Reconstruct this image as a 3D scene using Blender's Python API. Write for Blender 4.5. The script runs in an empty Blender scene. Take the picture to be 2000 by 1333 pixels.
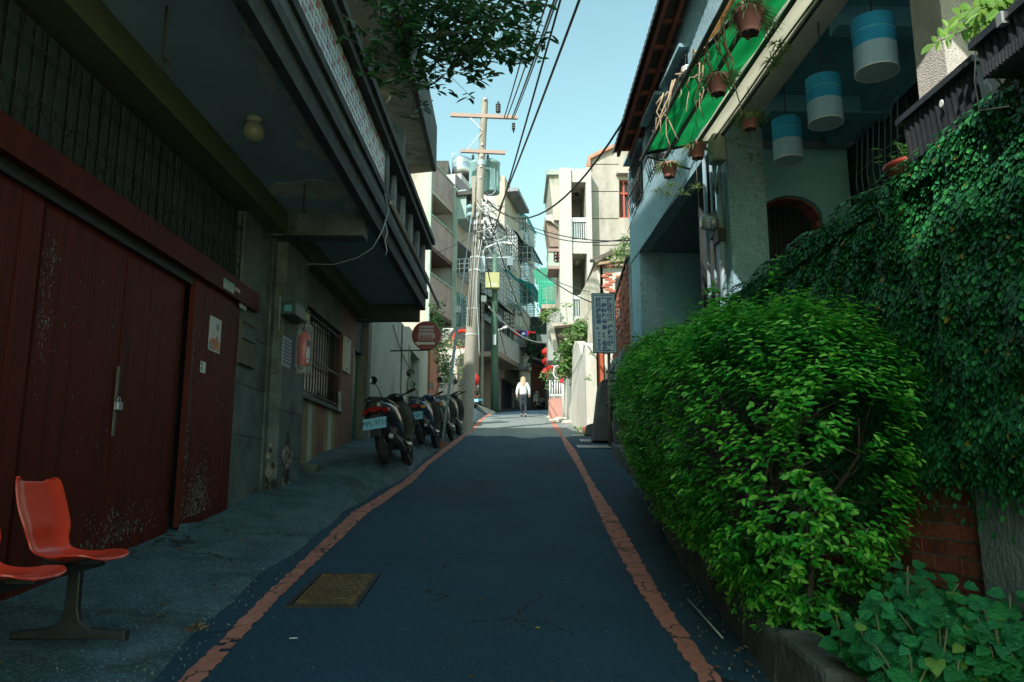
import bpy, math, random
from mathutils import Vector, Matrix
from math import sin, cos, pi, radians, sqrt, atan2

scene = bpy.context.scene
COL = scene.collection

# ------------------------------------------------------------------ camera, sky, sun
PITCH = radians(10.3)
CAMZ = 1.5
cam_data = bpy.data.cameras.new('camera')
cam_data.lens = 28.0
cam_data.sensor_width = 36.0
cam_data.clip_start = 0.05
cam_data.clip_end = 2000
cam = bpy.data.objects.new('camera', cam_data)
COL.objects.link(cam)
cam.location = (0, 0, CAMZ)
cam.rotation_euler = (radians(90) + PITCH, 0, 0)
scene.camera = cam

SUN_AZ = radians(30)      # the light travels towards +Y and +X
SUN_EL = radians(41)
world = bpy.data.worlds.new("World")
scene.world = world
world.use_nodes = True
wn = world.node_tree.nodes; wl = world.node_tree.links
wn.clear()
w_out = wn.new('ShaderNodeOutputWorld')
w_bg = wn.new('ShaderNodeBackground')
w_bg.inputs['Strength'].default_value = 0.15
w_sky = wn.new('ShaderNodeTexSky')
w_sky.sky_type = 'NISHITA'
w_sky.sun_disc = False
w_sky.sun_elevation = SUN_EL
w_sky.sun_rotation = pi + SUN_AZ
w_sky.air_density = 1.0
w_sky.dust_density = 0.6
w_sky.ozone_density = 1.0
w_tint = wn.new('ShaderNodeMix'); w_tint.data_type = 'RGBA'; w_tint.blend_type = 'MULTIPLY'
w_tint.inputs['Factor'].default_value = 1.0
w_tint.inputs['B'].default_value = (1.06, 1.20, 0.82, 1)
wl.new(w_sky.outputs['Color'], w_tint.inputs['A'])
wl.new(w_tint.outputs['Result'], w_bg.inputs['Color'])
wl.new(w_bg.outputs['Background'], w_out.inputs['Surface'])

sun_data = bpy.data.lights.new('sun', 'SUN')
sun_data.energy = 3.0
sun_data.angle = radians(0.53)
sun_data.color = (1.0, 0.94, 0.86)
sun = bpy.data.objects.new('sun', sun_data)
COL.objects.link(sun)
sdir = Vector((sin(SUN_AZ) * cos(SUN_EL), cos(SUN_AZ) * cos(SUN_EL), -sin(SUN_EL)))
sun.rotation_euler = sdir.to_track_quat('-Z', 'Y').to_euler()
sun.location = (-20, -30, 40)

scene.view_settings.view_transform = 'Standard'
scene.view_settings.look = 'None'
scene.view_settings.exposure = 1.12
scene.view_settings.gamma = 1.0
scene.view_settings.use_curve_mapping = False
scene.render.engine = 'CYCLES'
scene.cycles.max_bounces = 7
scene.cycles.diffuse_bounces = 4
scene.cycles.transparent_max_bounces = 8

# ------------------------------------------------------------------ survey helpers (pixel rays of the 2000x1333 photograph)
FPX = 1555.0
def ray(px, py):
    u = (px - 1000) / FPX; v = (666.5 - py) / FPX
    return Vector((u, cos(PITCH) - v * sin(PITCH), sin(PITCH) + v * cos(PITCH)))
CAMP = Vector((0, 0, CAMZ))
def at_y(px, py, y):
    d = ray(px, py); return CAMP + d * (y / d.y)
def at_x(px, py, x):
    d = ray(px, py); return CAMP + d * (x / d.x)
def at_z(px, py, z):
    d = ray(px, py); return CAMP + d * ((z - CAMZ) / d.z)
def G(y):
    """height of the sloping lane"""
    if y < 40: return 0.13 * y
    if y < 62: return 5.2 + 0.116 * (y - 40)
    return 7.752 + 0.03 * (y - 62)
def at_g(px, py, h=0.0):
    d = ray(px, py)
    t = 1.0
    for k in range(60):
        p = CAMP + d * t
        e = p.z - (G(p.y) + h)
        t += e / max(0.03, (0.13 * d.y - d.z))
    return CAMP + d * t

class Facade:
    """vertical plane: s runs along it (mostly +Y), z is up, d is out towards the lane"""
    def __init__(f, x, y, dx, dy=1.0, out=1):
        L = sqrt(dx * dx + dy * dy)
        f.o = Vector((x, y, 0)); f.e = Vector((dx / L, dy / L, 0))
        f.n = Vector((f.e.y, -f.e.x, 0)) * out
    def p(f, s, z, d=0.0):
        return f.o + f.e * s + f.n * d + Vector((0, 0, z))
    def hit(f, px, py, d=0.0):
        r = ray(px, py)
        t = (f.o + f.n * d - CAMP).dot(f.n) / r.dot(f.n)
        q = CAMP + r * t
        return (q - f.o).dot(f.e), q.z

# ------------------------------------------------------------------ materials
MATS = {}
def mat(name, c1, c2=None, rough=0.8, scale=6.0, bump=0.0, bscale=None, metal=0.0, stretch=None, stain=None,
        stain_col=(0.02, 0.02, 0.018), stain_scale=1.5, island=0.0, trans=0.0, spec=None, vary=0.0, chips=None, coat=0.0, emit=0.0, detail=6, cracks=None, grain=None):
    if name in MATS: return MATS[name]
    m = bpy.data.materials.new(name); m.use_nodes = True
    nt = m.node_tree; N = nt.nodes; L = nt.links
    b = N['Principled BSDF']
    out = N['Material Output']
    b.inputs['Roughness'].default_value = rough
    b.inputs['Metallic'].default_value = metal
    if coat: b.inputs['Coat Weight'].default_value = coat; b.inputs['Coat Roughness'].default_value = 0.15
    if spec is not None: b.inputs['Specular IOR Level'].default_value = spec
    c1 = (*c1, 1); c2 = (*(c2 or c1[:3]), 1)
    tc = N.new('ShaderNodeTexCoord'); mp = N.new('ShaderNodeMapping')
    L.new(tc.outputs['Object'], mp.inputs['Vector'])
    if stretch: mp.inputs['Scale'].default_value = stretch
    n1 = N.new('ShaderNodeTexNoise'); n1.inputs['Scale'].default_value = scale; n1.inputs['Detail'].default_value = detail
    n1.inputs['Roughness'].default_value = 0.65
    L.new(mp.outputs['Vector'], n1.inputs['Vector'])
    r1 = N.new('ShaderNodeValToRGB'); r1.color_ramp.elements[0].position = 0.32; r1.color_ramp.elements[1].position = 0.68
    L.new(n1.outputs['Fac'], r1.inputs['Fac'])
    r1.color_ramp.elements[0].color = c1; r1.color_ramp.elements[1].color = c2
    col = r1.outputs['Color']
    def mixc(fac, a, bcol, mode='MIX'):
        x = N.new('ShaderNodeMix'); x.data_type = 'RGBA'; x.blend_type = mode
        if isinstance(fac, float): x.inputs['Factor'].default_value = fac
        else: L.new(fac, x.inputs['Factor'])
        L.new(a, x.inputs['A'])
        if isinstance(bcol, tuple): x.inputs['B'].default_value = (*bcol, 1)
        else: L.new(bcol, x.inputs['B'])
        return x.outputs['Result']
    if stain:
        n2 = N.new('ShaderNodeTexNoise'); n2.inputs['Scale'].default_value = stain_scale; n2.inputs['Detail'].default_value = 9
        n2.inputs['Roughness'].default_value = 0.7
        L.new(mp.outputs['Vector'], n2.inputs['Vector'])
        r2 = N.new('ShaderNodeValToRGB'); r2.color_ramp.elements[0].position = 0.5; r2.color_ramp.elements[1].position = 0.66
        L.new(n2.outputs['Fac'], r2.inputs['Fac'])
        mu = N.new('ShaderNodeMath'); mu.operation = 'MULTIPLY'; mu.inputs[1].default_value = stain
        L.new(r2.outputs['Color'], mu.inputs[0])
        col = mixc(mu.outputs[0], col, stain_col)
    if grain:
        ng = N.new('ShaderNodeTexNoise'); ng.inputs['Scale'].default_value = grain[0]; ng.inputs['Detail'].default_value = 2
        L.new(tc.outputs['Object'], ng.inputs['Vector'])
        gm = N.new('ShaderNodeMapRange'); gm.inputs['From Min'].default_value = .3; gm.inputs['From Max'].default_value = .7
        gm.inputs['To Min'].default_value = 1 - grain[1]; gm.inputs['To Max'].default_value = 1 + grain[1]
        L.new(ng.outputs['Fac'], gm.inputs['Value'])
        gh = N.new('ShaderNodeHueSaturation'); L.new(gm.outputs['Result'], gh.inputs['Value']); L.new(col, gh.inputs['Color']); col = gh.outputs['Color']
    if chips:
        # chips = (colour, scale, threshold)
        n3 = N.new('ShaderNodeTexNoise'); n3.inputs['Scale'].default_value = chips[1]; n3.inputs['Detail'].default_value = 5
        n3.inputs['Roughness'].default_value = 0.75
        L.new(mp.outputs['Vector'], n3.inputs['Vector'])
        r3 = N.new('ShaderNodeValToRGB'); r3.color_ramp.elements[0].position = chips[2]; r3.color_ramp.elements[1].position = chips[2] + 0.015
        L.new(n3.outputs['Fac'], r3.inputs['Fac'])
        col = mixc(r3.outputs['Color'], col, chips[0])
    if cracks:
        # cracks = (scale, width, colour, mask threshold)
        nw = N.new('ShaderNodeTexNoise'); nw.inputs['Scale'].default_value = cracks[0] * 2.5; nw.inputs['Detail'].default_value = 4
        L.new(mp.outputs['Vector'], nw.inputs['Vector'])
        mv = N.new('ShaderNodeMix'); mv.data_type = 'RGBA'; mv.inputs['Factor'].default_value = 0.12 / max(.3, cracks[0] * .3)
        L.new(mp.outputs['Vector'], mv.inputs['A']); L.new(nw.outputs['Color'], mv.inputs['B'])
        vo = N.new('ShaderNodeTexVoronoi'); vo.feature = 'DISTANCE_TO_EDGE'; vo.inputs['Scale'].default_value = cracks[0]
        L.new(mv.outputs['Result'], vo.inputs['Vector'])
        lt_ = N.new('ShaderNodeMath'); lt_.operation = 'LESS_THAN'; lt_.inputs[1].default_value = cracks[1]; L.new(vo.outputs['Distance'], lt_.inputs[0])
        nm = N.new('ShaderNodeTexNoise'); nm.inputs['Scale'].default_value = cracks[0] * .8; nm.inputs['Detail'].default_value = 3
        L.new(mp.outputs['Vector'], nm.inputs['Vector'])
        gt_ = N.new('ShaderNodeMath'); gt_.operation = 'GREATER_THAN'; gt_.inputs[1].default_value = cracks[3]; L.new(nm.outputs['Fac'], gt_.inputs[0])
        m_ = N.new('ShaderNodeMath'); m_.operation = 'MULTIPLY'; L.new(lt_.outputs[0], m_.inputs[0]); L.new(gt_.outputs[0], m_.inputs[1])
        col = mixc(m_.outputs[0], col, cracks[2])
    if island or vary:
        rnd = N.new('ShaderNodeNewGeometry').outputs['Random Per Island'] if island else N.new('ShaderNodeObjectInfo').outputs['Random']
        amt = island or vary
        mr = N.new('ShaderNodeMapRange'); mr.inputs['To Min'].default_value = 1 - amt; mr.inputs['To Max'].default_value = 1 + amt
        L.new(rnd, mr.inputs['Value'])
        hs = N.new('ShaderNodeHueSaturation')
        L.new(mr.outputs['Result'], hs.inputs['Value'])
        mh = N.new('ShaderNodeMapRange'); mh.inputs['To Min'].default_value = 0.5 - 0.03 * amt * 2; mh.inputs['To Max'].default_value = 0.5 + 0.012 * amt * 2
        mm = N.new('ShaderNodeMath'); mm.operation = 'FRACT'
        m7 = N.new('ShaderNodeMath'); m7.operation = 'MULTIPLY'; m7.inputs[1].default_value = 7.31
        L.new(rnd, m7.inputs[0]); L.new(m7.outputs[0], mm.inputs[0]); L.new(mm.outputs[0], mh.inputs['Value'])
        L.new(mh.outputs['Result'], hs.inputs['Hue'])
        L.new(col, hs.inputs['Color'])
        col = hs.outputs['Color']
    L.new(col, b.inputs['Base Color'])
    if bump:
        nb = N.new('ShaderNodeTexNoise'); nb.inputs['Scale'].default_value = bscale or scale * 4; nb.inputs['Detail'].default_value = 6
        L.new(mp.outputs['Vector'], nb.inputs['Vector'])
        bp = N.new('ShaderNodeBump'); bp.inputs['Strength'].default_value = min(1.0, bump); bp.inputs['Distance'].default_value = 0.02
        L.new(nb.outputs['Fac'], bp.inputs['Height']); L.new(bp.outputs['Normal'], b.inputs['Normal'])
    if emit:
        L.new(col, b.inputs['Emission Color']); b.inputs['Emission Strength'].default_value = emit
    if trans:
        t = N.new('ShaderNodeBsdfTranslucent'); L.new(col, t.inputs['Color'])
        ms = N.new('ShaderNodeMixShader'); ms.inputs[0].default_value = trans
        L.new(b.outputs[0], ms.inputs[1]); L.new(t.outputs[0], ms.inputs[2]); L.new(ms.outputs[0], out.inputs['Surface'])
    MATS[name] = m
    return m

# ------------------------------------------------------------------ mesh builder
def root_loc(o):
    v = Vector((0, 0, 0))
    while o is not None:
        v = v + o.location; o = o.parent
    return v

class MB:
    def __init__(s): s.v = []; s.f = []; s.mi = []; s.sm = []; s.mats = []
    def _m(s, m):
        if m is None: return 0
        if m not in s.mats: s.mats.append(m)
        return s.mats.index(m)
    def face(s, ids, m=None, sm=False):
        s.f.append(ids); s.mi.append(s._m(m)); s.sm.append(sm)
    def verts(s, pts):
        n = len(s.v); s.v.extend([tuple(p) for p in pts]); return n
    def hexa(s, P, m=None):
        """8 points: bottom 0-3 counter-clockwise, top 4-7"""
        n = s.verts(P)
        for q in ((3, 2, 1, 0), (4, 5, 6, 7), (0, 1, 5, 4), (1, 2, 6, 5), (2, 3, 7, 6), (3, 0, 4, 7)):
            s.face([n + i for i in q], m)
        return s
    def box(s, a, b, m=None):
        x0, y0, z0 = [min(a[i], b[i]) for i in range(3)]; x1, y1, z1 = [max(a[i], b[i]) for i in range(3)]
        return s.hexa([(x0, y0, z0), (x1, y0, z0), (x1, y1, z0), (x0, y1, z0), (x0, y0, z1), (x1, y0, z1), (x1, y1, z1), (x0, y1, z1)], m)
    def cbox(s, c, size, m=None, rot=None):
        hx, hy, hz = size[0] / 2, size[1] / 2, size[2] / 2
        P = [Vector(q) for q in ((-hx, -hy, -hz), (hx, -hy, -hz), (hx, hy, -hz), (-hx, hy, -hz), (-hx, -hy, hz), (hx, -hy, hz), (hx, hy, hz), (-hx, hy, hz))]
        if rot is not None: P = [rot @ q for q in P]
        return s.hexa([q + Vector(c) for q in P], m)
    def fbox(s, F, s0, s1, z0, z1, d0, d1, m=None):
        """box in a facade's frame"""
        P = [F.p(s0, z0, d0), F.p(s1, z0, d0), F.p(s1, z0, d1), F.p(s0, z0, d1)]
        P += [q + Vector((0, 0, z1 - z0)) for q in P]
        return s.hexa(P, m)
    def beam(s, p0, p1, w, h, m=None, up=Vector((0, 0, 1))):
        p0 = Vector(p0); p1 = Vector(p1); d = (p1 - p0).normalized()
        if abs(d.dot(up)) > 0.98: up = Vector((0, 1, 0))
        x = d.cross(up).normalized(); z = x.cross(d).normalized()
        P = []
        for q in (p0, p1):
            P.append([q - x * w / 2 - z * h / 2, q + x * w / 2 - z * h / 2, q + x * w / 2 + z * h / 2, q - x * w / 2 + z * h / 2])
        n = s.verts(P[0] + P[1])
        for q in ((0, 3, 2, 1), (4, 5, 6, 7), (0, 1, 5, 4), (1, 2, 6, 5), (2, 3, 7, 6), (3, 0, 4, 7)):
            s.face([n + i for i in q[::-1]], m)
        return s
    def tube(s, pts, r, seg=6, m=None, cap=True, sm=True):
        pts = [Vector(p) for p in pts]; n = len(pts)
        rs = r if isinstance(r, (list, tuple)) else [r] * n
        prev = None; base = len(s.v)
        for i, p in enumerate(pts):
            t = (pts[min(i + 1, n - 1)] - pts[max(i - 1, 0)]).normalized()
            if prev is None:
                a = Vector((0, 0, 1)) if abs(t.z) < 0.9 else Vector((1, 0, 0))
                x = t.cross(a).normalized()
            else:
                x = (prev - t * prev.dot(t)).normalized()
            prev = x; y = t.cross(x)
            for k in range(seg):
                a = 2 * pi * k / seg
                s.v.append(tuple(p + (x * cos(a) + y * sin(a)) * rs[i]))
        for i in range(n - 1):
            for k in range(seg):
                a = base + i * seg + k; b = base + i * seg + (k + 1) % seg
                s.face([a, b, b + seg, a + seg], m, sm)
        if cap:
            s.face([base + k for k in range(seg)][::-1], m); s.face([base + (n - 1) * seg + k for k in range(seg)], m)
        return s
    def lathe(s, prof, c, seg=16, m=None, axis='z', sm=True, capb=True, capt=True, R=None):
        """prof: (radius, height) pairs"""
        base = len(s.v); c = Vector(c)
        for r, h in prof:
            for k in range(seg):
                a = 2 * pi * k / seg
                q = Vector((r * cos(a), r * sin(a), h))
                if axis == 'x': q = Vector((q.z, q.x, q.y))
                if axis == 'y': q = Vector((q.y, q.z, q.x))
                if R is not None: q = R @ q
                s.v.append(tuple(c + q))
        for i in range(len(prof) - 1):
            for k in range(seg):
                a = base + i * seg + k; b = base + i * seg + (k + 1) % seg
                s.face([a, b, b + seg, a + seg], m, sm)
        if capb: s.face([base + k for k in range(seg)][::-1], m)
        if capt: s.face([base + (len(prof) - 1) * seg + k for k in range(seg)], m)
        return s
    def ball(s, c, r, seg=12, rings=8, m=None, sc=(1, 1, 1)):
        base = len(s.v); c = Vector(c)
        for i in range(rings + 1):
            th = pi * i / rings
            for k in range(seg):
                a = 2 * pi * k / seg
                s.v.append((c.x + r * sc[0] * sin(th) * cos(a), c.y + r * sc[1] * sin(th) * sin(a), c.z + r * sc[2] * cos(th)))
        for i in range(rings):
            for k in range(seg):
                a = base + i * seg + k; b = base + i * seg + (k + 1) % seg
                s.face([a, a + seg, b + seg, b], m, True)
        return s
    def prism(s, outline, vec, m=None):
        """closed outline of 3D points pushed along vec"""
        vec = Vector(vec); n = len(outline)
        a = s.verts(outline); b = s.verts([Vector(p) + vec for p in outline])
        s.face([a + i for i in range(n)][::-1], m); s.face([b + i for i in range(n)], m)
        for i in range(n):
            j = (i + 1) % n
            s.face([a + i, a + j, b + j, b + i], m)
        return s
    def quad(s, *P, m=None, sm=False):
        n = s.verts(P); s.face([n + i for i in range(len(P))], m, sm); return s
    def grid(s, fn, nu, nv, m=None, sm=True):
        base = len(s.v)
        for i in range(nu + 1):
            for j in range(nv + 1):
                s.v.append(tuple(fn(i / nu, j / nv)))
        for i in range(nu):
            for j in range(nv):
                a = base + i * (nv + 1) + j
                s.face([a, a + nv + 1, a + nv + 2, a + 1], m, sm)
        return s
    def mesh(s, name, m=None, off=Vector((0, 0, 0))):
        me = bpy.data.meshes.new(name)
        me.from_pydata([(p[0] - off.x, p[1] - off.y, p[2] - off.z) for p in s.v], [], s.f)
        if s.mats:
            for q in s.mats: me.materials.append(q)
            me.polygons.foreach_set('material_index', s.mi)
        elif m is not None: me.materials.append(m)
        me.polygons.foreach_set('use_smooth', s.sm)
        me.update()
        return me
    def build(s, name, m=None, parent=None, bevel=0.0, local=False):
        if parent is not None:
            off = Vector((0, 0, 0)) if local else root_loc(parent)
            loc = Vector((0, 0, 0))
        else:
            xs = [p[0] for p in s.v]; ys = [p[1] for p in s.v]; zs = [p[2] for p in s.v]
            off = Vector(((min(xs) + max(xs)) / 2, (min(ys) + max(ys)) / 2, min(zs))) if not local else Vector((0, 0, 0))
            loc = off
        if m is not None and s.mats:
            # faces added without a material fall to slot 0, so a single material given here only applies when none was used
            pass
        o = bpy.data.objects.new(name, s.mesh(name, m, off))
        COL.objects.link(o); o.location = loc
        if parent is not None: o.parent = parent
        if bevel:
            bv = o.modifiers.new('bevel', 'BEVEL'); bv.width = bevel; bv.segments = 2; bv.limit_method = 'ANGLE'; bv.angle_limit = radians(40)
        return o

def tag(o, label=None, cat=None, group=None, kind=None):
    if label: o['label'] = label
    if cat: o['category'] = cat
    if group: o['group'] = group
    if kind: o['kind'] = kind
    return o
def thing(name, loc, label, cat, group=None, rz=0.0):
    o = bpy.data.objects.new(name, None); COL.objects.link(o)
    o.empty_display_size = 0.1
    o.location = loc; o.rotation_euler = (0, 0, rz)
    return tag(o, label, cat, group)
KIDS = {}
def copy_tree(o, parent=None):
    c = o.copy(); COL.objects.link(c)
    if parent is not None: c.parent = parent
    for ch in [k for k in o.children]: copy_tree(ch, c)
    return c
def piece(src, parent, loc, rot=None, name=None):
    """a copy of a piece that shares its mesh"""
    c = bpy.data.objects.new(name or src.name.split('.')[0], src if isinstance(src, bpy.types.Mesh) else src.data)
    COL.objects.link(c); c.parent = parent
    c.location = Vector(loc) - root_loc(parent)
    if rot is not None: c.rotation_euler = rot
    return c
def wire(p0, p1, sag=0.2, n=10):
    p0 = Vector(p0); p1 = Vector(p1)
    return [p0.lerp(p1, i / n) - Vector((0, 0, sag * 4 * (i / n) * (1 - i / n))) for i in range(n + 1)]
def text_mesh(body, size, align='CENTER', depth=0.0, spacing=1.0, line=1.0, bold=0.0):
    c = bpy.data.curves.new('lettering', 'FONT'); c.body = body; c.size = size
    c.align_x = align; c.align_y = 'CENTER'; c.extrude = depth; c.offset = bold; c.space_character = spacing; c.space_line = line
    c.resolution_u = 3
    o = bpy.data.objects.new('lettering', c); COL.objects.link(o)
    dg = bpy.context.evaluated_depsgraph_get()
    me = bpy.data.meshes.new_from_object(o.evaluated_get(dg))
    me.name = 'lettering'
    bpy.data.objects.remove(o); bpy.data.curves.remove(c)
    return me
def put_text(body, size, pos, right, up, m, parent, xs=1.0, name='lettering', **k):
    """flat lettering at pos; right and up are its reading axes"""
    me = text_mesh(body, size, **k)
    me.materials.clear(); me.materials.append(m)
    right = Vector(right).normalized(); up = Vector(up).normalized(); n = right.cross(up)
    o = bpy.data.objects.new(name, me); COL.objects.link(o)
    for v in me.vertices:
        q = right * v.co.x * xs + up * v.co.y + n * v.co.z
        v.co = q
    o.parent = parent
    o.location = Vector(pos) - root_loc(parent)
    return o
R = random.Random(11)
def ru(a, b): return R.uniform(a, b)
# ------------------------------------------------------------------ shared materials
asphalt = mat('asphalt', (0.004, 0.036, 0.066), (0.009, 0.055, 0.092), rough=0.9, scale=1.3, bump=0.35, bscale=160, chips=((0.10, 0.15, 0.18), 150, 0.615), stain=0.6, stain_scale=0.55, stain_col=(0.006, 0.024, 0.036), detail=8, cracks=(1.1, 0.006, (0.006, 0.008, 0.010), 0.56), grain=(75, .55))
pave = mat('sidewalk_concrete', (0.025, 0.065, 0.082), (0.085, 0.145, 0.165), rough=0.85, scale=2.2, bump=0.5, bscale=45, stain=0.85, stain_scale=1.9, stain_col=(0.018, 0.030, 0.024), chips=((0.22, 0.30, 0.33), 60, 0.605), detail=9, cracks=(0.9, 0.006, (0.015, 0.018, 0.016), 0.5), grain=(60, .5))
redpaint = mat('red_line_paint', (0.44, 0.15, 0.10), (0.56, 0.21, 0.145), rough=0.8, scale=5, bump=0.4, bscale=60, stain=0.7, stain_scale=4, stain_col=(0.16, 0.07, 0.05), chips=((0.05, 0.04, 0.04), 24, 0.66), cracks=(4.5, 0.022, (0.03, 0.025, 0.025), 0.45))
grime = mat('grimy_concrete', grain=(70, .3), c1=(0.085, 0.105, 0.10), c2=(0.16, 0.185, 0.17), scale=3, bump=0.6, bscale=30, stain=0.8, stain_scale=1.8, stain_col=(0.03, 0.035, 0.028))
soot = mat('black_stained_concrete', (0.035, 0.04, 0.036), (0.08, 0.085, 0.075), scale=5, bump=0.7, bscale=40, stain=0.7, stain_scale=3)
dooroxide = mat('oxide_red_door_paint', (0.070, 0.010, 0.006), (0.120, 0.016, 0.009), rough=0.6, spec=.2, scale=2.5, bump=0.25, bscale=12, stretch=(1, 6, 0.5), stain=0.55, stain_scale=1.4, stain_col=(0.030, 0.010, 0.007), chips=((0.22, 0.20, 0.19), 9, 0.725))
doorchip = mat('oxide_red_door_paint_peeling', (0.070, 0.010, 0.006), (0.120, 0.016, 0.009), rough=0.6, spec=.2, scale=2.5, bump=0.3, bscale=12, stretch=(1, 6, 0.5), chips=((0.16, 0.12, 0.11), 7, 0.66))
blackm = mat('black_iron', (0.012, 0.014, 0.014), (0.03, 0.03, 0.028), rough=0.6, scale=20, bump=0.3)
steel = mat('galvanised_steel', (0.35, 0.38, 0.40), (0.48, 0.50, 0.52), rough=0.45, metal=0.6, scale=8)
whitepl = mat('white_plastic', (0.62, 0.65, 0.66), (0.72, 0.74, 0.74), rough=0.4, scale=8)
ceilm = mat('ceiling_blue_grey_plaster', (0.24, 0.33, 0.33), (0.31, 0.40, 0.39), scale=1.2, bump=0.1, bscale=25, rough=0.9)
peel = mat('peeled_ceiling_plaster', (0.44, 0.42, 0.34), (0.54, 0.51, 0.42), scale=6, bump=0.5, stain=0.5, stain_col=(0.08, 0.08, 0.06), stain_scale=4)
olive = mat('olive_beam_paint', (0.09, 0.10, 0.04), (0.13, 0.135, 0.055), scale=3, bump=0.3, stain=0.4)
silver = mat('aluminium', (0.55, 0.58, 0.60), rough=0.3, metal=0.8)
cream = mat('cream_paper', (0.60, 0.56, 0.46), (0.70, 0.66, 0.56), scale=12, rough=0.8)

# ------------------------------------------------------------------ ground, lane, pavement
LANE = [(-8, -1.6, 0.95), (3, -1.6, 0.97), (4.2, -1.61, 0.99), (5.95, -1.67, 0.97), (9.3, -1.73, 1.07), (12, -1.56, 1.14), (15, -1.55, 1.23), (22, -1.34, 1.37), (27, -1.22, 1.44), (33, -1.17, 1.55), (40, -0.8, 1.95), (48, 0.2, 2.8), (58, 2.2, 4.7), (70, 6, 9)]
def lane(y, k):
    for a, b in zip(LANE, LANE[1:]):
        if a[0] <= y <= b[0]:
            f = (y - a[0]) / (b[0] - a[0]); return a[k] + (b[k] - a[k]) * f
    return LANE[-1][k] if y > 0 else LANE[0][k]
g = MB()
ys = [-60, -40, -25, -15, -8] + [i for i in range(-6, 64, 2)] + [66, 75, 90, 120, 170, 250, 400]
xs = [-200, -80, -40, -20, -12, -8, -5, -3.4, 0, 2, 5, 8, 12, 20, 40, 80, 200]
n0 = g.verts([(x, y, G(y) - 0.06) for y in ys for x in xs])
for i in range(len(ys) - 1):
    for j in range(len(xs) - 1):
        a = n0 + i * len(xs) + j; g.face([a, a + 1, a + 1 + len(xs), a + len(xs)], None, True)
tag(g.build('ground', mat('earth', (0.06, 0.055, 0.04), (0.10, 0.09, 0.07), scale=2, bump=0.6)), 'bare earth under the sloping lane and houses', kind='structure')

def left_edge(y): return lane(y, 1) - (0.22 if y < 9 else max(.14, .22 - .02 * (y - 9))) - 0.03 * sin(y * 1.3) - 0.02 * sin(y * 4.1)
def right_kerb(y):
    K = [(-8, 1.25), (4.2, 1.29), (7.1, 1.40), (11, 1.80), (16, 1.99), (20, 2.25), (30, 2.15), (40, 2.8), (50, 4), (70, 11)]
    for a, b in zip(K, K[1:]):
        if a[0] <= y <= b[0]: return a[1] + (b[1] - a[1]) * (y - a[0]) / (b[0] - a[0])
    return 1.25
r = MB()
def roadp(u, v):
    y = -6 + u * 72
    x0 = left_edge(y) - 0.02; x1 = right_kerb(y) + 0.25
    x = x0 + (x1 - x0) * v
    z = G(y) + 0.008 * sin(x * 2.1 + y * 0.9) * sin(y * 1.3) - 0.02 * (2 * v - 1) ** 2
    return (x, y, z)
r.grid(roadp, 240, 16, asphalt)
tag(r.build('road'), 'dark asphalt lane climbing between the houses', kind='structure')

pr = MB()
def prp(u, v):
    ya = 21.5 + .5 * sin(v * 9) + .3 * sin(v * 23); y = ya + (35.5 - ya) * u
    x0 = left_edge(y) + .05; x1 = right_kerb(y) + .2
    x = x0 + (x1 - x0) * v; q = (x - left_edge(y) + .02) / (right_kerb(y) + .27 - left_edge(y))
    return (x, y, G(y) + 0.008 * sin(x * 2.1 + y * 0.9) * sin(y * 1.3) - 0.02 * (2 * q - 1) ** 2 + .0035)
pr.grid(prp, 60, 16, mat('pale_asphalt', (0.15, 0.19, 0.19), (0.24, 0.27, 0.26), rough=.9, scale=.8, bump=.3, bscale=90, stretch=(1, .5, 1), stain=.5, stain_scale=.5, stain_col=(0.07, 0.11, 0.13), cracks=(1.0, .005, (.04, .05, .05), .5)))  # paler asphalt colour over this stretch
tag(pr.build('road'), 'paler stretch of asphalt near the top of the lane', kind='structure')
def wall_x(y): return -3.1 + 0.02 * (y - 6)
s = MB()
def pavep(u, v):
    y = -6 + u * 46
    x0 = wall_x(y) - 0.3 - (0.4 if y > 24 else 0); x1 = left_edge(y)
    x = x0 + (x1 - x0) * v
    z = G(y) + 0.012 + 0.13 * (1 - v) ** 1.2 + 0.010 * sin(3.1 * x + 1.7 * y) * sin(2.3 * y) + 0.006 * sin(9 * y) * sin(7 * x)
    z += 0.27 * min(1, max(0, (y - 8) / 4.5)) ** 1.3 * min(1, (1 - v) * 4.5)
    if v > 0.985: z = G(y) - 0.03
    return (x, y, z)
s.grid(pavep, 330, 24, pave)
fc = MB(); fc.grid(lambda u, v: (-40 + 80 * u, -60 + 53 * v, G(-60 + 53 * v) - .02), 20, 20, mat('pale_bounce_concrete', (0.36, 0.42, 0.44), (0.46, 0.52, 0.54), scale=1.5, stain=.3, stain_col=(.2, .22, .22)))  # pale sheet added out of view to bounce fill light upward
tag(fc.build('reflector'), 'pale concrete forecourt added unseen behind the viewer to bounce fill light', kind='structure')
tag(s.build('pavement'), 'worn concrete pavement strip along the left house fronts', kind='structure')

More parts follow.
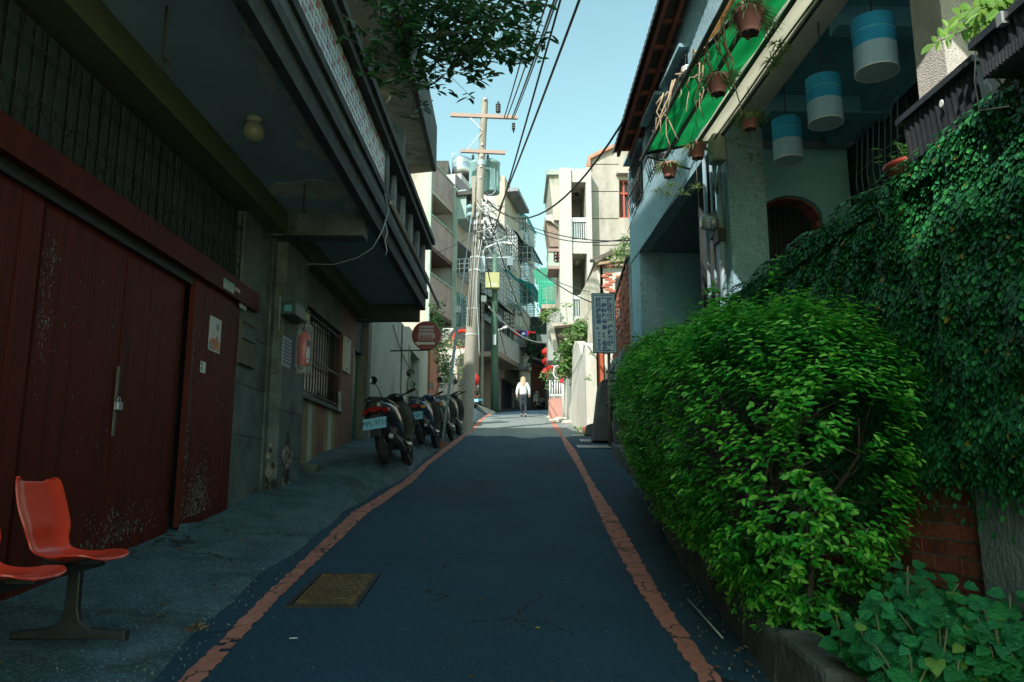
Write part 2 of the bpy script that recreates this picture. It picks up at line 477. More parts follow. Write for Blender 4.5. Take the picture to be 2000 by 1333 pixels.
def stripe(k, name, label, w=0.15, bump_at=None):
    m = MB(); pts = []
    y = 2.0
    RR = random.Random(5 + k)
    while y < 52:
        x = lane(y, k)
        if bump_at and abs(y - bump_at) < 1.6: x += 0.10 * (1 - abs(y - bump_at) / 1.6)
        e0 = RR.uniform(-1, 1) * 0.012; e1 = RR.uniform(-1, 1) * 0.012
        ww = w * (1 + 0.25 * sin(y * 0.7 + k))
        pts.append((x - ww / 2 + e0, x + ww / 2 + e1, y)); y += 0.05 if y < 12 else 0.2
    v = []
    for a, b, yy in pts:
        def hz(x):
            x0 = left_edge(yy) - 0.02; x1 = right_kerb(yy) + 0.25; q = (x - x0) / (x1 - x0)
            return G(yy) + 0.008 * sin(x * 2.1 + yy * 0.9) * sin(yy * 1.3) - 0.02 * (2 * q - 1) ** 2 + 0.007
        v += [(a, yy, hz(a)), ((a + b) / 2, yy, hz((a + b) / 2)), (b, yy, hz(b))]
    n = m.verts(v)
    for i in range(len(pts) - 1):
        for j in (0, 1):
            if RR.random() < 0.004 and pts[i][2] < 14: continue
            a = n + i * 3 + j; m.face([a, a + 1, a + 4, a + 3], redpaint)
    return tag(m.build(name), label, kind='structure')
stripe(1, 'road_marking', 'cracked red line painted along the left edge of the lane', bump_at=24)
stripe(2, 'road_marking', 'cracked red line painted along the right edge of the lane', 0.14)

# manhole cover
mh = thing('manhole_cover', (-1.25, 5.95, G(5.95)), 'rusty rectangular iron manhole cover beside the left red line', 'manhole cover')
rust = mat('rusty_iron', (0.05, 0.03, 0.015), (0.20, 0.11, 0.03), rough=0.7, scale=9, bump=0.5, stain=0.9, stain_scale=5, stain_col=(0.02, 0.016, 0.012))
studm = mat('worn_yellow_stud', (0.05, 0.035, 0.02), (0.22, 0.11, 0.03), rough=.6, scale=7, stain=.9, stain_scale=4)
def sl(x, y, h): return (x, y, G(y) + h)
A = [at_g(556, 1187), at_g(690, 1187), at_g(722, 1122), at_g(602, 1122)]
x0, x1, y0, y1 = A[0].x, A[1].x + 0.03, A[0].y, A[2].y
def slab(m, x0, x1, y0, y1, h0, h1, mt):
    m.hexa([sl(x0, y0, h0), sl(x1, y0, h0), sl(x1, y1, h0), sl(x0, y1, h0), sl(x0, y0, h1), sl(x1, y0, h1), sl(x1, y1, h1), sl(x0, y1, h1)], mt)
m = MB(); w = 0.03
slab(m, x0, x1, y0, y0 + w, -0.03, 0.012, blackm); slab(m, x0, x1, y1 - w, y1, -0.03, 0.012, blackm)
slab(m, x0, x0 + w, y0 + w, y1 - w, -0.03, 0.012, blackm); slab(m, x1 - w, x1, y0 + w, y1 - w, -0.03, 0.012, blackm)
m.build('frame', parent=mh)
m = MB(); slab(m, x0 + w + .006, x1 - w - .006, y0 + w + .006, y1 - w - .006, -0.02, 0.006, rust); m.build('plate', parent=mh)
m = MB()
nx, ny = 14, 12
for i in range(nx):
    for j in range(ny):
        cx = x0 + w + 0.03 + (x1 - x0 - 2 * w - 0.06) * i / (nx - 1); cy = y0 + w + 0.03 + (y1 - y0 - 2 * w - 0.06) * j / (ny - 1)
        (slab(m, cx - .013, cx + .013, cy - .017, cy + .017, 0.006, 0.013, studm) if (i + j) % 2 else slab(m, cx - .006, cx + .006, cy - .022, cy + .022, 0.006, 0.012, studm))
tag(m.build('raised_stud', parent=mh), kind='stuff')

# ------------------------------------------------------------------ left house
FL = Facade(-3.1, 6, 0.02)
FB = Facade(-1.74, 9.5, 0.018)
house = thing('town_house', (-3.1, 6, G(6)), 'dim old town house with dark red folding doors and an overhanging tiled balcony', 'house')
def fl(px, py=800, d=0.0): return FL.hit(px, py, d)[0]
s60, s236, s358, s457 = fl(62), fl(238), fl(360), fl(456)
sp0, sp1 = fl(522), fl(541)
S_START = -7.5
ZB = G(2) - 1
# structural wall behind doors (set back), plus side pier
m = MB()
m.fbox(FL, S_START, s457 + .02, -1.2, 4.6, -0.5, -0.30, grime)
m.fbox(FL, s457 + 0.02, sp1 + 0.3, 0.3, 4.6, -0.5, 0.0, grime)
m.build('wall', parent=house)
# lintel
zl0, zl1 = 3.50, 3.72
m = MB(); m.fbox(FL, S_START, s457 + 0.45, zl0, zl1, -0.06, 0.06, dooroxide); m.build('lintel', parent=house)
m = MB(); m.fbox(FL, S_START, s358 + .02, zl0 - 0.09, zl0 - 0.004, -0.12, -0.01, blackm); m.build('door_track', parent=house)
# folding door leaves made of boards
def board_leaf(a, b, dd, z0f, top, peeling, name='door_panel'):
    bd = bpy.data.objects.new(name, None)
    COL.objects.link(bd); bd.parent = house; bd.location = (0, 0, 0)
    m = MB()
    m.fbox(FL, a + 0.004, b - 0.004, z0f, top, dd - 0.05, dd - 0.02, dooroxide)
    m.build('backing', parent=bd)
    n = max(2, round((b - a) / 0.22)); w = (b - a) / n
    for i in range(n):
        q = MB(); t = R.uniform(-0.003, 0.003)
        q.fbox(FL, a + i * w + 0.0035, a + (i + 1) * w - 0.0035, z0f, top, dd - 0.02, dd + t, doorchip if (peeling and i % 3 != 1) else dooroxide)
        q.build('plank', parent=bd)
    return bd
board_leaf(-4.6, s60 - 1.4, -0.05, -0.6, zl0 - 0.09, False)
board_leaf(s60 - 1.36, s60 - 0.02, -0.05, 0.3, zl0 - 0.09, False)
leaf2 = board_leaf(s60 + 0.02, s236 - 0.005, -0.06, G(5) + 0.12, zl0 - 0.09, False)
leaf3 = board_leaf(s236 + 0.015, s358 - 0.03, -0.06, G(6.5) + 0.12, zl0 - 0.09, False)
leaf4 = board_leaf(s358 + 0.05, s457, 0.0, G(8) + 0.08, zl0 - 0.004, False)
# chipped paint near the ground: flakes of exposed primer, real thin relief
m = MB()
flk = mat('exposed_white_primer', (0.12, 0.14, 0.145), (0.22, 0.24, 0.24), rough=0.9, scale=30)
RR = random.Random(3)
for k in range(1100):
    zone = RR.random()
    if zone < 0.45: ss = RR.gauss(s358 + 0.42, 0.17); zz = G(6 + ss) + 0.2 + abs(RR.gauss(0, 0.22)); dd = 0.004
    elif zone < 0.7: ss = RR.gauss(s236 + 0.15, 0.35); zz = G(6 + ss) + 0.2 + abs(RR.gauss(0, 0.14)); dd = -0.056
    elif zone < 0.8: ss = RR.gauss(s60 + 0.12, 0.05); zz = RR.uniform(2.3, 3.2) ; dd = -0.056
    elif zone < 0.9: ss = s358 + 0.07 + RR.random() * 0.06; zz = RR.uniform(1.3, 3.0); dd = 0.004
    else: ss = RR.uniform(s60, s457 - 0.05); zz = RR.uniform(1.6, 3.1); dd = 0.004 if ss > s358 + .04 else -0.056
    if s358 - 0.04 < ss < s358 + 0.06 or ss > s457 - 0.01: continue
    if dd < 0 and ss > s358 - 0.04: continue
    w_, h_ = RR.uniform(0.0015, 0.006), RR.uniform(0.004, 0.014) * (1 + 3 * RR.random() ** 4)
    m.fbox(FL, ss, ss + w_, zz, zz + h_, dd - 0.0008, dd + 0.0012, flk)
tag(m.build('paint_chip', parent=house), kind='stuff')
# padlock with its strap
plz = FL.hit(232, 782)[1]
lk = thing('padlock', FL.p(s236, plz - 0.05, 0.0), 'small steel padlock hanging on the folding doors', 'padlock')
m = MB(); m.fbox(FL, s236 - 0.02, s236 + 0.014, plz - 0.28, plz + 0.28, -0.056, -0.048, mat('tarnished_strap', (0.10, 0.09, 0.075), (0.2, 0.18, 0.15), rough=.6, scale=12)); m.build('strap', parent=lk)
m = MB(); m.fbox(FL, s236 - 0.045, s236 + 0.03, plz - 0.075, plz - 0.01, -0.045, -0.005, steel); m.build('lock_body', parent=lk, bevel=0.006)
m = MB(); c = FL.p(s236 - 0.008, plz - 0.01, -0.025)
m.tube([c + FL.e * (0.024 * cos(a)) + Vector((0, 0, 0.04 * sin(a))) for a in [pi * i / 8 for i in range(9)]], 0.005, 6, silver); m.build('shackle', parent=lk)

# transom: vertical slats behind an ornamental iron lattice
m = MB(); m.fbox(FL, S_START, s457 + .6, zl1, 4.6, -0.14, -0.12, soot); m.build('transom_backing', parent=house)
slat_m = mat('grey_green_slat', (0.03, 0.045, 0.04), (0.06, 0.075, 0.065), scale=8, bump=0.3, stain=0.6, stain_scale=5)
src = None
ss = -1.9; cnt = 0
while ss < s457 + 0.5:
    if src is None:
        q = MB(); q.box((-0.04, -0.02, 0), (0.0, 0.02, 0.80), slat_m)
        q = MB(); q.fbox(Facade(0, 0, 0.02), -0.045, 0.045, 0, 0.82, -0.10, -0.085, slat_m); src = q.mesh('slat')
    piece(src, house, FL.p(ss, zl1 + 0.03, 0.0), name='slat'); cnt += 1
    ss += 0.145
m = MB()
for ss in [-1.9 + 0.2 * i for i in range(0, 28)]:
    if ss > s457 + .5: break
    # curly iron: wave rows
    for zz, am in ((zl1 + 0.10, 0.05), (zl1 + 0.24, 0.04)):
        pts = [FL.p(ss + 0.2 * t / 6, zz + am * sin(2 * pi * t / 6), -0.03) for t in range(7)]
        m.tube(pts, 0.006, 4, blackm, cap=False)
    m.tube([FL.p(ss, zl1 + 0.02, -0.03), FL.p(ss, 4.56, -0.03)], 0.007, 4, blackm)
for zz in (zl1 + 0.04, zl1 + 0.32, zl1 + 0.66):
    m.tube([FL.p(-1.9, zz, -0.03), FL.p(s457 + 0.5, zz, -0.03)], 0.007, 4, blackm)
tag(m.build('iron_lattice', parent=house), kind='stuff')

# beam, ceiling, outer edge
m = MB(); m.fbox(FL, S_START, 9.1, 4.60, 4.87, -0.2, 0.22, olive); m.build('beam', parent=house)
XO = lambda y: FB.p(y - 9.5, 0).x
m = MB()
yA, yE = -1.6, 14.8
yM = 9.55
P = lambda x, y, z: Vector((x, y, z))
m.hexa([P(wall_x(yA) - .3, yA, 4.87), P(XO(yA) - .02, yA, 4.87), P(XO(yE) - .02, yE, 4.87), P(wall_x(yE) - .3, yE, 4.87),
        P(wall_x(yA) - .3, yA, 5.05), P(XO(yA) - .02, yA, 5.05), P(XO(yE) - .02, yE, 5.05), P(wall_x(yE) - .3, yE, 5.05)], ceilm)
m.build('ceiling_slab', parent=house)
# peeled patches, 2 mm proud flakes of render along the outer edge
m = MB(); RR = random.Random(8)
for k in range(46):
    y = RR.uniform(3.5, 9.3); x = XO(y) - 0.10 - abs(RR.gauss(0, 0.07)) - (0.12 if RR.random() < .15 else 0)
    rr = RR.uniform(0.04, 0.13); n = RR.randint(7, 11)
    pts = [(x + rr * RR.uniform(.45, 1.1) * cos(2 * pi * i / n) * .7, y + rr * RR.uniform(.5, 1.3) * sin(2 * pi * i / n) * 1.5, 4.87 - 0.0005 * (k % 9) - 0.002) for i in range(n)]
    m.prism(pts, (0, 0, 0.004), peel)
m.prism([(XO(8.6) - .6 + .5 * cos(a) * (1 + .15 * sin(3 * a)), 8.75 + .28 * sin(a) * (1 + .2 * cos(5 * a)), 4.866) for a in [2 * pi * i / 22 for i in range(22)]], (0, 0, .003), peel)
tag(m.build('peeled_patch', parent=house), kind='stuff')
m = MB()
m.fbox(FB, -11.1, 5.3, 4.78, 5.00, -0.10, 0.0, soot)
m.fbox(FB, -11.1, 5.3, 5.00, 5.12, -0.10, 0.05, soot)
m.fbox(FB, -11.1, 5.3, 5.12, 5.30, -0.10, 0.02, grime)
m.fbox(FB, -11.1, 5.3, 5.30, 5.40, -0.10, 0.06, soot)
m.build('edge_moulding', parent=house)
sT1 = FB.hit(750, 365)[0]
m = MB(); m.fbox(FB, -11.1, sT1, 5.40, 5.99, -0.12, 0.0, grime); m.build('balcony_parapet', parent=house)
m = MB(); m.fbox(FB, -11.1, 5.35, 5.99, 6.10, -0.16, 0.10, soot); m.fbox(FB, -11.1, 5.4, 6.10, 6.20, -0.2, 0.15, soot); m.build('handrail', parent=house)
# glazed tiles: each a piece
def tile_mat(name, c1, c2):
    return mat(name, c1, c2, rough=0.25, scale=18, chips=((0.05, 0.07, 0.06), 26, 0.63), bump=0.2, vary=0.12)
tmats = [tile_mat('glazed_tile_cream', (0.50, 0.44, 0.34), (0.62, 0.58, 0.48)), tile_mat('glazed_tile_blue_white', (0.46, 0.48, 0.52), (0.62, 0.62, 0.62)),
         tile_mat('glazed_tile_green_cream', (0.42, 0.47, 0.35), (0.56, 0.58, 0.44))]
tred = tile_mat('glazed_tile_red', (0.42, 0.10, 0.07), (0.50, 0.16, 0.10))
pitch, hz_ = 0.105, 0.072
tm = []
for mt in tmats + [tred]:
    q = MB(); F0 = Facade(0, 0, 0.018)
    o_ = [F0.p(-.052, 0, .001), F0.p(-.030, -.036, .001), F0.p(.030, -.036, .001), F0.p(.052, 0, .001), F0.p(.030, .036, .001), F0.p(-.030, .036, .001)]
    q.prism([p * 1.0 for p in o_], F0.n * 0.008, mt); tm.append(q.mesh('tile'))
RR = random.Random(2)
rows = 7; ncol = 42; s_first = sT1 - 0.08 - (ncol - 1) * pitch
st = MB()
def tile_kind(c, rw):
    if (c + 2 * rw) % 6 == 0: return 3
    return RR.choice([0, 0, 1, 1, 2])
for c_ in range(ncol):
    for rw in range(rows):
        z = 5.445 + rw * 0.0815
        q = FB.p(s_first + c_ * pitch + (0 if rw % 2 else 0), z + (0.0 if c_ % 2 else 0.0), 0)
        piece(tm[tile_kind(c_, rw)], house, q + Vector((0, 0, 0)), name='tile')
for c_ in range(1, 20):
    for rw in range(rows):
        ss = s_first - c_ * pitch; z = 5.445 + rw * 0.0815; k_ = tile_kind(c_ + 1, rw)
        st.prism([FB.p(ss - .050, z, .001), FB.p(ss - .030, z - .034, .001), FB.p(ss + .030, z - .034, .001), FB.p(ss + .050, z, .001), FB.p(ss + .030, z + .034, .001), FB.p(ss - .030, z + .034, .001)], FB.n * 0.008, (tmats + [tred])[k_])
tag(st.build('distant_tile', parent=house), kind='stuff')
# open part of the balcony: stub posts and slanting ornament
m = MB(); m.fbox(FB, sT1, sT1 + 0.22, 5.40, 5.99, -0.16, 0.03, grime); m.build('post', parent=house)
m = MB(); m.fbox(FB, sT1 + .22, 5.2, 5.40, 5.99, -0.14, -0.11, soot); m.build('balustrade_backing', parent=house)
ss = sT1 + 0.95
pale_post = mat('weathered_pale_post', (0.20, 0.22, 0.24), (0.34, 0.35, 0.36), scale=8, bump=0.5, stain=0.7, stain_scale=3)
while ss < 5.2:
    m = MB(); m.fbox(FB, ss - .07, ss + .07, 5.40, 5.99, -0.1, 0.0, pale_post); m.build('post', parent=house); ss += 0.85
ss = sT1 + 0.35
while ss < 5.1:
    m = MB(); m.beam(FB.p(ss, 5.42, -0.06), FB.p(ss + 0.16, 5.97, -0.06), 0.03, 0.05, soot); m.build('baluster', parent=house); ss += 0.17
# cross beam and second bay soffit
m = MB()
m.box((wall_x(9.6) - .2, 9.55, 4.58), (XO(9.6) - .12, 9.85, 4.87), grime)
m.build('cross_beam', parent=house)
m = MB(); m.box((-3.3, 14.62, 4.55), (XO(14.7) - .1, 14.8, 4.87), soot); m.build('end_beam', parent=house)
# pillar between the bays
m = MB(); m.fbox(FL, sp0, sp1 + 0.62, 0.5, 4.6, 0.0, 0.16, grime)
m.build('pillar', parent=house, bevel=0.012)
jg = mat('dark_joint_mortar', (0.03, 0.035, 0.03), scale=9)  # plain dark colour for the joints
m = MB()
for zz in (2.05, 2.62, 3.2):
    m.fbox(FL, s457 + 0.05, sp0 - 0.005, zz, zz + 0.012, -0.002, 0.003, jg)
    m.fbox(FL, sp0 - 0.003, sp1 + 0.553, zz - 0.2, zz - 0.188, 0.150, 0.163, jg)
m.build('masonry_joint', parent=house)
# broken base with exposed rubble
m = MB(); RR = random.Random(31)
rub = mat('exposed_rubble', (0.20, 0.17, 0.13), (0.33, 0.30, 0.26), scale=9, bump=0.8, stain=0.7, stain_scale=5)
zb_ = G(6 + sp0) + 0.05
cav = mat('dark_cavity', (0.02, 0.02, 0.018), (0.04, 0.038, 0.03), scale=20, bump=.8)
m.prism([FL.p(sp1 - .10 + a, zb_ + b, .155) for a, b in ((0, 0), (.22, 0), (.26, .2), (.18, .34), (.24, .55), (.15, .78), (.08, .86), (.02, .66), (.06, .45), (-.03, .25))], FL.n * .012, cav)
for k in range(34):
    a = sp1 - .1 + RR.uniform(-.10, .28); z = zb_ + RR.uniform(0, .8); r_ = RR.uniform(.015, .055); n = RR.randint(5, 8)
    m.prism([FL.p(a + r_ * RR.uniform(.5, 1.2) * cos(2 * pi * i / n), z + r_ * RR.uniform(.7, 1.8) * sin(2 * pi * i / n), .162) for i in range(n)], FL.n * RR.uniform(.008, .03), rub if k % 3 else soot)
for k in range(14):
    z = zb_ + RR.uniform(0, .7); r_ = RR.uniform(.02, .06); n = 6; dd = RR.uniform(.02, .14)
    m.prism([FL.p(sp0 - .002, z + r_ * RR.uniform(.7, 1.6) * sin(2 * pi * i / n), dd + r_ * RR.uniform(.5, 1) * cos(2 * pi * i / n)) for i in range(n)], FL.e * -RR.uniform(.005, .02), rub if k % 2 else cav)
m.build('broken_plaster', parent=house)
# shop front beyond the pillar
FS = Facade(-2.99, 10.6, 0.015)
stripe_a = mat('dado_red_brown', (0.22, 0.09, 0.05), (0.30, 0.13, 0.08), scale=4, stain=0.5); stripe_b = mat('dado_ochre', (0.24, 0.17, 0.08), (0.32, 0.24, 0.12), scale=4, stain=0.5); stripe_c = mat('dado_cream', (0.40, 0.40, 0.34), (0.5, 0.5, 0.42), scale=4, stain=0.5)
def fs(px, py=800): return FS.hit(px, py)[0]
sw0 = fs(585); sw1 = fs(663); sd1 = fs(688)
zs_ = FS.hit(620, 790)[1]; 
m = MB()
m.fbox(FS, -0.9, sw0, 0.8, 4.6, -0.3, 0.0, grime)
m.fbox(FS, sw0, sw1, 0.8, zs_, -0.3, -0.03, grime)
m.fbox(FS, sw0, sw1, 4.1, 4.6, -0.3, 0.0, grime)
m.fbox(FS, sw1, sd1, 0.8, 4.6, -0.3, 0.0, mat('red_brown_plaster', (0.17, 0.07, 0.045), (0.24, 0.10, 0.065), scale=3, stain=0.6))
m.fbox(FS, sd1, sd1 + 1.9, 4.0, 4.6, -0.3, 0.0, soot)
m.fbox(FS, sd1 + 1.0, 5.4, 0.8, 4.87, -0.3, -0.02, grime)
m.build('shop_wall', parent=house)
m = MB(); m.fbox(FS, sw0 - 0.05, sw1 + 0.03, zs_, zs_ + 0.06, -0.1, 0.06, grime); m.build('window_sill', parent=house)
nn = 10
for i in range(nn):
    a = sw0 + (sw1 - sw0) * i / nn; b = sw0 + (sw1 - sw0) * (i + 1) / nn
    q = MB(); q.fbox(FS, a + .004, b - .004, G(6 + a) + 0.5, zs_ - 0.004, -0.03, -0.004, [stripe_b, stripe_b, stripe_c, stripe_b, stripe_a, stripe_a, stripe_b, stripe_c, stripe_b, stripe_a][i]); q.build('panel', parent=house)
win = MB(); win.fbox(FS, sw0, sw1, zs_ + .06, 4.1, -0.14, -0.12, mat('dark_glass', (0.012, 0.016, 0.016), (0.02, 0.025, 0.025), rough=0.15, scale=2)); wo = win.build('window', parent=house)
q = MB()
for i in range(15):
    a = sw0 + (sw1 - sw0) * (i + .5) / 15
    q.tube([FS.p(a, zs_ + .07, -.03), FS.p(a, 4.1, -.03)], 0.011, 5, blackm)
for zz in (zs_ + .12, 3.35, 4.0): q.fbox(FS, sw0, sw1, zz, zz + .025, -0.035, -0.02, blackm)
q.build('window_grille', parent=wo)
gd = mat('green_door_paint', (0.015, 0.10, 0.07), (0.02, 0.14, 0.09), rough=0.4, scale=3, stain=0.4)
q = MB(); q.fbox(FS, sd1 + 0.03, sd1 + 0.62, 1.4, 3.9, -0.12, -0.06, gd); q.fbox(FS, sd1 + 0.0, sd1 + 0.06, 1.4, 4.0, -0.12, 0.0, gd); q.build('door', parent=house)
for i, dd in enumerate((0.05, 0.09, 0.07)):
    q = MB(); a = sd1 + 1.25 + 0.55 * i; q.tube([FS.p(a, 1.7, dd), FS.p(a, 4.6, dd)], 0.035, 8, pale_post); q.build('drain_pipe', parent=house)
# step at the door base
m = MB(); m.fbox(FL, s457 - 1.2, s457 + .1, G(8) - .05, G(8.2) + .09, 0.0, 0.10, pave); m.build('door_step', parent=house, bevel=0.02)
m = MB(); m.fbox(FS, sw0 - .1, sd1 + .5, 1.4, G(12.6) + 0.16, 0.0, 0.32, grime); m.build('shop_step', parent=house, bevel=0.02)

# upper storeys
upw = mat('upper_wall_render', (0.20, 0.23, 0.23), (0.30, 0.33, 0.32), scale=2, bump=0.3, stain=0.6, stain_scale=1.2)
m = MB()
m.box((-11, -1.6, 5.05), (-3.3, 14.8, 12.2), upw)
m.box((-11, -1.6, -0.3), (-3.62, 15.2, 5.05), upw)
m.build('upper_storey', parent=house)
m = MB(); m.box((-11, 7.5, 12.2), (-4.6, 14.6, 14.4), upw); m.box((-11, 1.2, 12.2), (-3.4, 7.5, 17.5), upw); m.build('shading_storey', parent=house)  # unseen blocks added on the roof to shade the right-hand house
for (ya, yb, xw, top, lab) in ((-5.3, -1.7, -3.3, 15.0, 'plain rendered house added unseen behind the viewer to shade the porch'), (-8.6, -5.35, -3.8, 12.9, 'lower house added unseen behind the viewer to trim the sun gap')):  # unseen houses added behind the viewer, heights set to shape the sun
    nb_ = thing('town_house', (xw, (ya + yb) / 2, -1), lab, 'house')
    m = MB(); m.box((-12, ya, -4), (xw, yb, top), upw); m.build('wall', parent=nb_)
    for z in (2.2, 5.6, 8.8):
        m = MB(); m.box((xw, (ya + yb) / 2 - .6, z), (xw + .04, (ya + yb) / 2 + .6, z + 1.3), mat('dark_glass', (0.012, 0.016, 0.016))); m.build('window', parent=nb_)
for y in (2.5, 6.0, 9.5, 12.8):
    q = MB(); q.box((-3.3, y, 5.2), (-3.26, y + 1.1, 7.3), mat('dark_glass', (0.012, 0.016, 0.016))); w_ = q.build('window', parent=house)
    q = MB(); q.box((-3.26, y - .06, 5.2), (-3.22, y, 7.36), pale_post); q.box((-3.26, y + 1.1, 5.2), (-3.22, y + 1.16, 7.36), pale_post); q.build('window_frame', parent=w_)
# third floor balcony slab and its parapet
canu = mat('stained_canopy_soffit', (0.46, 0.38, 0.28), (0.62, 0.53, 0.41), scale=3, bump=0.4, stain=0.95, stain_scale=0.8, stain_col=(0.03, 0.03, 0.028))
m = MB()
c0 = at_y(847, 299, 16.0); 
m.prism([(-3.3, 5.5, 8.12), (-1.65, 5.5, 8.12), (c0.x, 15.8, 8.12), (-2.4, 16.05, 8.12), (-3.3, 16.2, 8.12)], (0, 0, 0.14), canu)
m.build('upper_balcony_slab', parent=house)
m = MB()
m.prism([(-1.65, 5.5, 8.0), (-1.55, 5.5, 8.0), (c0.x + .08, 15.85, 8.0), (c0.x, 15.85, 8.0)], (0, 0, 1.0), soot)
m.prism([(-3.3, 16.16, 8.0), (c0.x, 15.76, 8.0), (c0.x, 15.85, 8.0), (-3.3, 16.25, 8.0)], (0, 0, 1.0), canu)
m.build('upper_parapet', parent=house)
# rounded partition fin on the first floor balcony
m = MB()
out = [(-2.45, 6.2), (-1.80, 6.2)] + [(-2.02 + 0.22 * cos(a), 7.30 + 0.22 * sin(a)) for a in [pi / 2 * i / 6 for i in range(7)]] + [(-2.45, 7.52)]
m.prism([(x, 12.5, z) for x, z in out], (0, 0.12, 0), grime); m.build('partition_fin', parent=house)

# ceiling lamps, hooks
def globe(loc, r, label, up=True):
    t = thing('globe_lamp', loc, label, 'lamp')
    m = MB(); m.lathe([(r * .75, 0), (r * .8, -.02), (r * .55, -.035), (r * .5, -.055)], loc, 16, mat('aged_lamp_base', (0.28, 0.28, 0.18), (0.36, 0.35, 0.24), scale=8)); m.build('lamp_base', parent=t)
    m = MB(); m.ball(Vector(loc) - Vector((0, 0, .04 + r * .9)), r, 20, 12, mat('dusty_opal_glass', (0.22, 0.22, 0.14), (0.30, 0.28, 0.18), rough=0.3, scale=4)); m.build('lamp_shade', parent=t)
    return t
gl = at_z(497, 232, 4.869); globe(gl, 0.10, 'unlit round glass lamp under the low left balcony ceiling')
gl2 = at_z(745, 163, 8.119); globe(gl2, 0.17, 'unlit shallow round lamp under the high stained canopy')
def hook(px, py, L, label, ring):
    p = at_z(px, py, 4.868); t = thing('ceiling_hook', p, label, 'hook')
    rm = mat('rusty_hook_iron', (0.03, 0.022, 0.016), (0.09, 0.05, 0.03), scale=40, rough=0.9)
    m = MB(); pts = [p, p - Vector((0, 0, L * .5)), p - Vector((0, 0, L - .05))] + [p + Vector((0.0, 0.03 * (1 - cos(a)), -L + .05 - .03 * sin(a) * 1.2)) for a in [pi * i / 8 for i in range(1, 9)]]
    m.tube(pts, 0.008, 6, rm); m.build('shank', parent=t)
    if ring:
        m = MB(); c = p - Vector((0, -.03, L + 0.045)); m.tube([c + Vector((0.05 * cos(a), 0.01 * sin(2 * a), 0.075 * sin(a))) for a in [2 * pi * i / 16 for i in range(17)]], 0.0035, 5, rm)
        m.tube([c + Vector((0.035 * cos(a), 0.02, 0.06 * sin(a))) for a in [2 * pi * i / 14 for i in range(15)]], 0.003, 5, rm); m.build('wire_ring', parent=t)
hook(326, 12, 0.42, 'rusty ceiling hook with a wire ring above the red doors', True)
hook(595, 362, 0.33, 'thin bare ceiling hook near the far end of the first balcony bay', False)
# ------------------------------------------------------------------ right-hand near house
FR = Facade(2.85, 10.5, -0.045, 1, out=-1)
pebble = mat('pebble_dash', (0.26, 0.45, 0.54), (0.38, 0.58, 0.66), rough=0.9, scale=9, bump=0.9, bscale=90, chips=((0.10, 0.14, 0.15), 55, 0.56), stain=0.25, stain_scale=1.2)
paleb = mat('pale_beam_render', (0.46, 0.46, 0.42), (0.58, 0.57, 0.52), rough=0.85, scale=3, bump=0.35, bscale=60, stain=0.25, stain_scale=1.4, stain_col=(0.2, 0.2, 0.17))
bluew = mat('smooth_blue_grey_wall', (0.20, 0.48, 0.56), (0.27, 0.56, 0.63), rough=0.9, scale=1.0, bump=0.1, stain=0.25, stain_scale=0.8, stain_col=(0.2, 0.3, 0.3))
tealc = mat('teal_porch_ceiling', (0.08, 0.25, 0.32), (0.11, 0.30, 0.37), rough=0.8, scale=2)
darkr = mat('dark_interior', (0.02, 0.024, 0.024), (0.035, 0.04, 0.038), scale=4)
brickm = mat('old_red_brick', (0.22, 0.065, 0.035), (0.36, 0.12, 0.065), rough=0.85, scale=14, bump=0.5, bscale=60, vary=0.35, stain=0.6, stain_scale=6, stain_col=(0.06, 0.045, 0.04))
brick_isl = mat('old_red_brick_joined', (0.24, 0.07, 0.04), (0.38, 0.13, 0.07), rough=0.85, scale=14, bump=0.5, bscale=60, island=0.35, stain=0.5, stain_scale=6, stain_col=(0.07, 0.05, 0.045))
mortar = mat('grey_mortar', (0.24, 0.29, 0.30), (0.38, 0.42, 0.43), scale=10, bump=0.8, bscale=50, stain=0.5, stain_scale=3)
hR = thing('porch_house', (2.85, 10.5, G(10)), 'pebble-dashed two storey house with a pillared porch and a green awning', 'house')
def fr(px, py, d=0.0): return FR.hit(px, py, d)
SF = FR.hit(1228, 400)[0]        # far corner of the upper storey
sc0 = FR.hit(1413, 450)[0]
ZS = 6.25
# porch floor and terrace fill
m = MB(); m.hexa([Vector((2.2, 0.5, 0)), Vector((7, 0.5, 0)), Vector((7, 11, 0)), Vector((2.2, 11, 0)), Vector((2.2, 0.5, 2.9)), Vector((7, 0.5, 2.9)), Vector((7, 11, 2.9)), Vector((2.2, 11, 2.9))], grime); m.build('terrace', parent=hR)
# upper storey wall with real window openings; bottom beam
wins = [((1233, 300), (1256, 405)), ((1268, 215), (1297, 330)), ((1309, 130), (1347, 270))]
ops = []
for (ax, ay), (bx, by) in wins:
    sA = FR.hit(ax, (ay + by) / 2)[0]; sB = FR.hit(bx, (ay + by) / 2)[0]
    ops.append((sB, sA))
ops.sort()
zt, zb = 7.95, 6.95
ZT = 11.2
W3 = []
for (ax, ay), (bx, by) in wins:
    sA = FR.hit(ax, (ay + by) / 2)[0]; sB = FR.hit(bx, (ay + by) / 2)[0]; cx_ = (ax + bx) / 2
    W3.append((sB, sA, FR.hit(cx_, by)[1], FR.hit(cx_, ay)[1]))
W3.sort()
def rz_(s_): return .155 * max(0, SF - s_) if SF - s_ < 8 else 1.24
m = MB()
def wseg(s0, s1, z0, z1=None):
    ta = z1 if z1 else 8.27 + rz_(s0); tb = z1 if z1 else 8.27 + rz_(s1)
    m.hexa([FR.p(s0, z0, -.22), FR.p(s1, z0, -.22), FR.p(s1, z0, 0), FR.p(s0, z0, 0), FR.p(s0, ta, -.22), FR.p(s1, tb, -.22), FR.p(s1, tb, 0), FR.p(s0, ta, 0)], pebble)
cur = SF - 8
wseg(-9.0, cur, zb)
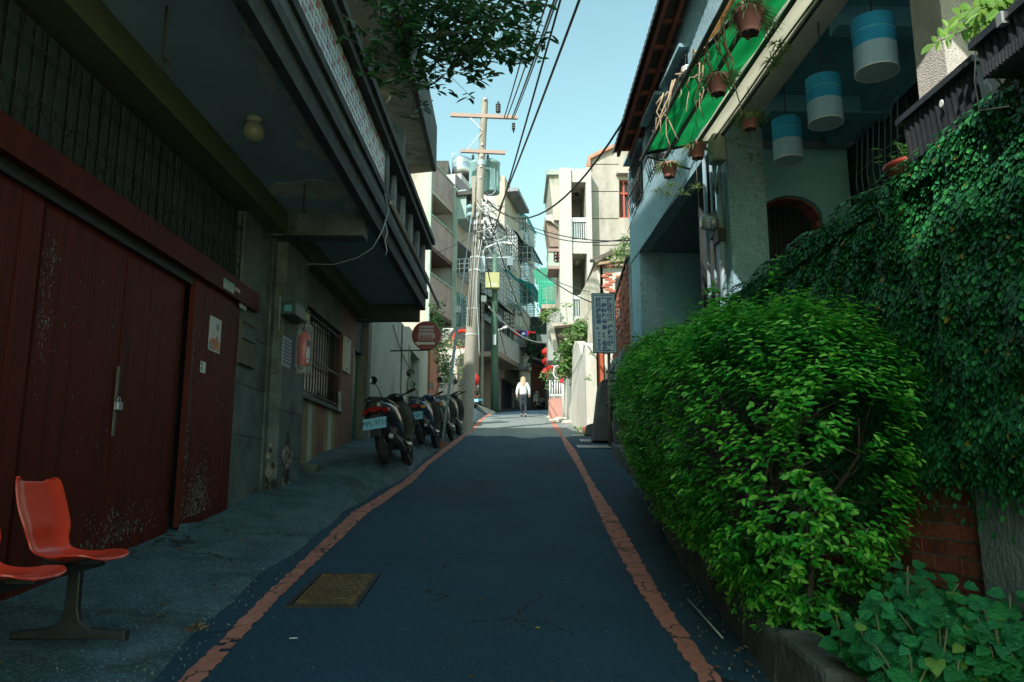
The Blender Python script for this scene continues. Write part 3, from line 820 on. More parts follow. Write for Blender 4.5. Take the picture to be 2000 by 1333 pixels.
for a, b, z0, z1 in W3:
    wseg(cur, a, zb); wseg(a, b, zb, z0); wseg(a, b, z1); cur = b
wseg(cur, SF, zb)
m.fbox(FR, sc0, SF, ZS, zb, -0.22, 0, pebble)
m.build('upper_wall', parent=hR)
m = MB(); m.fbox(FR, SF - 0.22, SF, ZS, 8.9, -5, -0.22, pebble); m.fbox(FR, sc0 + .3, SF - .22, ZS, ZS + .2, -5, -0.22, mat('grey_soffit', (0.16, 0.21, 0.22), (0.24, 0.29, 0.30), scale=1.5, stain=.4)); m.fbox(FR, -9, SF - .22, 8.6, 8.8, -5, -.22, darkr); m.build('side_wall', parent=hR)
fw = mat('dark_window_frame', (0.05, 0.055, 0.05), (0.08, 0.085, 0.08), scale=9, rough=0.6)
for a, b, z0, z1 in W3:
    m = MB()
    m.fbox(FR, a, b, z0, z0 + .05, -.16, -.08, fw); m.fbox(FR, a, b, z1 - .05, z1, -.16, -.08, fw)
    for q in (a, (a + b) / 2 - .025, b - .05): m.fbox(FR, q, q + .05, z0 + .05, z1 - .05, -.16, -.08, fw)
    wd = m.build('window', parent=hR)
    m = MB(); m.fbox(FR, a + .05, b - .05, z0 + .05, z1 - .05, -.14, -.13, mat('dark_glass', (0.012, 0.016, 0.016))); m.build('pane', parent=wd)
    m = MB(); n = 8
    for i in range(n + 1):
        s_ = a + (b - a) * i / n
        m.tube([FR.p(s_, z0 - .02, 0.02), FR.p(s_, z0 + .3, 0.10), FR.p(s_, z1 + .02, 0.02)], 0.009, 5, blackm)
    for z_, dd in ((z0 + .02, .03), (z0 + .33, .10), (z1 - .1, .04)): m.fbox(FR, a - .02, b + .02, z_, z_ + .02, dd, dd + .015, blackm)
    m.build('window_grille', parent=wd)
    m = MB(); m.fbox(FR, a - .08, b + .08, z1 + .02, z1 + .08, 0.0, 0.16, pebble); m.build('window_hood', parent=wd)
# pale beam above the porch
m = MB(); m.fbox(FR, -9, sc0, ZS, 6.90, -0.35, 0.05, paleb); m.fbox(FR, -9, sc0, 6.90, zb, -0.35, 0.0, paleb); m.build('porch_beam', parent=hR)
m = MB(); m.fbox(FR, -9, sc0 + .3, ZS + .10, ZS + .3, -5, -0.35, tealc); m.build('porch_ceiling', parent=hR)
for q in (-1.2, -3.1, -5.0, -6.9):
    m = MB(); m.fbox(FR, q, q + .22, ZS - .12, ZS + .10, -3.4, -0.35, tealc); m.build('ceiling_beam', parent=hR)
m = MB(); m.fbox(FR, -9, sc0, ZS - .1, ZS + .10, -1.75, -1.5, tealc); m.build('ceiling_beam', parent=hR)
# lower storey pillars and recess
sf0, sf1 = FR.hit(1272, 560)[0], FR.hit(1240, 560)[0]
m = MB(); m.fbox(FR, sf1 - .45, SF, G(15), ZS, -0.5, -0.02, pebble)
m.build('pillar', parent=hR, bevel=0.01)
m = MB(); m.fbox(FR, sf1 - .46, SF + .003, 4.35, 4.372, -0.505, -0.012, jg); m.build('joint', parent=hR)
m = MB(); m.fbox(FR, sf1 - .42, sf1 - .2, G(13), ZS, -1.62, -0.5, bluew)
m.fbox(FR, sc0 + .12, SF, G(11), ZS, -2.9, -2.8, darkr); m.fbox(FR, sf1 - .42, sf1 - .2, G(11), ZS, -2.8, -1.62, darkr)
pass
m.build('recess_wall', parent=hR)
# near pillar: brick strip beside it then the pebble face
m = MB(); m.fbox(FR, sc0 - 0.30, sc0, 2.9, ZS, -0.50, 0.0, pebble); m.build('pillar', parent=hR, bevel=0.012)
for i in range(30):
    z = 2.95 + i * 0.11
    for j, (d0, d1) in enumerate(((-.20, -.005), (-.42, -.21))):
        if z > ZS - .1: break
        q = MB(); q.fbox(FR, sc0 + .002, sc0 + 0.12 + ru(-.004, .004), z, z + .098, d0, d1, brickm); q.build('brick', parent=hR)
# sunlit pillar at the near end of the porch
NP = at_y(1915, 120, 5.2)
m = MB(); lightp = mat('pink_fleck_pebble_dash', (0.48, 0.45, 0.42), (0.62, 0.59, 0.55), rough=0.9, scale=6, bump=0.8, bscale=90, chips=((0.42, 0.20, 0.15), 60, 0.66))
m.box((3.02, 5.1, 2.9), (3.46, 5.5, ZS), lightp); m.build('pillar', parent=hR, bevel=0.012)
# arch wall across the porch
YA = 10.75
def arch_pt(px, py): return at_y(px, py, YA)
xl = arch_pt(1487, 480).x; xr = arch_pt(1611, 480).x; zsr = arch_pt(1550, 425).z; ztop = arch_pt(1550, 382).z
xw0 = FR.p(sc0, 0, -0.1).x; xw1 = arch_pt(1658, 350).x
m = MB()
T = 0.28
m.box((xw0, YA, 2.9), (xl, YA + T, ZS), bluew)
m.box((xr, YA, 2.9), (xw1, YA + T, ZS), bluew)
n = 16
cx = (xl + xr) / 2; hw = (xr - xl) / 2
arc = [(cx - hw * cos(pi * i / n), zsr + (ztop - zsr) * sin(pi * i / n)) for i in range(n + 1)]
for (ax, az), (bx, bz) in zip(arc, arc[1:]):
    m.prism([(ax, YA, az), (bx, YA, bz), (bx, YA, ZS), (ax, YA, ZS)], (0, T, 0), bluew)
m.build('arch_wall', parent=hR)
for i in range(n):
    a0 = pi * i / n; a1 = pi * (i + .92) / n
    P4 = [(cx - hw * k * cos(a), zsr + (ztop - zsr) * sin(a) * k) for a, k in ((a0, .995), (a1, .995), (a1, .93), (a0, .93))]
    q = MB(); q.prism([(x, YA + .09, z) for x, z in P4], (0, T, 0), brickm); q.build('brick', parent=hR)
for i in range(16):
    z = zsr - .11 * (i + 1)
    q = MB(); q.box((xr - .06, YA + .09, z), (xr + .0, YA + T, z + .095), brickm); q.build('brick', parent=hR)
m = MB()
for i in range(12):
    x = xl + (xr - xl) * (i + .5) / 12
    zz = zsr + (ztop - zsr) * sqrt(max(0, 1 - ((x - cx) / hw) ** 2))
    m.tube([(x, YA + .34, 2.9), (x, YA + .34, zz)], 0.012, 5, blackm)
for z in (3.3, 4.0, 4.6): m.box((xl, YA + .33, z), (xr, YA + .35, z + .03), blackm)
m.build('arch_gate', parent=hR)
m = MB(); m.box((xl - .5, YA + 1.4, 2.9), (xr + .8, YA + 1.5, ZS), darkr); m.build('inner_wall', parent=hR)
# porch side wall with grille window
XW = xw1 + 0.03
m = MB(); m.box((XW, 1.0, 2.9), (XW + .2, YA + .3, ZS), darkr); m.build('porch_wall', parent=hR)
pg = mat('teal_grille_paint', (0.10, 0.20, 0.24), (0.14, 0.26, 0.30), rough=0.5, scale=9)
a = at_x(1678, 285, XW - .1); b = at_x(1765, 285, XW - .1)
wz0 = at_x(1720, 345, XW - .1).z; wz1 = at_x(1720, 225, XW - .1).z
m = MB(); m.box((XW - .03, b.y, wz0), (XW - .002, a.y, wz1), mat('porch_window_glass', (0.03, 0.06, 0.07), (0.04, 0.08, 0.09), rough=0.2)); wpo = m.build('window', parent=hR)
m = MB()
for i in range(8):
    y = b.y + (a.y - b.y) * i / 7
    m.tube([(XW - .03, y, wz0 - .12), (XW - .16, y, wz0 - .10), (XW - .18, y, wz0 + .1), (XW - .12, y, wz1), (XW - .12, y, wz1 + .08)], 0.010, 5, pg)
for z in (wz0 - .06, wz0 + .25, wz1 - .05): m.tube([(XW - .15, b.y - .04, z), (XW - .15, a.y + .04, z)], 0.010, 5, pg)
m.build('window_grille', parent=wpo)
# roof: corrugated sheets, fascia and rafters
rdark = mat('dark_corrugated_sheet', (0.030, 0.026, 0.028), (0.06, 0.045, 0.045), rough=0.6, scale=5, bump=0.3)
rred = mat('red_oxide_timber', (0.20, 0.045, 0.025), (0.32, 0.09, 0.05), rough=0.7, scale=6, stain=0.5)
sE = FR.hit(1191, 317, .55)[0]
sM = FR.hit(1286, 75, .6)[0]
def rz_(s_): return .155 * max(0, SF - s_) if SF - s_ < 8 else 1.24
def eave(s0, s1, dz, dout):
    m = MB(); n = int((s1 - s0) / 0.04)
    def fn(u, v):
        s_ = s0 + (s1 - s0) * u; d = dout - v * 2.2
        return FR.p(s_, 8.28 + dz + rz_(s_) + v * .75 + 0.016 * sin(s_ * 2 * pi / 0.16), d)
    m.grid(fn, n, 3, rdark)
    m.grid(lambda u, v: fn(u, 1 - v) - Vector((0, 0, 0.02)), n, 3, rdark)
    m.grid(lambda u, v: fn(u, 0) - Vector((0, 0, 0.10 * v)), n, 1, rdark)
    m.build('roof_sheet', parent=hR)
eave(sM, sE, 0.0, 0.50)
eave(-5.0, sM - .03, 0.10, 0.60)
for dd, zz in ((.38, 8.21), (.14, 8.17)):
    m = MB(); m.beam(FR.p(SF - 8, zz + 1.24, dd), FR.p(sE - .06, zz + rz_(sE), dd), .06, .10, rred); m.build('fascia_board', parent=hR)
q = SF - 7.9
while q < sE - .2:
    m = MB(); m.fbox(FR, q, q + .07, 8.22 + rz_(q), 8.29 + rz_(q), 0.0, 0.35, rred); m.build('rafter', parent=hR); q += 0.62
m = MB(); m.beam(FR.p(SF - 8, 8.31 + 1.24, .18), FR.p(sE - .1, 8.31 + rz_(sE), .18), .36, .02, mat('soffit_board', (0.05, 0.04, 0.035), (0.09, 0.06, 0.05), scale=5)); m.build('soffit', parent=hR)

# conduits, meter and boxes by the pillar
pipe_m = mat('blue_grey_pipe', (0.16, 0.25, 0.30), (0.24, 0.33, 0.38), rough=0.4, scale=3, stain=0.4, stain_scale=5, stain_col=(0.18, 0.10, 0.05))
cd = thing('conduit_run', FR.p(sc0 + .25, 3, .1), 'blue-grey conduits and service box running up beside the pebble-dash pillar', 'pipes')
for px_, r_, dd, top in ((1411, .045, .06, 330), (1396, .022, .05, 300), (1383, .028, .07, 290)):
    s_, _ = FR.hit(px_, 500, dd); zt_ = FR.hit(px_, top, dd)[1]
    m = MB(); m.tube([FR.p(s_, 2.3, dd), FR.p(s_, zt_, dd)], r_, 10, pipe_m); m.build('pipe', parent=cd)
s_, z_ = FR.hit(1402, 305, .12)
m = MB(); m.fbox(FR, s_ - .12, s_ + .12, z_ - .1, z_ + .28, 0.03, 0.22, mat('beige_service_head', (0.24, 0.28, 0.22), (0.32, 0.35, 0.28), scale=6)); m.build('service_head', parent=cd, bevel=0.03)
m = MB(); 
m.tube([FR.p(s_ + .0, z_ - .1, .1), FR.p(s_ - .05, z_ - .35, .16), FR.p(s_ + .05, z_ - .5, .14), FR.p(s_ + .12, z_ - .3, .15), FR.p(s_ + .1, z_ - .05, .12)], 0.02, 6, pipe_m); m.build('cable_loop', parent=cd)
mt_ = thing('electric_meter', FR.p(*FR.hit(1378, 440, .2), .1), 'grey glass-domed electricity meter on the conduit run', 'meter')
s_, z_ = FR.hit(1380, 440, .2)
m = MB(); m.fbox(FR, s_ - .10, s_ + .12, z_ - .18, z_ + .16, 0.03, 0.14, mat('meter_backplate', (0.10, 0.16, 0.19), (0.14, 0.21, 0.24))); m.build('backplate', parent=mt_)
m = MB(); m.lathe([(.11, 0), (.11, .06), (.10, .12), (.06, .14)], FR.p(s_, z_ + .04, .14), 16, mat('meter_glass', (0.30, 0.34, 0.36), (0.4, 0.43, 0.45), rough=0.15, metal=.2), R=Matrix.Rotation(-pi / 2, 3, 'Y')); m.build('dome', parent=mt_)
m = MB(); m.lathe([(.09, 0), (.09, .05), (.07, .1)], FR.p(s_ - .16, z_ - .02, .12), 14, steel, R=Matrix.Rotation(-pi / 2, 3, 'Y')); m.fbox(FR, s_ - .26, s_ - .06, z_ - .3, z_ - .12, 0.03, 0.13, blackm); m.build('switch_box', parent=mt_)
# thin line across the facade
for i, (a, b) in enumerate((((1225, 455), (1300, 270)), ((1240, 505), (1340, 350)))):
    m = MB(); A_ = FR.p(*FR.hit(*a, .03), .03); B_ = FR.p(*FR.hit(*b, .03), .03); m.tube(wire(A_, B_, .02, 4), 0.008, 4, blackm); m.build('surface_cable', parent=hR)

# ------------------------------------------------------------------ green awning
aw = thing('green_awning', FR.p(-1, ZS, 0.5), 'translucent green net awning on dark tubes over the porch front', 'awning')
tubem = mat('dark_green_tube', (0.025, 0.04, 0.035), (0.05, 0.07, 0.06), rough=0.5, scale=6)
gnet = mat('green_shade_net', (0.004, 0.17, 0.045), (0.01, 0.27, 0.075), rough=0.7, scale=3, trans=0.62, stain=.4, stain_scale=2, stain_col=(0.01, 0.09, 0.03), stretch=(1, .4, 1))
orpl = mat('orange_corrugated_plastic', (0.36, 0.17, 0.06), (0.45, 0.26, 0.11), rough=0.5, scale=3, trans=0.35, stain=.5, stain_scale=2)
O0 = at_x(1256, 306, 1.85); O1 = at_x(1419, 0, 1.97)
I0 = FR.p(*FR.hit(1400, 278, 0.08), 0.08)
D = (O1 - O0)
O1 = O0 + D * 1.2
zA = O0.z; 
I0 = Vector((I0.x, I0.y, I0.z))
I1 = FR.p(-9 + 10.5 * 0 + (O1.y - 10.5) * 1.0, I0.z + (O1.z - O0.z) * 0.8, 0.08)
def ap(u, v, h=0.0):
    """u across from the lane side to the wall, v from the far end towards the viewer"""
    a = O0.lerp(O1, v); b = I0.lerp(I1, v); return a.lerp(b, u) + Vector((0, 0, h))
for u_ in (0.0, 0.36, 0.72, 1.0):
    m = MB(); m.tube([ap(u_, -0.03), ap(u_, 0.5), ap(u_, 1)], 0.028, 8, tubem); m.build('long_tube', parent=aw)
for v_ in (0.0, 0.52, 0.98):
    m = MB(); m.tube([ap(-.03, v_, .035), ap(1.0, v_, .035)], 0.024, 8, tubem); m.build('cross_tube', parent=aw)
for u_ in (0.06, .95):
    m = MB(); m.tube([ap(u_, 0.0, -.02), ap(u_ * .4 + .55, 0.02, -.38)], 0.015, 6, tubem); m.build('strut', parent=aw)
m = MB()
m.grid(lambda u, v: ap(u * .70, v * .54, 0.055 + 0.03 * sin(9 * u) * sin(25 * v) + 0.012 * sin(40 * v + 6 * u)), 16, 50, gnet)
m.build('net_cover', parent=aw)
m = MB()
RR = random.Random(4)
for i in range(11):
    u0 = 0.0 + i * .066
    q = MB(); mt = orpl if i % 3 != 2 else gnet
    q.grid(lambda u, v: ap(u0 + u * .068, 0.53 + v * .47, 0.06 + .015 * sin(u * pi) + .004 * (i % 2)), 3, 4, mt); q.build('cover_strip', parent=aw)
m = MB(); m.grid(lambda u, v: ap(.70 + .30 * u, v, .05 + .012 * sin(u * 9) + .006 * sin(v * 60)), 10, 60, mat('cream_sheer_plastic', (0.50, 0.50, 0.38), (0.60, 0.60, 0.48), rough=.5, scale=3, trans=.55, stretch=(1, .3, 1), stain=.3, stain_scale=2, stain_col=(.15, .3, .14))); m.build('sheer_strip', parent=aw)  # cream sheet put in to dim the sun on the lanterns
m = MB(); m.grid(lambda u, v: ap(1.0 + .01 * u, v, .04 + (ZS + .12 - ap(1, v).z) * u), 3, 60, MATS['cream_sheer_plastic']); m.build('sun_block_panel', parent=aw)  # cream panel added to block sun slipping onto the lanterns
m = MB(); m.tube([ap(.88, v * .1, -.06 - .04 * sin(v * 3)) for v in range(0, 9)], 0.012, 5, gnet); m.build('cord', parent=aw)
# dried stems hanging off the awning and a porcelain insulator
dv = thing('dried_vine', ap(0.0, .5), 'bundle of dried pale stems hanging off the awning corner under the eave', 'vine')
dry = mat('dried_stem', (0.32, 0.24, 0.15), (0.46, 0.36, 0.24), scale=20)
m = MB(); RR = random.Random(12)
for k in range(26):
    a = ap(RR.uniform(-.12, .25), RR.uniform(.44, .64), .1); p = [a]
    for j in range(5): p.append(p[-1] + Vector((RR.uniform(-.08, .08), RR.uniform(-.08, .10), RR.uniform(-.22, .02))))
    m.tube(p, [.012, .01, .009, .008, .006, .004], 5, dry)
m.build('stem', parent=dv)
ins = thing('porcelain_insulator', FR.p(*FR.hit(1342, 140, .3), .3), 'white ribbed porcelain insulator on the wall below the eave', 'insulator')
porc = mat('white_porcelain', (0.62, 0.64, 0.64), rough=0.2)
m = MB(); c = FR.p(*FR.hit(1342, 148, .3), .3); m.lathe([(.03, 0), (.07, .01), (.07, .03), (.04, .04), (.08, .05), (.08, .075), (.045, .085), (.08, .095), (.08, .12), (.03, .13), (.03, .16)], c, 16, porc); m.build('ribbed_body', parent=ins)
m = MB(); m.beam(c + Vector((0, 0, .02)), c + Vector((.32, 0, .02)), .025, .025, blackm); m.build('bracket', parent=ins)

# ------------------------------------------------------------------ lanterns in the porch
fab_b = mat('blue_fabric', (0.025, 0.36, 0.74), (0.035, 0.42, 0.82), rough=0.9, scale=30, bump=0.3, bscale=200, trans=0.3)
fab_w = mat('grey_white_fabric', (0.38, 0.58, 0.80), (0.45, 0.65, 0.86), rough=0.9, scale=30, bump=0.3, bscale=200, trans=0.3)
fab_in = mat('lining_fabric', (0.30, 0.40, 0.42), (0.36, 0.46, 0.48), rough=0.9)
def drum(pxl, pxr, pyt, pyb, label):
    t_ = .34 * FPX / (pxr - pxl)
    c = CAMP + ray((pxl + pxr) / 2, (pyt + pyb) / 2 + 4) * t_
    H = (pyb - pyt - (pxr - pxl) * .42) / FPX * t_ * 1.06; r = .17
    o = thing('drum_lantern', (c.x, c.y, c.z - H / 2), label, 'lantern', 'blue and white drum lanterns hung from the porch ceiling')
    z0 = c.z - H / 2
    m = MB(); m.lathe([(r, 0), (r, .004), (r, H * .46)], (c.x, c.y, z0), 32, fab_w, capb=False, capt=False); m.build('lower_band', parent=o)
    m = MB(); m.lathe([(r, H * .46), (r, H * .72)], (c.x, c.y, z0), 32, fab_b, capb=False, capt=False); m.lathe([(r, H * .733), (r, H * .997), (r * .98, H)], (c.x, c.y, z0), 32, fab_b, capb=False, capt=False); m.build('upper_band', parent=o)
    m = MB(); m.lathe([(r, H * .72), (r + .002, H * .723), (r + .002, H * .730), (r, H * .733)], (c.x, c.y, z0), 32, mat('turquoise_piping', (0.20, 0.62, 0.66)), capb=False, capt=False); m.build('piping', parent=o)
    m = MB(); m.lathe([(r * .985, H), (r * .985, 0.002)], (c.x, c.y, z0), 32, fab_in, capb=False, capt=True); m.build('lining', parent=o)
    m = MB(); m.lathe([(r * .97, 0), (r + .004, -.003), (r + .004, .008), (r * .97, .008)], (c.x, c.y, z0), 32, whitepl, capb=False, capt=False); m.build('hoop', parent=o)
    m = MB(); m.tube([(c.x, c.y, z0 + H), (c.x, c.y, ZS + .09)], .006, 5, blackm)
    for k in range(3):
        a = 2 * pi * k / 3; m.tube([(c.x + r * cos(a), c.y + r * sin(a), z0 + H * .98), (c.x, c.y, z0 + H + .08)], .003, 4, blackm)
    m.build('cord', parent=o)
drum(1510, 1565, 220, 322, 'smallest and farthest blue and white drum lantern, above the brick arch')
drum(1577, 1642, 137, 252, 'blue and white drum lantern second from the arch')
drum(1668, 1748, 20, 156, 'large blue and white drum lantern, nearest one shown whole')
drum(1806, 1896, -140, 18, 'drum lantern showing only its pale bottom rim at the top edge of the photo')

# ------------------------------------------------------------------ hanging flower pots
potm = mat('pink_brown_plastic_pot', (0.44, 0.16, 0.15), (0.54, 0.22, 0.20), rough=0.55, scale=8, stain=0.25, stain_scale=7)
rim_d = mat('pot_underside', (0.05, 0.03, 0.03), (0.08, 0.045, 0.04), rough=0.8)
spider = mat('spider_plant_leaf', (0.16, 0.30, 0.10), (0.34, 0.46, 0.22), rough=0.45, scale=40, trans=0.3, island=0.35)
def strap(m, p, dirv, L, w, droop, mt, n=5, RR=R):
    """one long arching strap leaf"""
    dirv = Vector(dirv).normalized(); side = dirv.cross(Vector((0, 0, 1)));
    if side.length < .01: side = Vector((1, 0, 0))
    side.normalize(); ids = []; q = Vector(p); d = dirv.copy()
    prev = None
    for i in range(n + 1):
        f = i / n; ww = w * (1 - f) ** .6 * .5 + .0006
        a = m.verts([q - side * ww, q + side * ww])
        if prev is not None: m.face([prev, prev + 1, a + 1, a], mt, True)
        prev = a
        d = (d - Vector((0, 0, droop / n))).normalized(); q = q + d * (L / n)
def tuft(m, c, n, L, w, mt, RR, droop=1.6, up=.9):
    for k in range(n):
        a = RR.uniform(0, 2 * pi); e = RR.uniform(.15, up)
        strap(m, Vector(c) + Vector((cos(a), sin(a), 0)) * .02, (cos(a), sin(a), e), L * RR.uniform(.55, 1.1), w, droop * RR.uniform(.6, 1.3), mt)
def hang_pot(px, py, wpx, dz_top, label, nleaf=60, babies=(), seed=1):
    t_ = .21 * FPX / wpx
    c = CAMP + ray(px, py) * t_
    RR = random.Random(seed)
    o = thing('hanging_pot', c, label, 'hanging plant', 'pink plastic pots hung from the green awning')
    r = .105
    m = MB(); m.lathe([(r * .62, -.085), (r * .66, -.08), (r * .70, -.045), (r * .72, -.045), (r * .93, .055), (r * 1.04, .055), (r * 1.06, .085), (r * .98, .085), (r * .9, .05)], c, 24, potm, capb=False, capt=False); m.build('pot', parent=o)
    m = MB(); m.lathe([(r * .62, -.080), (r * .6, -.078)], c, 20, rim_d, capb=False)
    for k in range(5):
        a = 2 * pi * k / 5 + .3; m.cbox(c + Vector((r * .55 * cos(a), r * .55 * sin(a), -.088)), (.02, .02, .016), rim_d)
    m.build('pot_base', parent=o)
    m = MB(); m.lathe([(r * .97, .06), (r * .5, .075)], c, 18, mat('potting_soil', (0.03, 0.022, 0.015)), capb=False); m.build('soil', parent=o)
    m = MB(); top = c + Vector((0, 0, dz_top))
    for k in range(3):
        a = 2 * pi * k / 3 + .4; m.tube([c + Vector((r * cos(a), r * sin(a), .08)), top], .0022, 4, blackm)
    m.tube([top, top + Vector((0, 0, .04))], .004, 4, potm); m.build('hanger', parent=o)
    m = MB(); tuft(m, c + Vector((0, 0, .08)), int(nleaf * 1.8), .24, .017, spider, RR)
    for bx, by, bz in babies:
        e = c + Vector((bx, by, bz)); m.tube([c + Vector((0, 0, .1)), c + Vector((bx * .6, by * .6, .12)), c + Vector((bx, by, bz * .4)), e], .0025, 4, dry); tuft(m, e, 26, .12, .012, spider, RR, 1.0, 1.2)
    m.build('foliage', parent=o)
hang_pot(1463, 45, 57, .42, 'hanging pink pot of spider plant nearest the viewer, at the top edge', 80, [(.12, 0, -.02)], 1)
hang_pot(1402, 168, 44, .40, 'hanging pink pot before the green net with a tuft growing from its side', 55, [(.07, -.1, -.02), (.15, 0, .12)], 2)
hang_pot(1464, 240, 36, .40, 'bushy spider plant in a hanging pot against the dark porch beside the pillar', 120, [(-.1, -.02, -.3), (-.18, .0, -.22), (.02, -.05, -.42)], 3)
hang_pot(1362, 297, 34, .38, 'hanging pink pot nearer the wall of the two at the net far end', 60, [(-.02, 0, -.45)], 4)
hang_pot(1307, 334, 33, .36, 'hanging pink pot farthest out over the lane at the awning tip', 70, [(-.15, 0, -.25), (.04, 0, -.2), (.15, 0, -.3), (-.05, 0, -.3)], 5)
# loose spiderette hanging from the beam corner
sp = thing('spider_plant', at_y(1535, 100, 7.6), 'loose spider plant tufts dangling at the end of the awning cross tube', 'plant')
m = MB(); RR = random.Random(77); c = at_y(1520, 92, 7.6)
for (a_, b_) in ((1518, 85), (1530, 100), (1505, 118), (1512, 128)): tuft(m, at_y(a_, b_, 7.6), 34, .15, .013, spider, RR, 1.5, 1.0)
m.tube([at_y(1508, 80, 7.6), at_y(1518, 95, 7.6), at_y(1510, 125, 7.6)], .004, 4, dry)
m.build('foliage', parent=sp)

# ------------------------------------------------------------------ terrace retaining wall of brick
FW = Facade(2.13, 3.8, -0.048, 1, out=-1)
rw = thing('garden_wall', FW.p(0, G(3.8)), 'brick garden wall overgrown with creeping fig below the porch', 'wall')
sN = FW.hit(1925, 1000)[0]
m = MB()
m.fbox(FW, sN - .0, 2.9, -0.4, 3.06, -0.5, -0.02, mortar)
m.build('wall_core', parent=rw)
m = MB(); cem = mat('cement_render_buttress', (0.13, 0.16, 0.17), (0.24, 0.28, 0.29), scale=3, bump=0.6, bscale=40, stain=0.8, stain_scale=1.5, stain_col=(0.03, 0.04, 0.04))
m.fbox(FW, -4.5, sN - .006, -0.6, 3.06, -0.5, 0.045, cem); m.build('cement_buttress', parent=rw)
bw, bh = 0.225, 0.068
zc0 = G(3.2) - .05; nb = 0; st = MB()
for i in range(42):
    z = zc0 + i * (bh + .012)
    if z > 3.0: break
    s_ = sN + (0.0 if i % 2 else -.11)
    while s_ < 2.8:
        a = max(sN + .004, s_); b = min(2.88, s_ + bw - .012)
        if b - a > .04:
            pr = ru(-.006, .006); 
            if s_ < 1.35 and z < 1.95 and nb < 300:
                q = MB(); q.fbox(FW, a, b, z, z + bh, -0.03, -0.006 + pr, brickm); q.build('brick', parent=rw); nb += 1
            else: st.fbox(FW, a, b, z, z + bh, -0.03, 0.005 + pr, brick_isl)
        s_ += bw
tag(st.build('far_brick', parent=rw), kind='stuff')
m = MB(); m.fbox(FW, -4.5, 2.95, 3.062, 3.11, -0.5, 0.06, cem); m.build('coping', parent=rw)

# planter kerb of rough stones along the lane
pk = thing('planter_kerb', (1.4, 5, G(5)), 'low mossy stone kerb holding the bed of green shrubs', 'kerb')
kst = mat('dark_kerb_stone', (0.055, 0.06, 0.058), (0.12, 0.13, 0.125), rough=0.85, scale=5, bump=0.7, bscale=30, stain=0.6, stain_scale=3, vary=0.2)
y = -1.5; RR = random.Random(19)
while y < 16:
    L_ = RR.uniform(.35, .75); q = MB(); x = right_kerb(y); x2 = right_kerb(y + L_)
    h = RR.uniform(.20, .27); w_ = .22
    j = lambda: RR.uniform(-.015, .015)
    P8 = [(x + j(), y + .01, G(y) - .1), (x + w_, y + .01, G(y) - .1), (x2 + w_, y + L_ - .01, G(y + L_) - .1), (x2 + j(), y + L_ - .01, G(y + L_) - .1),
          (x + .02 + j(), y + .012, G(y) + h + j()), (x + w_, y + .01, G(y) + h + j()), (x2 + w_, y + L_ - .01, G(y + L_) + h + j()), (x2 + .02 + j(), y + L_ - .012, G(y + L_) + h + j())]
    q.hexa([Vector(p) for p in P8], kst); q.build('stone', parent=pk, bevel=0.03); y += L_
m = MB()
def soilp(u, v):
    y = -1.5 + 17.5 * u; x = right_kerb(y) + .18 + (FW.p(0, 0).x + .8 - right_kerb(y)) * v
    return (x, y, G(y) + .17 + .03 * sin(x * 9 + y * 5))
m.grid(soilp, 70, 8, mat('dark_soil', (0.02, 0.018, 0.012), (0.04, 0.033, 0.022), scale=9, bump=0.8)); m.build('soil', parent=pk)
# ------------------------------------------------------------------ foliage
def basis(nrm, ax):
    """leaf frame: length axis ax made square to the normal nrm"""
    n = nrm.normalized(); a = (ax - n * ax.dot(n))
    if a.length < 1e-4: a = Vector((1, 0, 0)) - n * n.x
    a.normalize(); return a, n.cross(a), n
def leaf(m, p, nrm, ax, L, W, mt, fold=.18, curl=.12):
    a, b, n = basis(nrm, ax); w = W / 2
    k = m.verts([p, p + a * (L * .30) + b * w * .85 + n * fold * w, p + a * (L * .68) + b * w * .85 + n * (fold * w - curl * L * .3),
                 p + a * L - n * curl * L, p + a * (L * .68) - b * w * .85 + n * (fold * w - curl * L * .3), p + a * (L * .30) - b * w * .85 + n * fold * w])
    m.face([k, k + 1, k + 2, k + 3], mt); m.face([k, k + 3, k + 4, k + 5], mt)
def leaf_mesh(L, W, mt, fold=.18, curl=.12):
    m = MB(); leaf(m, Vector((0, 0, 0)), Vector((0, 0, 1)), Vector((0, 1, 0)), L, W, mt, fold, curl); return m.mesh('leaf')
def leaf_piece(me, parent, p, nrm, ax, sc=1.0):
    a, b, n = basis(nrm, ax)
    c = bpy.data.objects.new('leaf', me); COL.objects.link(c); c.parent = parent
    # columns: local x -> -b, y -> a, z -> n
    M = Matrix((-b, a, n)).transposed()
    c.location = p - root_loc(parent); c.rotation_euler = M.to_euler(); c.scale = (sc, sc, sc)
    return c
def leaf_set(parent, items, keep, name, mats, shape):
    """items: (p, n, axis, L, W, matindex); the `keep` nearest to the lane viewpoint become leaf parts, the rest one joined part"""
    items.sort(key=lambda q: (q[0] - CAMP).length / q[3] if q[6] else 1e9)
    near, rest = items[:keep], items[keep:]
    Lr = sum(q[3] for q in near) / max(1, len(near)); Wr = sum(q[4] for q in near) / max(1, len(near))
    mes = [leaf_mesh(Lr, Wr, mt, *shape) for mt in mats]
    for q in near: leaf_piece(mes[q[5]], parent, q[0], q[1], q[2], q[3] / Lr)
    m = MB()
    for q in rest: leaf(m, q[0], q[1], q[2], q[3], q[4], mats[q[5]], *shape)
    return tag(m.build(name, parent=parent), kind='stuff')

def nz(p, s):
    from mathutils import noise
    return noise.noise(Vector(p) * s)

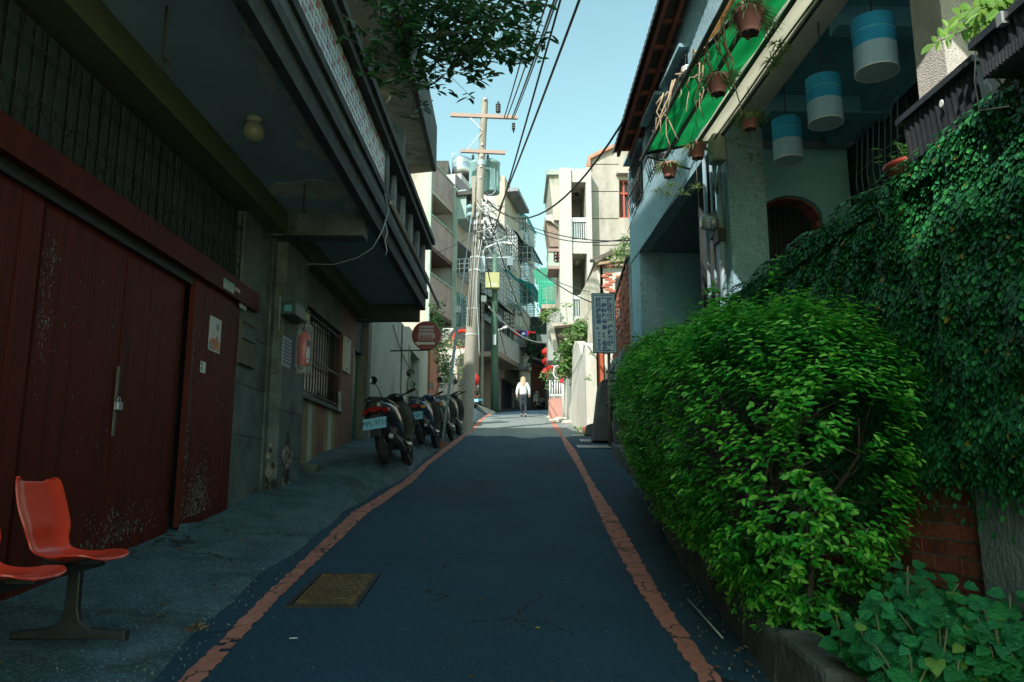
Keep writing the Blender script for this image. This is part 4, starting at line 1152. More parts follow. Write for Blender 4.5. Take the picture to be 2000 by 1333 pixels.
# clipped shrub bed by the lane
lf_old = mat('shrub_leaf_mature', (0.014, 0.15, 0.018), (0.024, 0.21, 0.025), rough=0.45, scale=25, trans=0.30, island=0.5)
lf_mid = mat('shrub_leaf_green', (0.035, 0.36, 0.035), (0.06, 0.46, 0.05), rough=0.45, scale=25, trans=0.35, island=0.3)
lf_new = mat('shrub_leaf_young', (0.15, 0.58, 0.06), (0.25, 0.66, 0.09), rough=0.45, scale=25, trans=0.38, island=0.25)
bark = mat('shrub_bark', (0.07, 0.055, 0.04), (0.13, 0.10, 0.075), scale=20, bump=0.6)
HY0, HY1 = 4.35, 10.6
def hedge_c(y):
    return Vector((right_kerb(y) + .27, y, G(y) + 1.19))
def hedge_pt(y, th, k=1.0):
    """th: 0 = towards the lane, 90 = up"""
    c = hedge_c(y); st_ = sin(th); ct = cos(th)
    lump = 1 + .16 * nz((y * 1.0, ct * 1.3, st_ * 1.3), 2.1) + .08 * nz((y, ct, st_ + 5), 5.0)
    rx = .62; rz = .72 if st_ > 0 else .98
    if st_ < 0: rx *= (1 + .30 * st_)     # narrows to the foot
    sg = lambda v: (abs(v) ** .8) * (1 if v > 0 else -1)
    return c + Vector((-rx * sg(ct) * lump * k, 0, rz * sg(st_) * lump * k)), Vector((-ct / rx, 0, st_ / rz)).normalized()
hedge = thing('hedge', (1.65, 6.5, G(6.5) + .17), 'dense bright green shrub hedge beside the lane, young leaves at every tip', 'shrub')
RR = random.Random(42); items = []
gap_c = [(at_x(1655, 860, 1.62), .33), (at_x(1735, 800, 1.75), .16), (at_x(1640, 930, 1.6), .2)]
def shoot(p, n, deep=False):
    for g_, r_ in gap_c:
        if (p - g_).length < r_ * .8 and RR.random() < .85: return
    d = (n * RR.uniform(.4, 1.0) + Vector((RR.uniform(-.45, .45), RR.uniform(-.45, .45), RR.uniform(.15, .9)))).normalized()
    L = RR.uniform(.06, .17); q = Vector(p) - d * L * .5; k = RR.randint(6, 10); ang = RR.uniform(0, pi)
    side = d.cross(Vector((.3, .2, .9))).normalized(); s2 = d.cross(side)
    for i in range(k):
        f = i / (k - 1); ang += 2.2
        o = (side * cos(ang) + s2 * sin(ang))
        ax = (o * (1.1 - .6 * f) + d * (.35 + .7 * f)).normalized()
        nn = (d + Vector((0, 0, .6)) - o * .3).normalized()
        sz = RR.uniform(.032, .068) * (1 - .2 * f)
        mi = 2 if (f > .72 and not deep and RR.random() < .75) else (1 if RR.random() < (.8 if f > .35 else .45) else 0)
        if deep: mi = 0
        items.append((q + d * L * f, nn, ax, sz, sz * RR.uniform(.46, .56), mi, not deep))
def end_cap(n, rng, y0, sgn):
    for k in range(n):
        u1 = rng.uniform(0, 2 * pi); v1 = rng.uniform(0, pi / 2)
        # direction on a half ellipsoid that bulges along the hedge
        x = cos(u1) * cos(v1); z = sin(u1) * cos(v1); y = sin(v1)
        c = hedge_c(y0)
        lump = 1 + .16 * nz((x * 1.5, y * 1.5, z * 1.5), 2.3)
        rx = .62 if z > 0 else .62 * (1 + .25 * z)
        ry = .52 * (1 + .22 * z) if sgn < 0 else .5
        p = c + Vector((-rx * x * lump, sgn * ry * y * lump, (.72 if z > 0 else .95) * z * lump))
        yield p, Vector((-x / .56, sgn * y / .6, z / .85)).normalized()
nsh = 0
for k in range(5600):
    y = HY0 + (HY1 - HY0) * RR.random() ** 1.15
    th = radians(RR.uniform(-100, 150))
    p, n = hedge_pt(y, th, RR.uniform(.92, 1.05)); shoot(p, n)
for p, n in end_cap(1050, RR, HY0, -1): shoot(p + n * RR.uniform(-.05, .03), n)
for p, n in end_cap(160, RR, HY1, 1): shoot(p, n)
for k in range(900):
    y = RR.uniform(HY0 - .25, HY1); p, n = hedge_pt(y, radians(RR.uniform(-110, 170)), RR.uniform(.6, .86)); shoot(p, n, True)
# stray long sprigs on top and at the lane side
for k in range(46):
    y = RR.uniform(3.9, HY1); p, n = hedge_pt(max(HY0, y), radians(RR.uniform(35, 130)), 1.06); p.y = y
    for j in range(3): shoot(p + Vector((RR.uniform(-.03, .03), 0, .05 * j)), Vector((0, 0, 1)))
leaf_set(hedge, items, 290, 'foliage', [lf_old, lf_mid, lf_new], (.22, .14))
m = MB()
for k in range(26):
    y = RR.uniform(3.9, 10.2); b = Vector((right_kerb(y) + .3 + RR.uniform(-.1, .15), y, G(y) + .15)); pts = [b]; d = Vector((RR.uniform(-.35, .35), RR.uniform(-.35, .35), 1))
    for j in range(6):
        pts.append(pts[-1] + d * .22); d = (d + Vector((RR.uniform(-.4, .4), RR.uniform(-.4, .4), .1))).normalized()
    m.tube(pts, [.024, .02, .017, .014, .011, .008, .005], 6, bark)
    for j in range(2, 6):
        for _ in range(3):
            e = pts[j] + Vector((RR.uniform(-.35, .35), RR.uniform(-.35, .35), RR.uniform(.0, .3))); m.tube([pts[j], pts[j].lerp(e, .5) + Vector((0, 0, .02)), e], [.006, .004, .002], 4, bark)
m.build('stem', parent=hedge)

# creeping fig on the garden wall
iv_a = mat('fig_leaf_dark', (0.010, 0.088, 0.034), (0.018, 0.13, 0.05), rough=0.38, scale=30, trans=0.15, island=0.4)
iv_b = mat('fig_leaf_green', (0.025, 0.19, 0.062), (0.05, 0.28, 0.085), rough=0.38, scale=30, trans=0.2, island=0.35)
iv_c = mat('fig_leaf_yellowing', (0.20, 0.20, 0.03), (0.28, 0.22, 0.04), rough=0.45, scale=30, trans=0.2, island=0.3)
ivy = thing('creeping_fig', FW.p(0, 2.0, .06), 'thick mat of small-leaved creeping fig over the garden wall', 'climbing plant')
zi = FW.hit(1925, 905)[1]
RR = random.Random(7); items = []
def ivy_low(s_):
    base = zi + .05 * sin(s_ * 5) + .10 * nz((s_, 0, 3), 3.0)
    if s_ < sN - .1: base -= .0
    return base - .35 * max(0, min(1, (s_ - .4) / 1.2))
N_ = 0
while N_ < 84000:
    s_ = RR.uniform(-.95, 2.98); z = RR.uniform(0.9, 3.13)
    lo = ivy_low(s_)
    if z < lo and RR.random() > math.exp(-(lo - z) / .05): continue
    if s_ > .9 and z < 1.9 and RR.random() < .6: continue
    bul = .05 + .07 * max(0, nz((s_, z, 0), 1.6)) + .05 * nz((s_, z, 9), 5)
    lay = RR.random() ** 2 * .05
    p = FW.p(s_, z, max(.07 if (z > 3.03 or s_ < sN) else .012, bul - lay + (.05 if s_ < sN else 0)))
    n = (FW.n * 1.0 + Vector((0, 0, RR.uniform(.1, .8))) + FW.e * RR.uniform(-.5, .5)).normalized()
    ax = (Vector((0, 0, -1)) + FW.e * RR.uniform(-.9, .9) + FW.n * RR.uniform(.0, .5)).normalized()
    sz = RR.uniform(.020, .044)
    mi = 2 if RR.random() < .014 else (1 if RR.random() < .38 + .3 * nz((s_, z, 4), 2.5) else 0)
    items.append((p, n, ax, sz, sz * .78, mi, lay < .02 and z < 2.9)); N_ += 1
for k in range(9000):   # over the coping, and the far end
    if RR.random() < .8:
        s_ = RR.uniform(-2.0, 2.95); v = RR.random(); p = FW.p(s_, 3.10 + .09 * (1 - (v * 2 - .6) ** 2) + .05 * nz((s_, v, 2), 3), .10 - v * .5)
        n = Vector((0, 0, 1)) + FW.n * (.8 - v) + FW.e * RR.uniform(-.4, .4)
    else:
        z = RR.uniform(1.2, 3.15); v = RR.random(); p = FW.p(2.96 + .10 * sin(pi * v) + .04 * nz((z, v, 1), 4), z, .08 - v * .5); n = FW.e + FW.n * (.6 - v) + Vector((0, 0, .3))
    sz = RR.uniform(.024, .042)
    items.append((p, n.normalized(), Vector((RR.uniform(-1, 1), RR.uniform(-1, 1), -.6)), sz, sz * .78, 1 if RR.random() < .4 else 0, False))
leaf_set(ivy, items, 290, 'foliage', [iv_a, iv_b, iv_c], (.10, .10))
m = MB()
for k in range(60):
    s_ = RR.uniform(-1.2, 2.5); z = ivy_low(s_) + .1; p = FW.p(s_, z, .012); pts = [p]
    for j in range(5): pts.append(pts[-1] + FW.e * RR.uniform(-.06, .06) + Vector((0, 0, RR.uniform(-.10, .12))))
    m.tube(pts, .003, 4, bark)
tag(m.build('creeper_stem', parent=ivy), kind='stuff')

# broad-leaved herb at the lower right
hb = mat('mint_leaf', (0.012, 0.19, 0.065), (0.028, 0.27, 0.09), rough=0.45, scale=14, trans=0.35, island=0.35, bump=0.8, bscale=70)
hb_y = mat('mint_leaf_yellowing', (0.13, 0.30, 0.05), (0.17, 0.33, 0.06), rough=0.6, scale=40, trans=0.3)
def broad_leaf(m, p, n0, ax, L, mt, RR):
    a, b, n = basis(n0, ax); w = L * .46
    prof = [(0, .0), (.06, .55), (.2, .95), (.38, 1.0), (.55, .88), (.72, .62), (.88, .32), (1, 0)]
    mid = [p + a * L * t - n * (L * .22 * t * t) for t, _ in prof]
    k0 = m.verts(mid)
    for sgn in (1, -1):
        k1 = m.verts([mid[i] + b * sgn * w * wv * (1 + .07 * (-1) ** i) + n * (.16 * w * wv) - n * (.05 * L if i % 2 else 0) for i, (t, wv) in enumerate(prof)])
        for i in range(7):
            f = [k0 + i, k0 + i + 1, k1 + i + 1, k1 + i]
            m.face(f if sgn < 0 else f[::-1], mt, True)
def herb(cs, label, seed):
    RR = random.Random(seed)
    o = thing('leafy_herb', cs[0], label, 'plant', 'leafy herbs growing at the foot of the garden wall')
    st = MB(); cnt = 0
    fo = MB()
    for c in cs:
        for k in range(15):
            d = Vector((RR.uniform(-.75, .6), RR.uniform(-.8, .4), 1)).normalized(); H = RR.uniform(.12, .31)
            pts = [c + Vector((RR.uniform(-.1, .1), RR.uniform(-.1, .1), 0))]
            for j in range(4): pts.append(pts[-1] + d * H / 4 + Vector((RR.uniform(-.012, .012), RR.uniform(-.012, .012), 0)))
            st.tube(pts, [.006, .005, .004, .004, .003], 5, mat('herb_stem', (0.12, 0.16, 0.08), (0.2, 0.2, 0.1)))
            ang = RR.uniform(0, pi)
            for j in range(1, 5):
                ang += pi / 2
                for sg in (0, pi):
                    o_ = Vector((cos(ang + sg), sin(ang + sg), RR.uniform(-.05, .35))).normalized()
                    L = RR.uniform(.055, .098) * (1.12 - .1 * j)
                    base = pts[j] + o_ * .02
                    mt = hb_y if RR.random() < .05 else hb
                    nrm = Vector((-.15, -.75, .9)) + o_ * -.2 + Vector((RR.uniform(-.2, .2), RR.uniform(-.2, .2), 0))
                    if cnt < 145:
                        q = MB(); broad_leaf(q, base, nrm, o_, L, mt, RR); q.build('leaf', parent=o); cnt += 1
                    else: broad_leaf(fo, base, nrm, o_, L, mt, RR)
    if fo.v: tag(fo.build('small_leaf', parent=o), kind='stuff')
    st.build('stem', parent=o)
def hp(px, py, t): p = CAMP + ray(px, py) * t; return p
herb([hp(1720, 1320, 3.3), hp(1800, 1360, 3.1), hp(1775, 1250, 3.45), hp(1860, 1330, 3.15)], 'mint-like herb mound with crinkled green leaves under the shrub end', 5)
herb([hp(1960, 1310, 3.1), hp(2010, 1350, 3.0), hp(1905, 1300, 3.25)], 'mint-like herb leaning out by the grey cement buttress', 6)

# overhanging branch at the top
tb = thing('overhanging_branch', at_y(800, -60, 6.2), 'dark leafy tree branch hanging over the lane before the sky', 'tree branch')
lt = mat('tree_leaf_dark', (0.022, 0.085, 0.03), (0.038, 0.125, 0.045), rough=0.35, scale=20, trans=0.18, island=0.3)
lt2 = mat('tree_leaf_green', (0.035, 0.13, 0.04), (0.05, 0.18, 0.05), rough=0.35, scale=20, trans=0.22, island=0.3)
RR = random.Random(21); items = []; m = MB()
def spray(px, py, y, n, spread=.16):
    c = at_y(px, py, y)
    for k in range(n):
        q = c + Vector((RR.gauss(0, spread), RR.gauss(0, spread), RR.gauss(0, spread * .75)))
        d = Vector((RR.uniform(-1, 1), RR.uniform(-1, 1), RR.uniform(-1.2, .3))).normalized()
        m.tube([c.lerp(q, .2), q], [.004, .002], 4, bark)
        for j in range(6):
            o = Vector((RR.uniform(-1, 1), RR.uniform(-1, 1), RR.uniform(-1.5, .2))).normalized()
            L = RR.uniform(.07, .13); items.append((q + d * .02 * j, Vector((RR.uniform(-.6, .6), RR.uniform(-.9, .3), 1)), o, L, L * .42, RR.randint(0, 1), True))
TB = [(775, 40, 14), (800, 90, 16), (835, 30, 22), (870, 70, 18), (900, 100, 14), (850, 120, 9), (930, 60, 16), (900, 20, 20), (960, 90, 12), (985, 55, 10), (1005, 20, 9), (1010, 80, 5), (745, 115, 5), (785, 150, 8), (812, 165, 5), (735, 15, 6), (960, 15, 8), (890, 140, 4), (1018, 100, 3), (1030, 5, 4), (705, 60, 2), (935, 118, 5), (800, 0, 14), (860, -20, 14)]
for a, b, n in TB: spray(a, b, 6.0 + RR.uniform(-.5, .7), int(n * 1.7), .12)
root = Vector((-2.35, 6.3, 8.25))
limbs = [((-2.2, 6.4, 9.3), at_y(790, -40, 6.2), at_y(810, 60, 6.1)), ((-2.1, 6.2, 9.4), at_y(840, -60, 6.0), at_y(900, 70, 6.0)), ((-2.0, 6.2, 9.3), at_y(900, -40, 6.1), at_y(985, 60, 6.1)), ((-2.2, 6.1, 9.0), at_y(740, -30, 6.2), at_y(740, 110, 6.2)), ((-2.0, 6.2, 9.3), at_y(960, -60, 6.0), at_y(1030, 0, 6.0))]
for a, b, c in limbs: m.tube([root, Vector(a), Vector(a).lerp(b, .5) + Vector((.1, 0, .2)), b, c], [.05, .04, .026, .016, .006], 7, bark)
m.tube([at_y(655, 20, 6.6), at_y(700, 50, 6.4), at_y(760, 110, 6.2)], .006, 5, bark)
m.build('limb', parent=tb)
leaf_set(tb, items, 290, 'foliage', [lt, lt2], (.15, .12))
tp = thing('tree_tub', root - Vector((0, 0, .12)), 'large clay tub on the upper balcony holding the overhanging tree', 'planter')
m = MB(); m.lathe([(.2, 0), (.26, .35), (.3, .36), (.3, .42), (.25, .42)], root - Vector((0, 0, .0)), 20, potm); m.build('tub', parent=tp)

# trough planters and red pot on the wall
trm = mat('black_plastic_trough', (0.022, 0.027, 0.034), (0.04, 0.045, 0.055), rough=0.42, scale=6, stain=0.3, stain_col=(0.12, 0.10, 0.08), stain_scale=4)
def trough(c, L, H, W, label, ribs=True, tilt=0):
    """long axis along the wall"""
    o = thing('trough_planter', c, label, 'planter')
    F = Facade(c.x, c.y, -0.048, 1, out=-1)
    def F_(s, z, d): return F.p(s, c.z + z, d)
    m = MB(); n = int(L / .012)
    for sg in (1, -1):
        m.grid(lambda u, v: F_(-L / 2 + L * u, H * v, sg * (W / 2 * (.82 + .18 * v) + (.006 * sin(u * L / .045 * 2 * pi) if ribs else 0))), n, 3, trm)
    for sg in (1, -1):
        m.grid(lambda u, v: F_(sg * L / 2 * (.94 + .06 * v), H * v, (u * 2 - 1) * W / 2 * (.82 + .18 * v)), 4, 3, trm)
    m.grid(lambda u, v: F_(-L / 2 * .94 + L * .94 * u, .001, (v * 2 - 1) * W / 2 * .82), 2, 2, trm)
    m.build('trough', parent=o)
    m = MB()
    for s0, s1, d0, d1 in ((-L / 2 - .02, L / 2 + .02, W / 2 - .005, W / 2 + .025), (-L / 2 - .02, L / 2 + .02, -W / 2 - .025, -W / 2 + .005), (-L / 2 - .02, -L / 2 + .01, -W / 2 + .006, W / 2 - .006), (L / 2 - .01, L / 2 + .02, -W / 2 + .006, W / 2 - .006)):
        P = [F_(s0, H - .02, d0), F_(s1, H - .02, d0), F_(s1, H - .02, d1), F_(s0, H - .02, d1)]; m.hexa(P + [q + Vector((0, 0, .032)) for q in P], trm)
    m.build('rim', parent=o)
    m = MB(); P = [F_(-L / 2 + .01, H - .05, -W / 2 + .01), F_(L / 2 - .01, H - .05, -W / 2 + .01), F_(L / 2 - .01, H - .05, W / 2 - .01), F_(-L / 2 + .01, H - .05, W / 2 - .01)]
    m.hexa(P + [q + Vector((0, 0, .02)) for q in P], mat('potting_soil', (0.03, 0.022, 0.015))); m.build('soil', parent=o)
    return o, F, F_
cen = FW.p(FW.hit(1872, 215, -.05)[0], 3.16, -.05)
o, F, F_ = trough(cen, .62, .24, .22, 'ribbed black trough planter on the wall with a small pale oval badge')
m = MB(); c = F_(-.06, .15, .122)
m.lathe([(.020, 0), (.020, .002), (.014, .003)], c, 18, whitepl, R=Matrix.Rotation(-pi / 2, 3, 'Y')); m.build('badge', parent=o)
cen2 = at_x(2012, 90, 2.02); cen2 = Vector((2.02, cen2.y - .05, cen2.z - .06))
o, F, F_ = trough(cen2, .42, .16, .20, 'second black trough planter at the top right corner, hung on a wire hook')
m = MB()
for i in range(16): P = F_(-.12 + i * .02, .02, .104); m.cbox(P, (.012, .008, .05), trm)
m.build('slot_rib', parent=o)
m = MB(); m.cbox(F_(.02, .15, .12), (.03, .035, .05), mat('bright_clip', (0.4, 0.43, 0.45), rough=.3, metal=.5)); m.build('clip', parent=o)
m = MB(); m.tube([F_(.2, .15, .11), F_(.22, .0, .12), F_(.24, -.12, .10), F_(.12, -.16, .06)], .003, 5, blackm); m.build('hook_wire', parent=o)
pl = mat('compound_leaf_bright', (0.13, 0.30, 0.04), (0.20, 0.38, 0.07), rough=0.45, scale=30, trans=0.45, island=0.25)
vp = thing('trailing_plant', cen2 + Vector((0, 0, .14)), 'bright trailing plant with pointed leaves reaching out of the corner planter', 'plant')
m = MB(); RR = random.Random(9)
for (a, b), (c_, d_), k in (((1990, 45), (1825, 85), 10), ((1985, 25), (1875, 30), 9), ((1995, 55), (1915, 15), 8), ((1990, 15), (1895, 62), 9), ((2010, -20), (1950, 25), 8), ((1990, 40), (1850, 55), 9), ((2000, 10), (1935, 45), 8), ((1980, 60), (1930, 75), 6), ((2010, 0), (1970, 20), 8)):
    A_ = at_x(a, b, 2.0); B_ = at_x(c_, d_, 2.02 + RR.uniform(-.05, .12)); m.tube([A_, A_.lerp(B_, .5) + Vector((0, 0, .03)), B_], .0025, 4, pl)
    for i in range(k):
        f = .15 + .85 * i / (k - 1); p = A_.lerp(B_, f) + Vector((0, 0, .12 * f * (1 - f)))
        for sg in (-1, 1):
            L = RR.uniform(.055, .085); dr = (B_ - A_).normalized(); leaf(m, p, Vector((RR.uniform(-.6, .1), -1, RR.uniform(.1, .6))), dr * .6 + Vector((0, 0, sg * .9)) + Vector((RR.uniform(-.3, .3), -.2 * sg, 0)), L, L * .48, pl)
m.build('foliage', parent=vp)
dl = thing('withered_plant', FW.p(-.15, 3.12, -.02), 'withered brown stems and leaves between the two trough planters', 'plant')
m = MB(); dead = mat('withered_leaf', (0.20, 0.09, 0.04), (0.30, 0.16, 0.08), rough=.8, scale=30, trans=.2, island=.3)
for k in range(70):
    p = at_x(RR.uniform(1950, 2000), RR.uniform(130, 185), 2.1) ; L = RR.uniform(.03, .05); leaf(m, p, Vector((RR.uniform(-1, 1), -1, RR.uniform(-1, 1))), Vector((RR.uniform(-1, 1), RR.uniform(-1, 1), RR.uniform(-1, .5))), L, L * .35, dead)
m.build('foliage', parent=dl)
rp = thing('red_pot_plant', FW.p(FW.hit(1775, 322, -.08)[0], 3.12, -.10), 'geranium-like plant in a round red pot sunk behind the creeping fig', 'potted plant')
cc = Vector(rp.location); m = MB(); rpm = mat('red_glazed_pot', (0.42, 0.06, 0.04), (0.5, 0.09, 0.06), rough=.4)
m.lathe([(.10, 0), (.135, .10), (.15, .105), (.152, .125), (.135, .125)], cc, 28, rpm, capt=False); m.build('pot', parent=rp)
m = MB(); m.lathe([(.13, .10), (.02, .11)], cc, 20, mat('potting_soil', (0.03, 0.022, 0.015)), capb=False); m.build('soil', parent=rp)
m = MB(); gl_ = mat('rounded_leaf', (0.07, 0.22, 0.04), (0.11, 0.30, 0.06), rough=.5, scale=30, trans=.4, island=.3)
for k in range(75):
    p = cc + Vector((RR.gauss(0, .06), RR.gauss(0, .06), .12 + abs(RR.gauss(0, .09)))); L = RR.uniform(.035, .06)
    broad_leaf(m, p, Vector((RR.uniform(-.5, .3), RR.uniform(-.9, .2), 1)), Vector((RR.uniform(-1, 1), RR.uniform(-1, 1), RR.uniform(-.2, .6))), L, gl_, RR)
    if k % 3 == 0: m.tube([cc + Vector((0, 0, .1)), p], .002, 4, gl_)
m.build('foliage', parent=rp)
# ------------------------------------------------------------------ linked waiting-room seats
orange = mat('orange_red_seat_plastic', (0.72, 0.050, 0.024), (0.80, 0.065, 0.03), rough=0.28, scale=4, bump=0.05, bscale=150, stain=0.25, stain_scale=3, stain_col=(0.50, 0.05, 0.03), coat=0.2)
blkst = mat('black_painted_steel', (0.016, 0.018, 0.018), (0.03, 0.032, 0.03), rough=0.45, scale=10)
def lerp_tab(T, u):
    for a, b in zip(T, T[1:]):
        if u <= b[0]:
            f = (u - a[0]) / (b[0] - a[0]); f2 = f * f * (3 - 2 * f)
            return [a[i] + (b[i] - a[i]) * f for i in range(1, len(a))]
    return list(T[-1][1:])
def crom(P, u):
    """smooth curve through points"""
    n = len(P) - 1; t = u * n; i = min(int(t), n - 1); f = t - i
    p0, p1, p2, p3 = P[max(i - 1, 0)], P[i], P[i + 1], P[min(i + 2, n)]
    return [0.5 * ((2 * b) + (-a + c) * f + (2 * a - 5 * b + 4 * c - d) * f * f + (-a + 3 * b - 3 * c + d) * f ** 3) for a, b, c, d in zip(p0, p1, p2, p3)]
SEATP = [(-.290, .400, .165), (-.284, .388, .190), (-.265, .32, .203), (-.238, .235, .207), (-.207, .150, .195), (-.195, .08, .170), (-.165, .018, .165), (-.09, -.012, .178), (.0, -.018, .200), (.09, -.004, .214), (.155, .006, .205), (.200, .000, .165), (.222, -.014, .09)]
def seat_shell():
    m = MB(); NU, NV = 60, 22
    def fn(u, v):
        x, z, w = crom(SEATP, u); q = v * 2 - 1
        x2, z2, _ = crom(SEATP, min(1, u + .01)); x1, z1, _ = crom(SEATP, max(0, u - .01))
        tx, tz = x2 - x1, z2 - z1; L = sqrt(tx * tx + tz * tz) or 1; nx, nz_ = -tz / L, tx / L   # normal towards the sitter
        if nz_ < 0 and u > .5: nx, nz_ = -nx, -nz_
        if u <= .5 and nx < 0: nx, nz_ = -nx, -nz_
        lip = .030 * max(0, abs(q) - .45) ** 1.6 / (.55 ** 1.6)
        if u > .72: lip *= 1 - (u - .72) / .28 * 1.3
        return Vector((x + nx * lip, q * w, z + nz_ * lip))
    m.grid(fn, NU, NV, orange)
    return m
bench = thing('linked_seats', (-2.42, 4.6, G(4.6) + .1), 'row of orange-red moulded plastic seats joined on one black steel beam', 'bench')
def rough_pt(px, py, x): return at_x(px, py, x)
B0 = Vector((-2.38, 4.50, 1.125)); ang = radians(-4)
Rz = Matrix.Rotation(ang, 3, 'Z')
for k in range(2):
    c = B0 + Vector((0, -0.60 * k, -.035 * k)) + Vector((-0.02 * k, 0, 0))
    me = seat_shell().mesh('seat')
    o = bpy.data.objects.new('seat', me); COL.objects.link(o); o.parent = bench
    o.location = c - Vector(bench.location); o.rotation_euler = (0, 0, ang)
    sf = o.modifiers.new('thick', 'SOLIDIFY'); sf.thickness = .009; sf.offset = -1
    bv = o.modifiers.new('soft', 'BEVEL'); bv.width = .004; bv.segments = 2; bv.limit_method = 'ANGLE'
zb_ = B0.z - .05
m = MB(); m.beam(B0 + Vector((-.02, .30, -.055)), B0 + Vector((-.06, -1.3, -.13)), .06, .05, blkst); m.build('beam', parent=bench)
for yy in (.03, -.57):
    m = MB(); c = B0 + Vector((-.03, yy, -.035 + .06 * yy)); m.beam(c + Vector((-.17, 0, 0)), c + Vector((.16, 0, 0)), .05, .025, blkst); m.build('seat_bracket', parent=bench)
# pedestal: an upside-down T with a swept foot
def ped(yy):
    m = MB(); c = B0 + Vector((-.03, yy, 0)); zt_ = B0.z - .08 + .06 * yy; zg = G(c.y) + .085
    o_ = [(-.035, zt_), (.035, zt_), (.038, zg + .16), (.055, zg + .10), (.11, zg + .062), (.26, zg + .045), (.30, zg + .035), (.30, zg), (-.32, zg), (-.32, zg + .035), (-.26, zg + .045), (-.10, zg + .062), (-.055, zg + .10), (-.038, zg + .16)]
    m.prism([(c.x + x, c.y - .022, z) for x, z in o_], (0, .044, 0), blkst)
    o = m.build('leg', parent=bench, bevel=.008)
    m = MB(); m.cbox((c.x + .295, c.y, zg + .02), (.035, .06, .06), blkst); m.build('foot_pad', parent=o, bevel=.006)
ped(.06); ped(-1.1)
# low slab under the seats
m = MB(); m.prism([(-3.2, 3.0, 0), (-2.62, 3.0, 0), (-2.55, 4.9, 0), (-2.75, 5.05, 0), (-3.2, 5.1, 0)], (0, 0, .01), pave)
# ------------------------------------------------------------------ notices, meters and such on the left wall
def flat_on(F, pxs, pys, d, name, label, cat, mt, th=.004, parts=True):
    s0, z1 = F.hit(pxs[0], pys[0], d); s1, z0 = F.hit(pxs[1], pys[1], d)
    o = thing(name, F.p((s0 + s1) / 2, z0, d), label, cat)
    m = MB(); m.fbox(F, s0, s1, z0, z1, d - th, d, mt); m.build('sheet', parent=o)
    return o, s0, s1, z0, z1
UP = Vector((0, 0, 1))
# poster
ptop = FL.hit(420, 620, .008); pbot = FL.hit(420, 688, .008)
s0, s1 = FL.hit(409, 650, .008)[0], FL.hit(432, 650, .008)[0]
po = thing('poster', FL.p((s0 + s1) / 2, pbot[1], .008), 'pale paper poster with an orange painted tower taped to the red door', 'poster')
m = MB(); m.fbox(FL, s0, s1, pbot[1], ptop[1], .004, .007, mat('poster_paper', (0.62, 0.58, 0.60), (0.70, 0.66, 0.62), scale=3, rough=.6)); m.build('sheet', parent=po)
wash = mat('orange_wash_print', (0.62, 0.20, 0.10), (0.66, 0.34, 0.20), scale=9); wash2 = mat('blue_wash_print', (0.30, 0.30, 0.48), (0.44, 0.30, 0.40), scale=9)
H_ = ptop[1] - pbot[1]; W_ = s1 - s0; sp_ = lambda u, v: FL.p(s0 + W_ * u, pbot[1] + H_ * v, .0075)
m = MB(); m.quad(*[sp_(u, v) for u, v in ((.05, .08), (.95, .05), (.97, .3), (.8, .36), (.8, .44), (.68, .50), (.6, .44), (.58, .37), (.3, .38), (.05, .26))], m=wash); m.quad(*[FL.p(s0 + W_ * u, pbot[1] + H_ * v, .0080) for u, v in ((.03, .03), (.5, .04), (.3, .16), (.03, .24))], m=wash2); m.build('print', parent=po)
tape = mat('green_tape', (0.05, 0.42, 0.14))
m = MB()
for u, v in ((.03, .98), (.97, .98), (.03, .02), (.97, .02)): c = sp_(u, v); m.fbox(FL, s0 + W_ * u - .014, s0 + W_ * u + .014, pbot[1] + H_ * v - .008, pbot[1] + H_ * v + .008, .0082, .0092, tape)
m.build('tape', parent=po)
ink = mat('black_ink', (0.03, 0.03, 0.035))
put_text('淡水\n老街', .045, sp_(.68, .74) + FL.n * .001, FL.e, UP, ink, po, line=.8)
put_text('------', .03, sp_(.35, .46) + FL.n * .001, FL.e, UP, mat('red_ink', (0.5, 0.1, 0.08)), po)
# small sticker
st_o, a_, b_, c_, d_ = flat_on(FL, (393, 401), (705, 730), .006, 'sticker', 'small white printed sticker below the poster on the red door', 'sticker', whitepl)
m = MB()
for i in range(6): m.fbox(FL, a_ + .008 + .012 * (i % 3), a_ + .015 + .012 * (i % 3), c_ + .02 + .05 * (i // 3), c_ + .055 + .05 * (i // 3), .006, .0068, ink)
m.build('print', parent=st_o)
# house number plate
greenp = mat('green_plate_enamel', (0.04, 0.32, 0.18), rough=.4)
hn, a_, b_, c_, d_ = flat_on(FL, (438, 457), (543, 575), .07, 'house_number', 'green and white house number 11 plate on the red lintel', 'sign', mat('number_plate_white', (0.45, 0.50, 0.44), (0.55, 0.58, 0.52), scale=6))
m = MB(); m.fbox(FL, a_ + .002, b_ - .002, c_ + (d_ - c_) * .62, d_ - .002, .07, .0715, greenp); m.build('header', parent=hn)
put_text('11', (d_ - c_) * .62, FL.p((a_ + b_) / 2, c_ + (d_ - c_) * .30, .0725), FL.e, UP, ink, hn, xs=1.1)
tg_, a_, b_, c_, d_ = flat_on(FL, (459, 469), (560, 574), .07, 'address_tag', 'tiny red and white tag right of the house number plate', 'sign', mat('pinkish_enamel', (0.6, 0.42, 0.38)))
put_text('淡水', (d_ - c_) * .5, FL.p((a_ + b_) / 2, (c_ + d_) / 2, .0715), FL.e, UP, mat('red_ink', (0.5, 0.1, 0.08)), tg_)
ps_, *_ = flat_on(FL, (471, 481), (556, 608), .03, 'paper_strip', 'blank white paper strip hanging at the end of the lintel', 'paper', mat('grey_paper', (0.42, 0.45, 0.45), (0.5, 0.52, 0.5)))
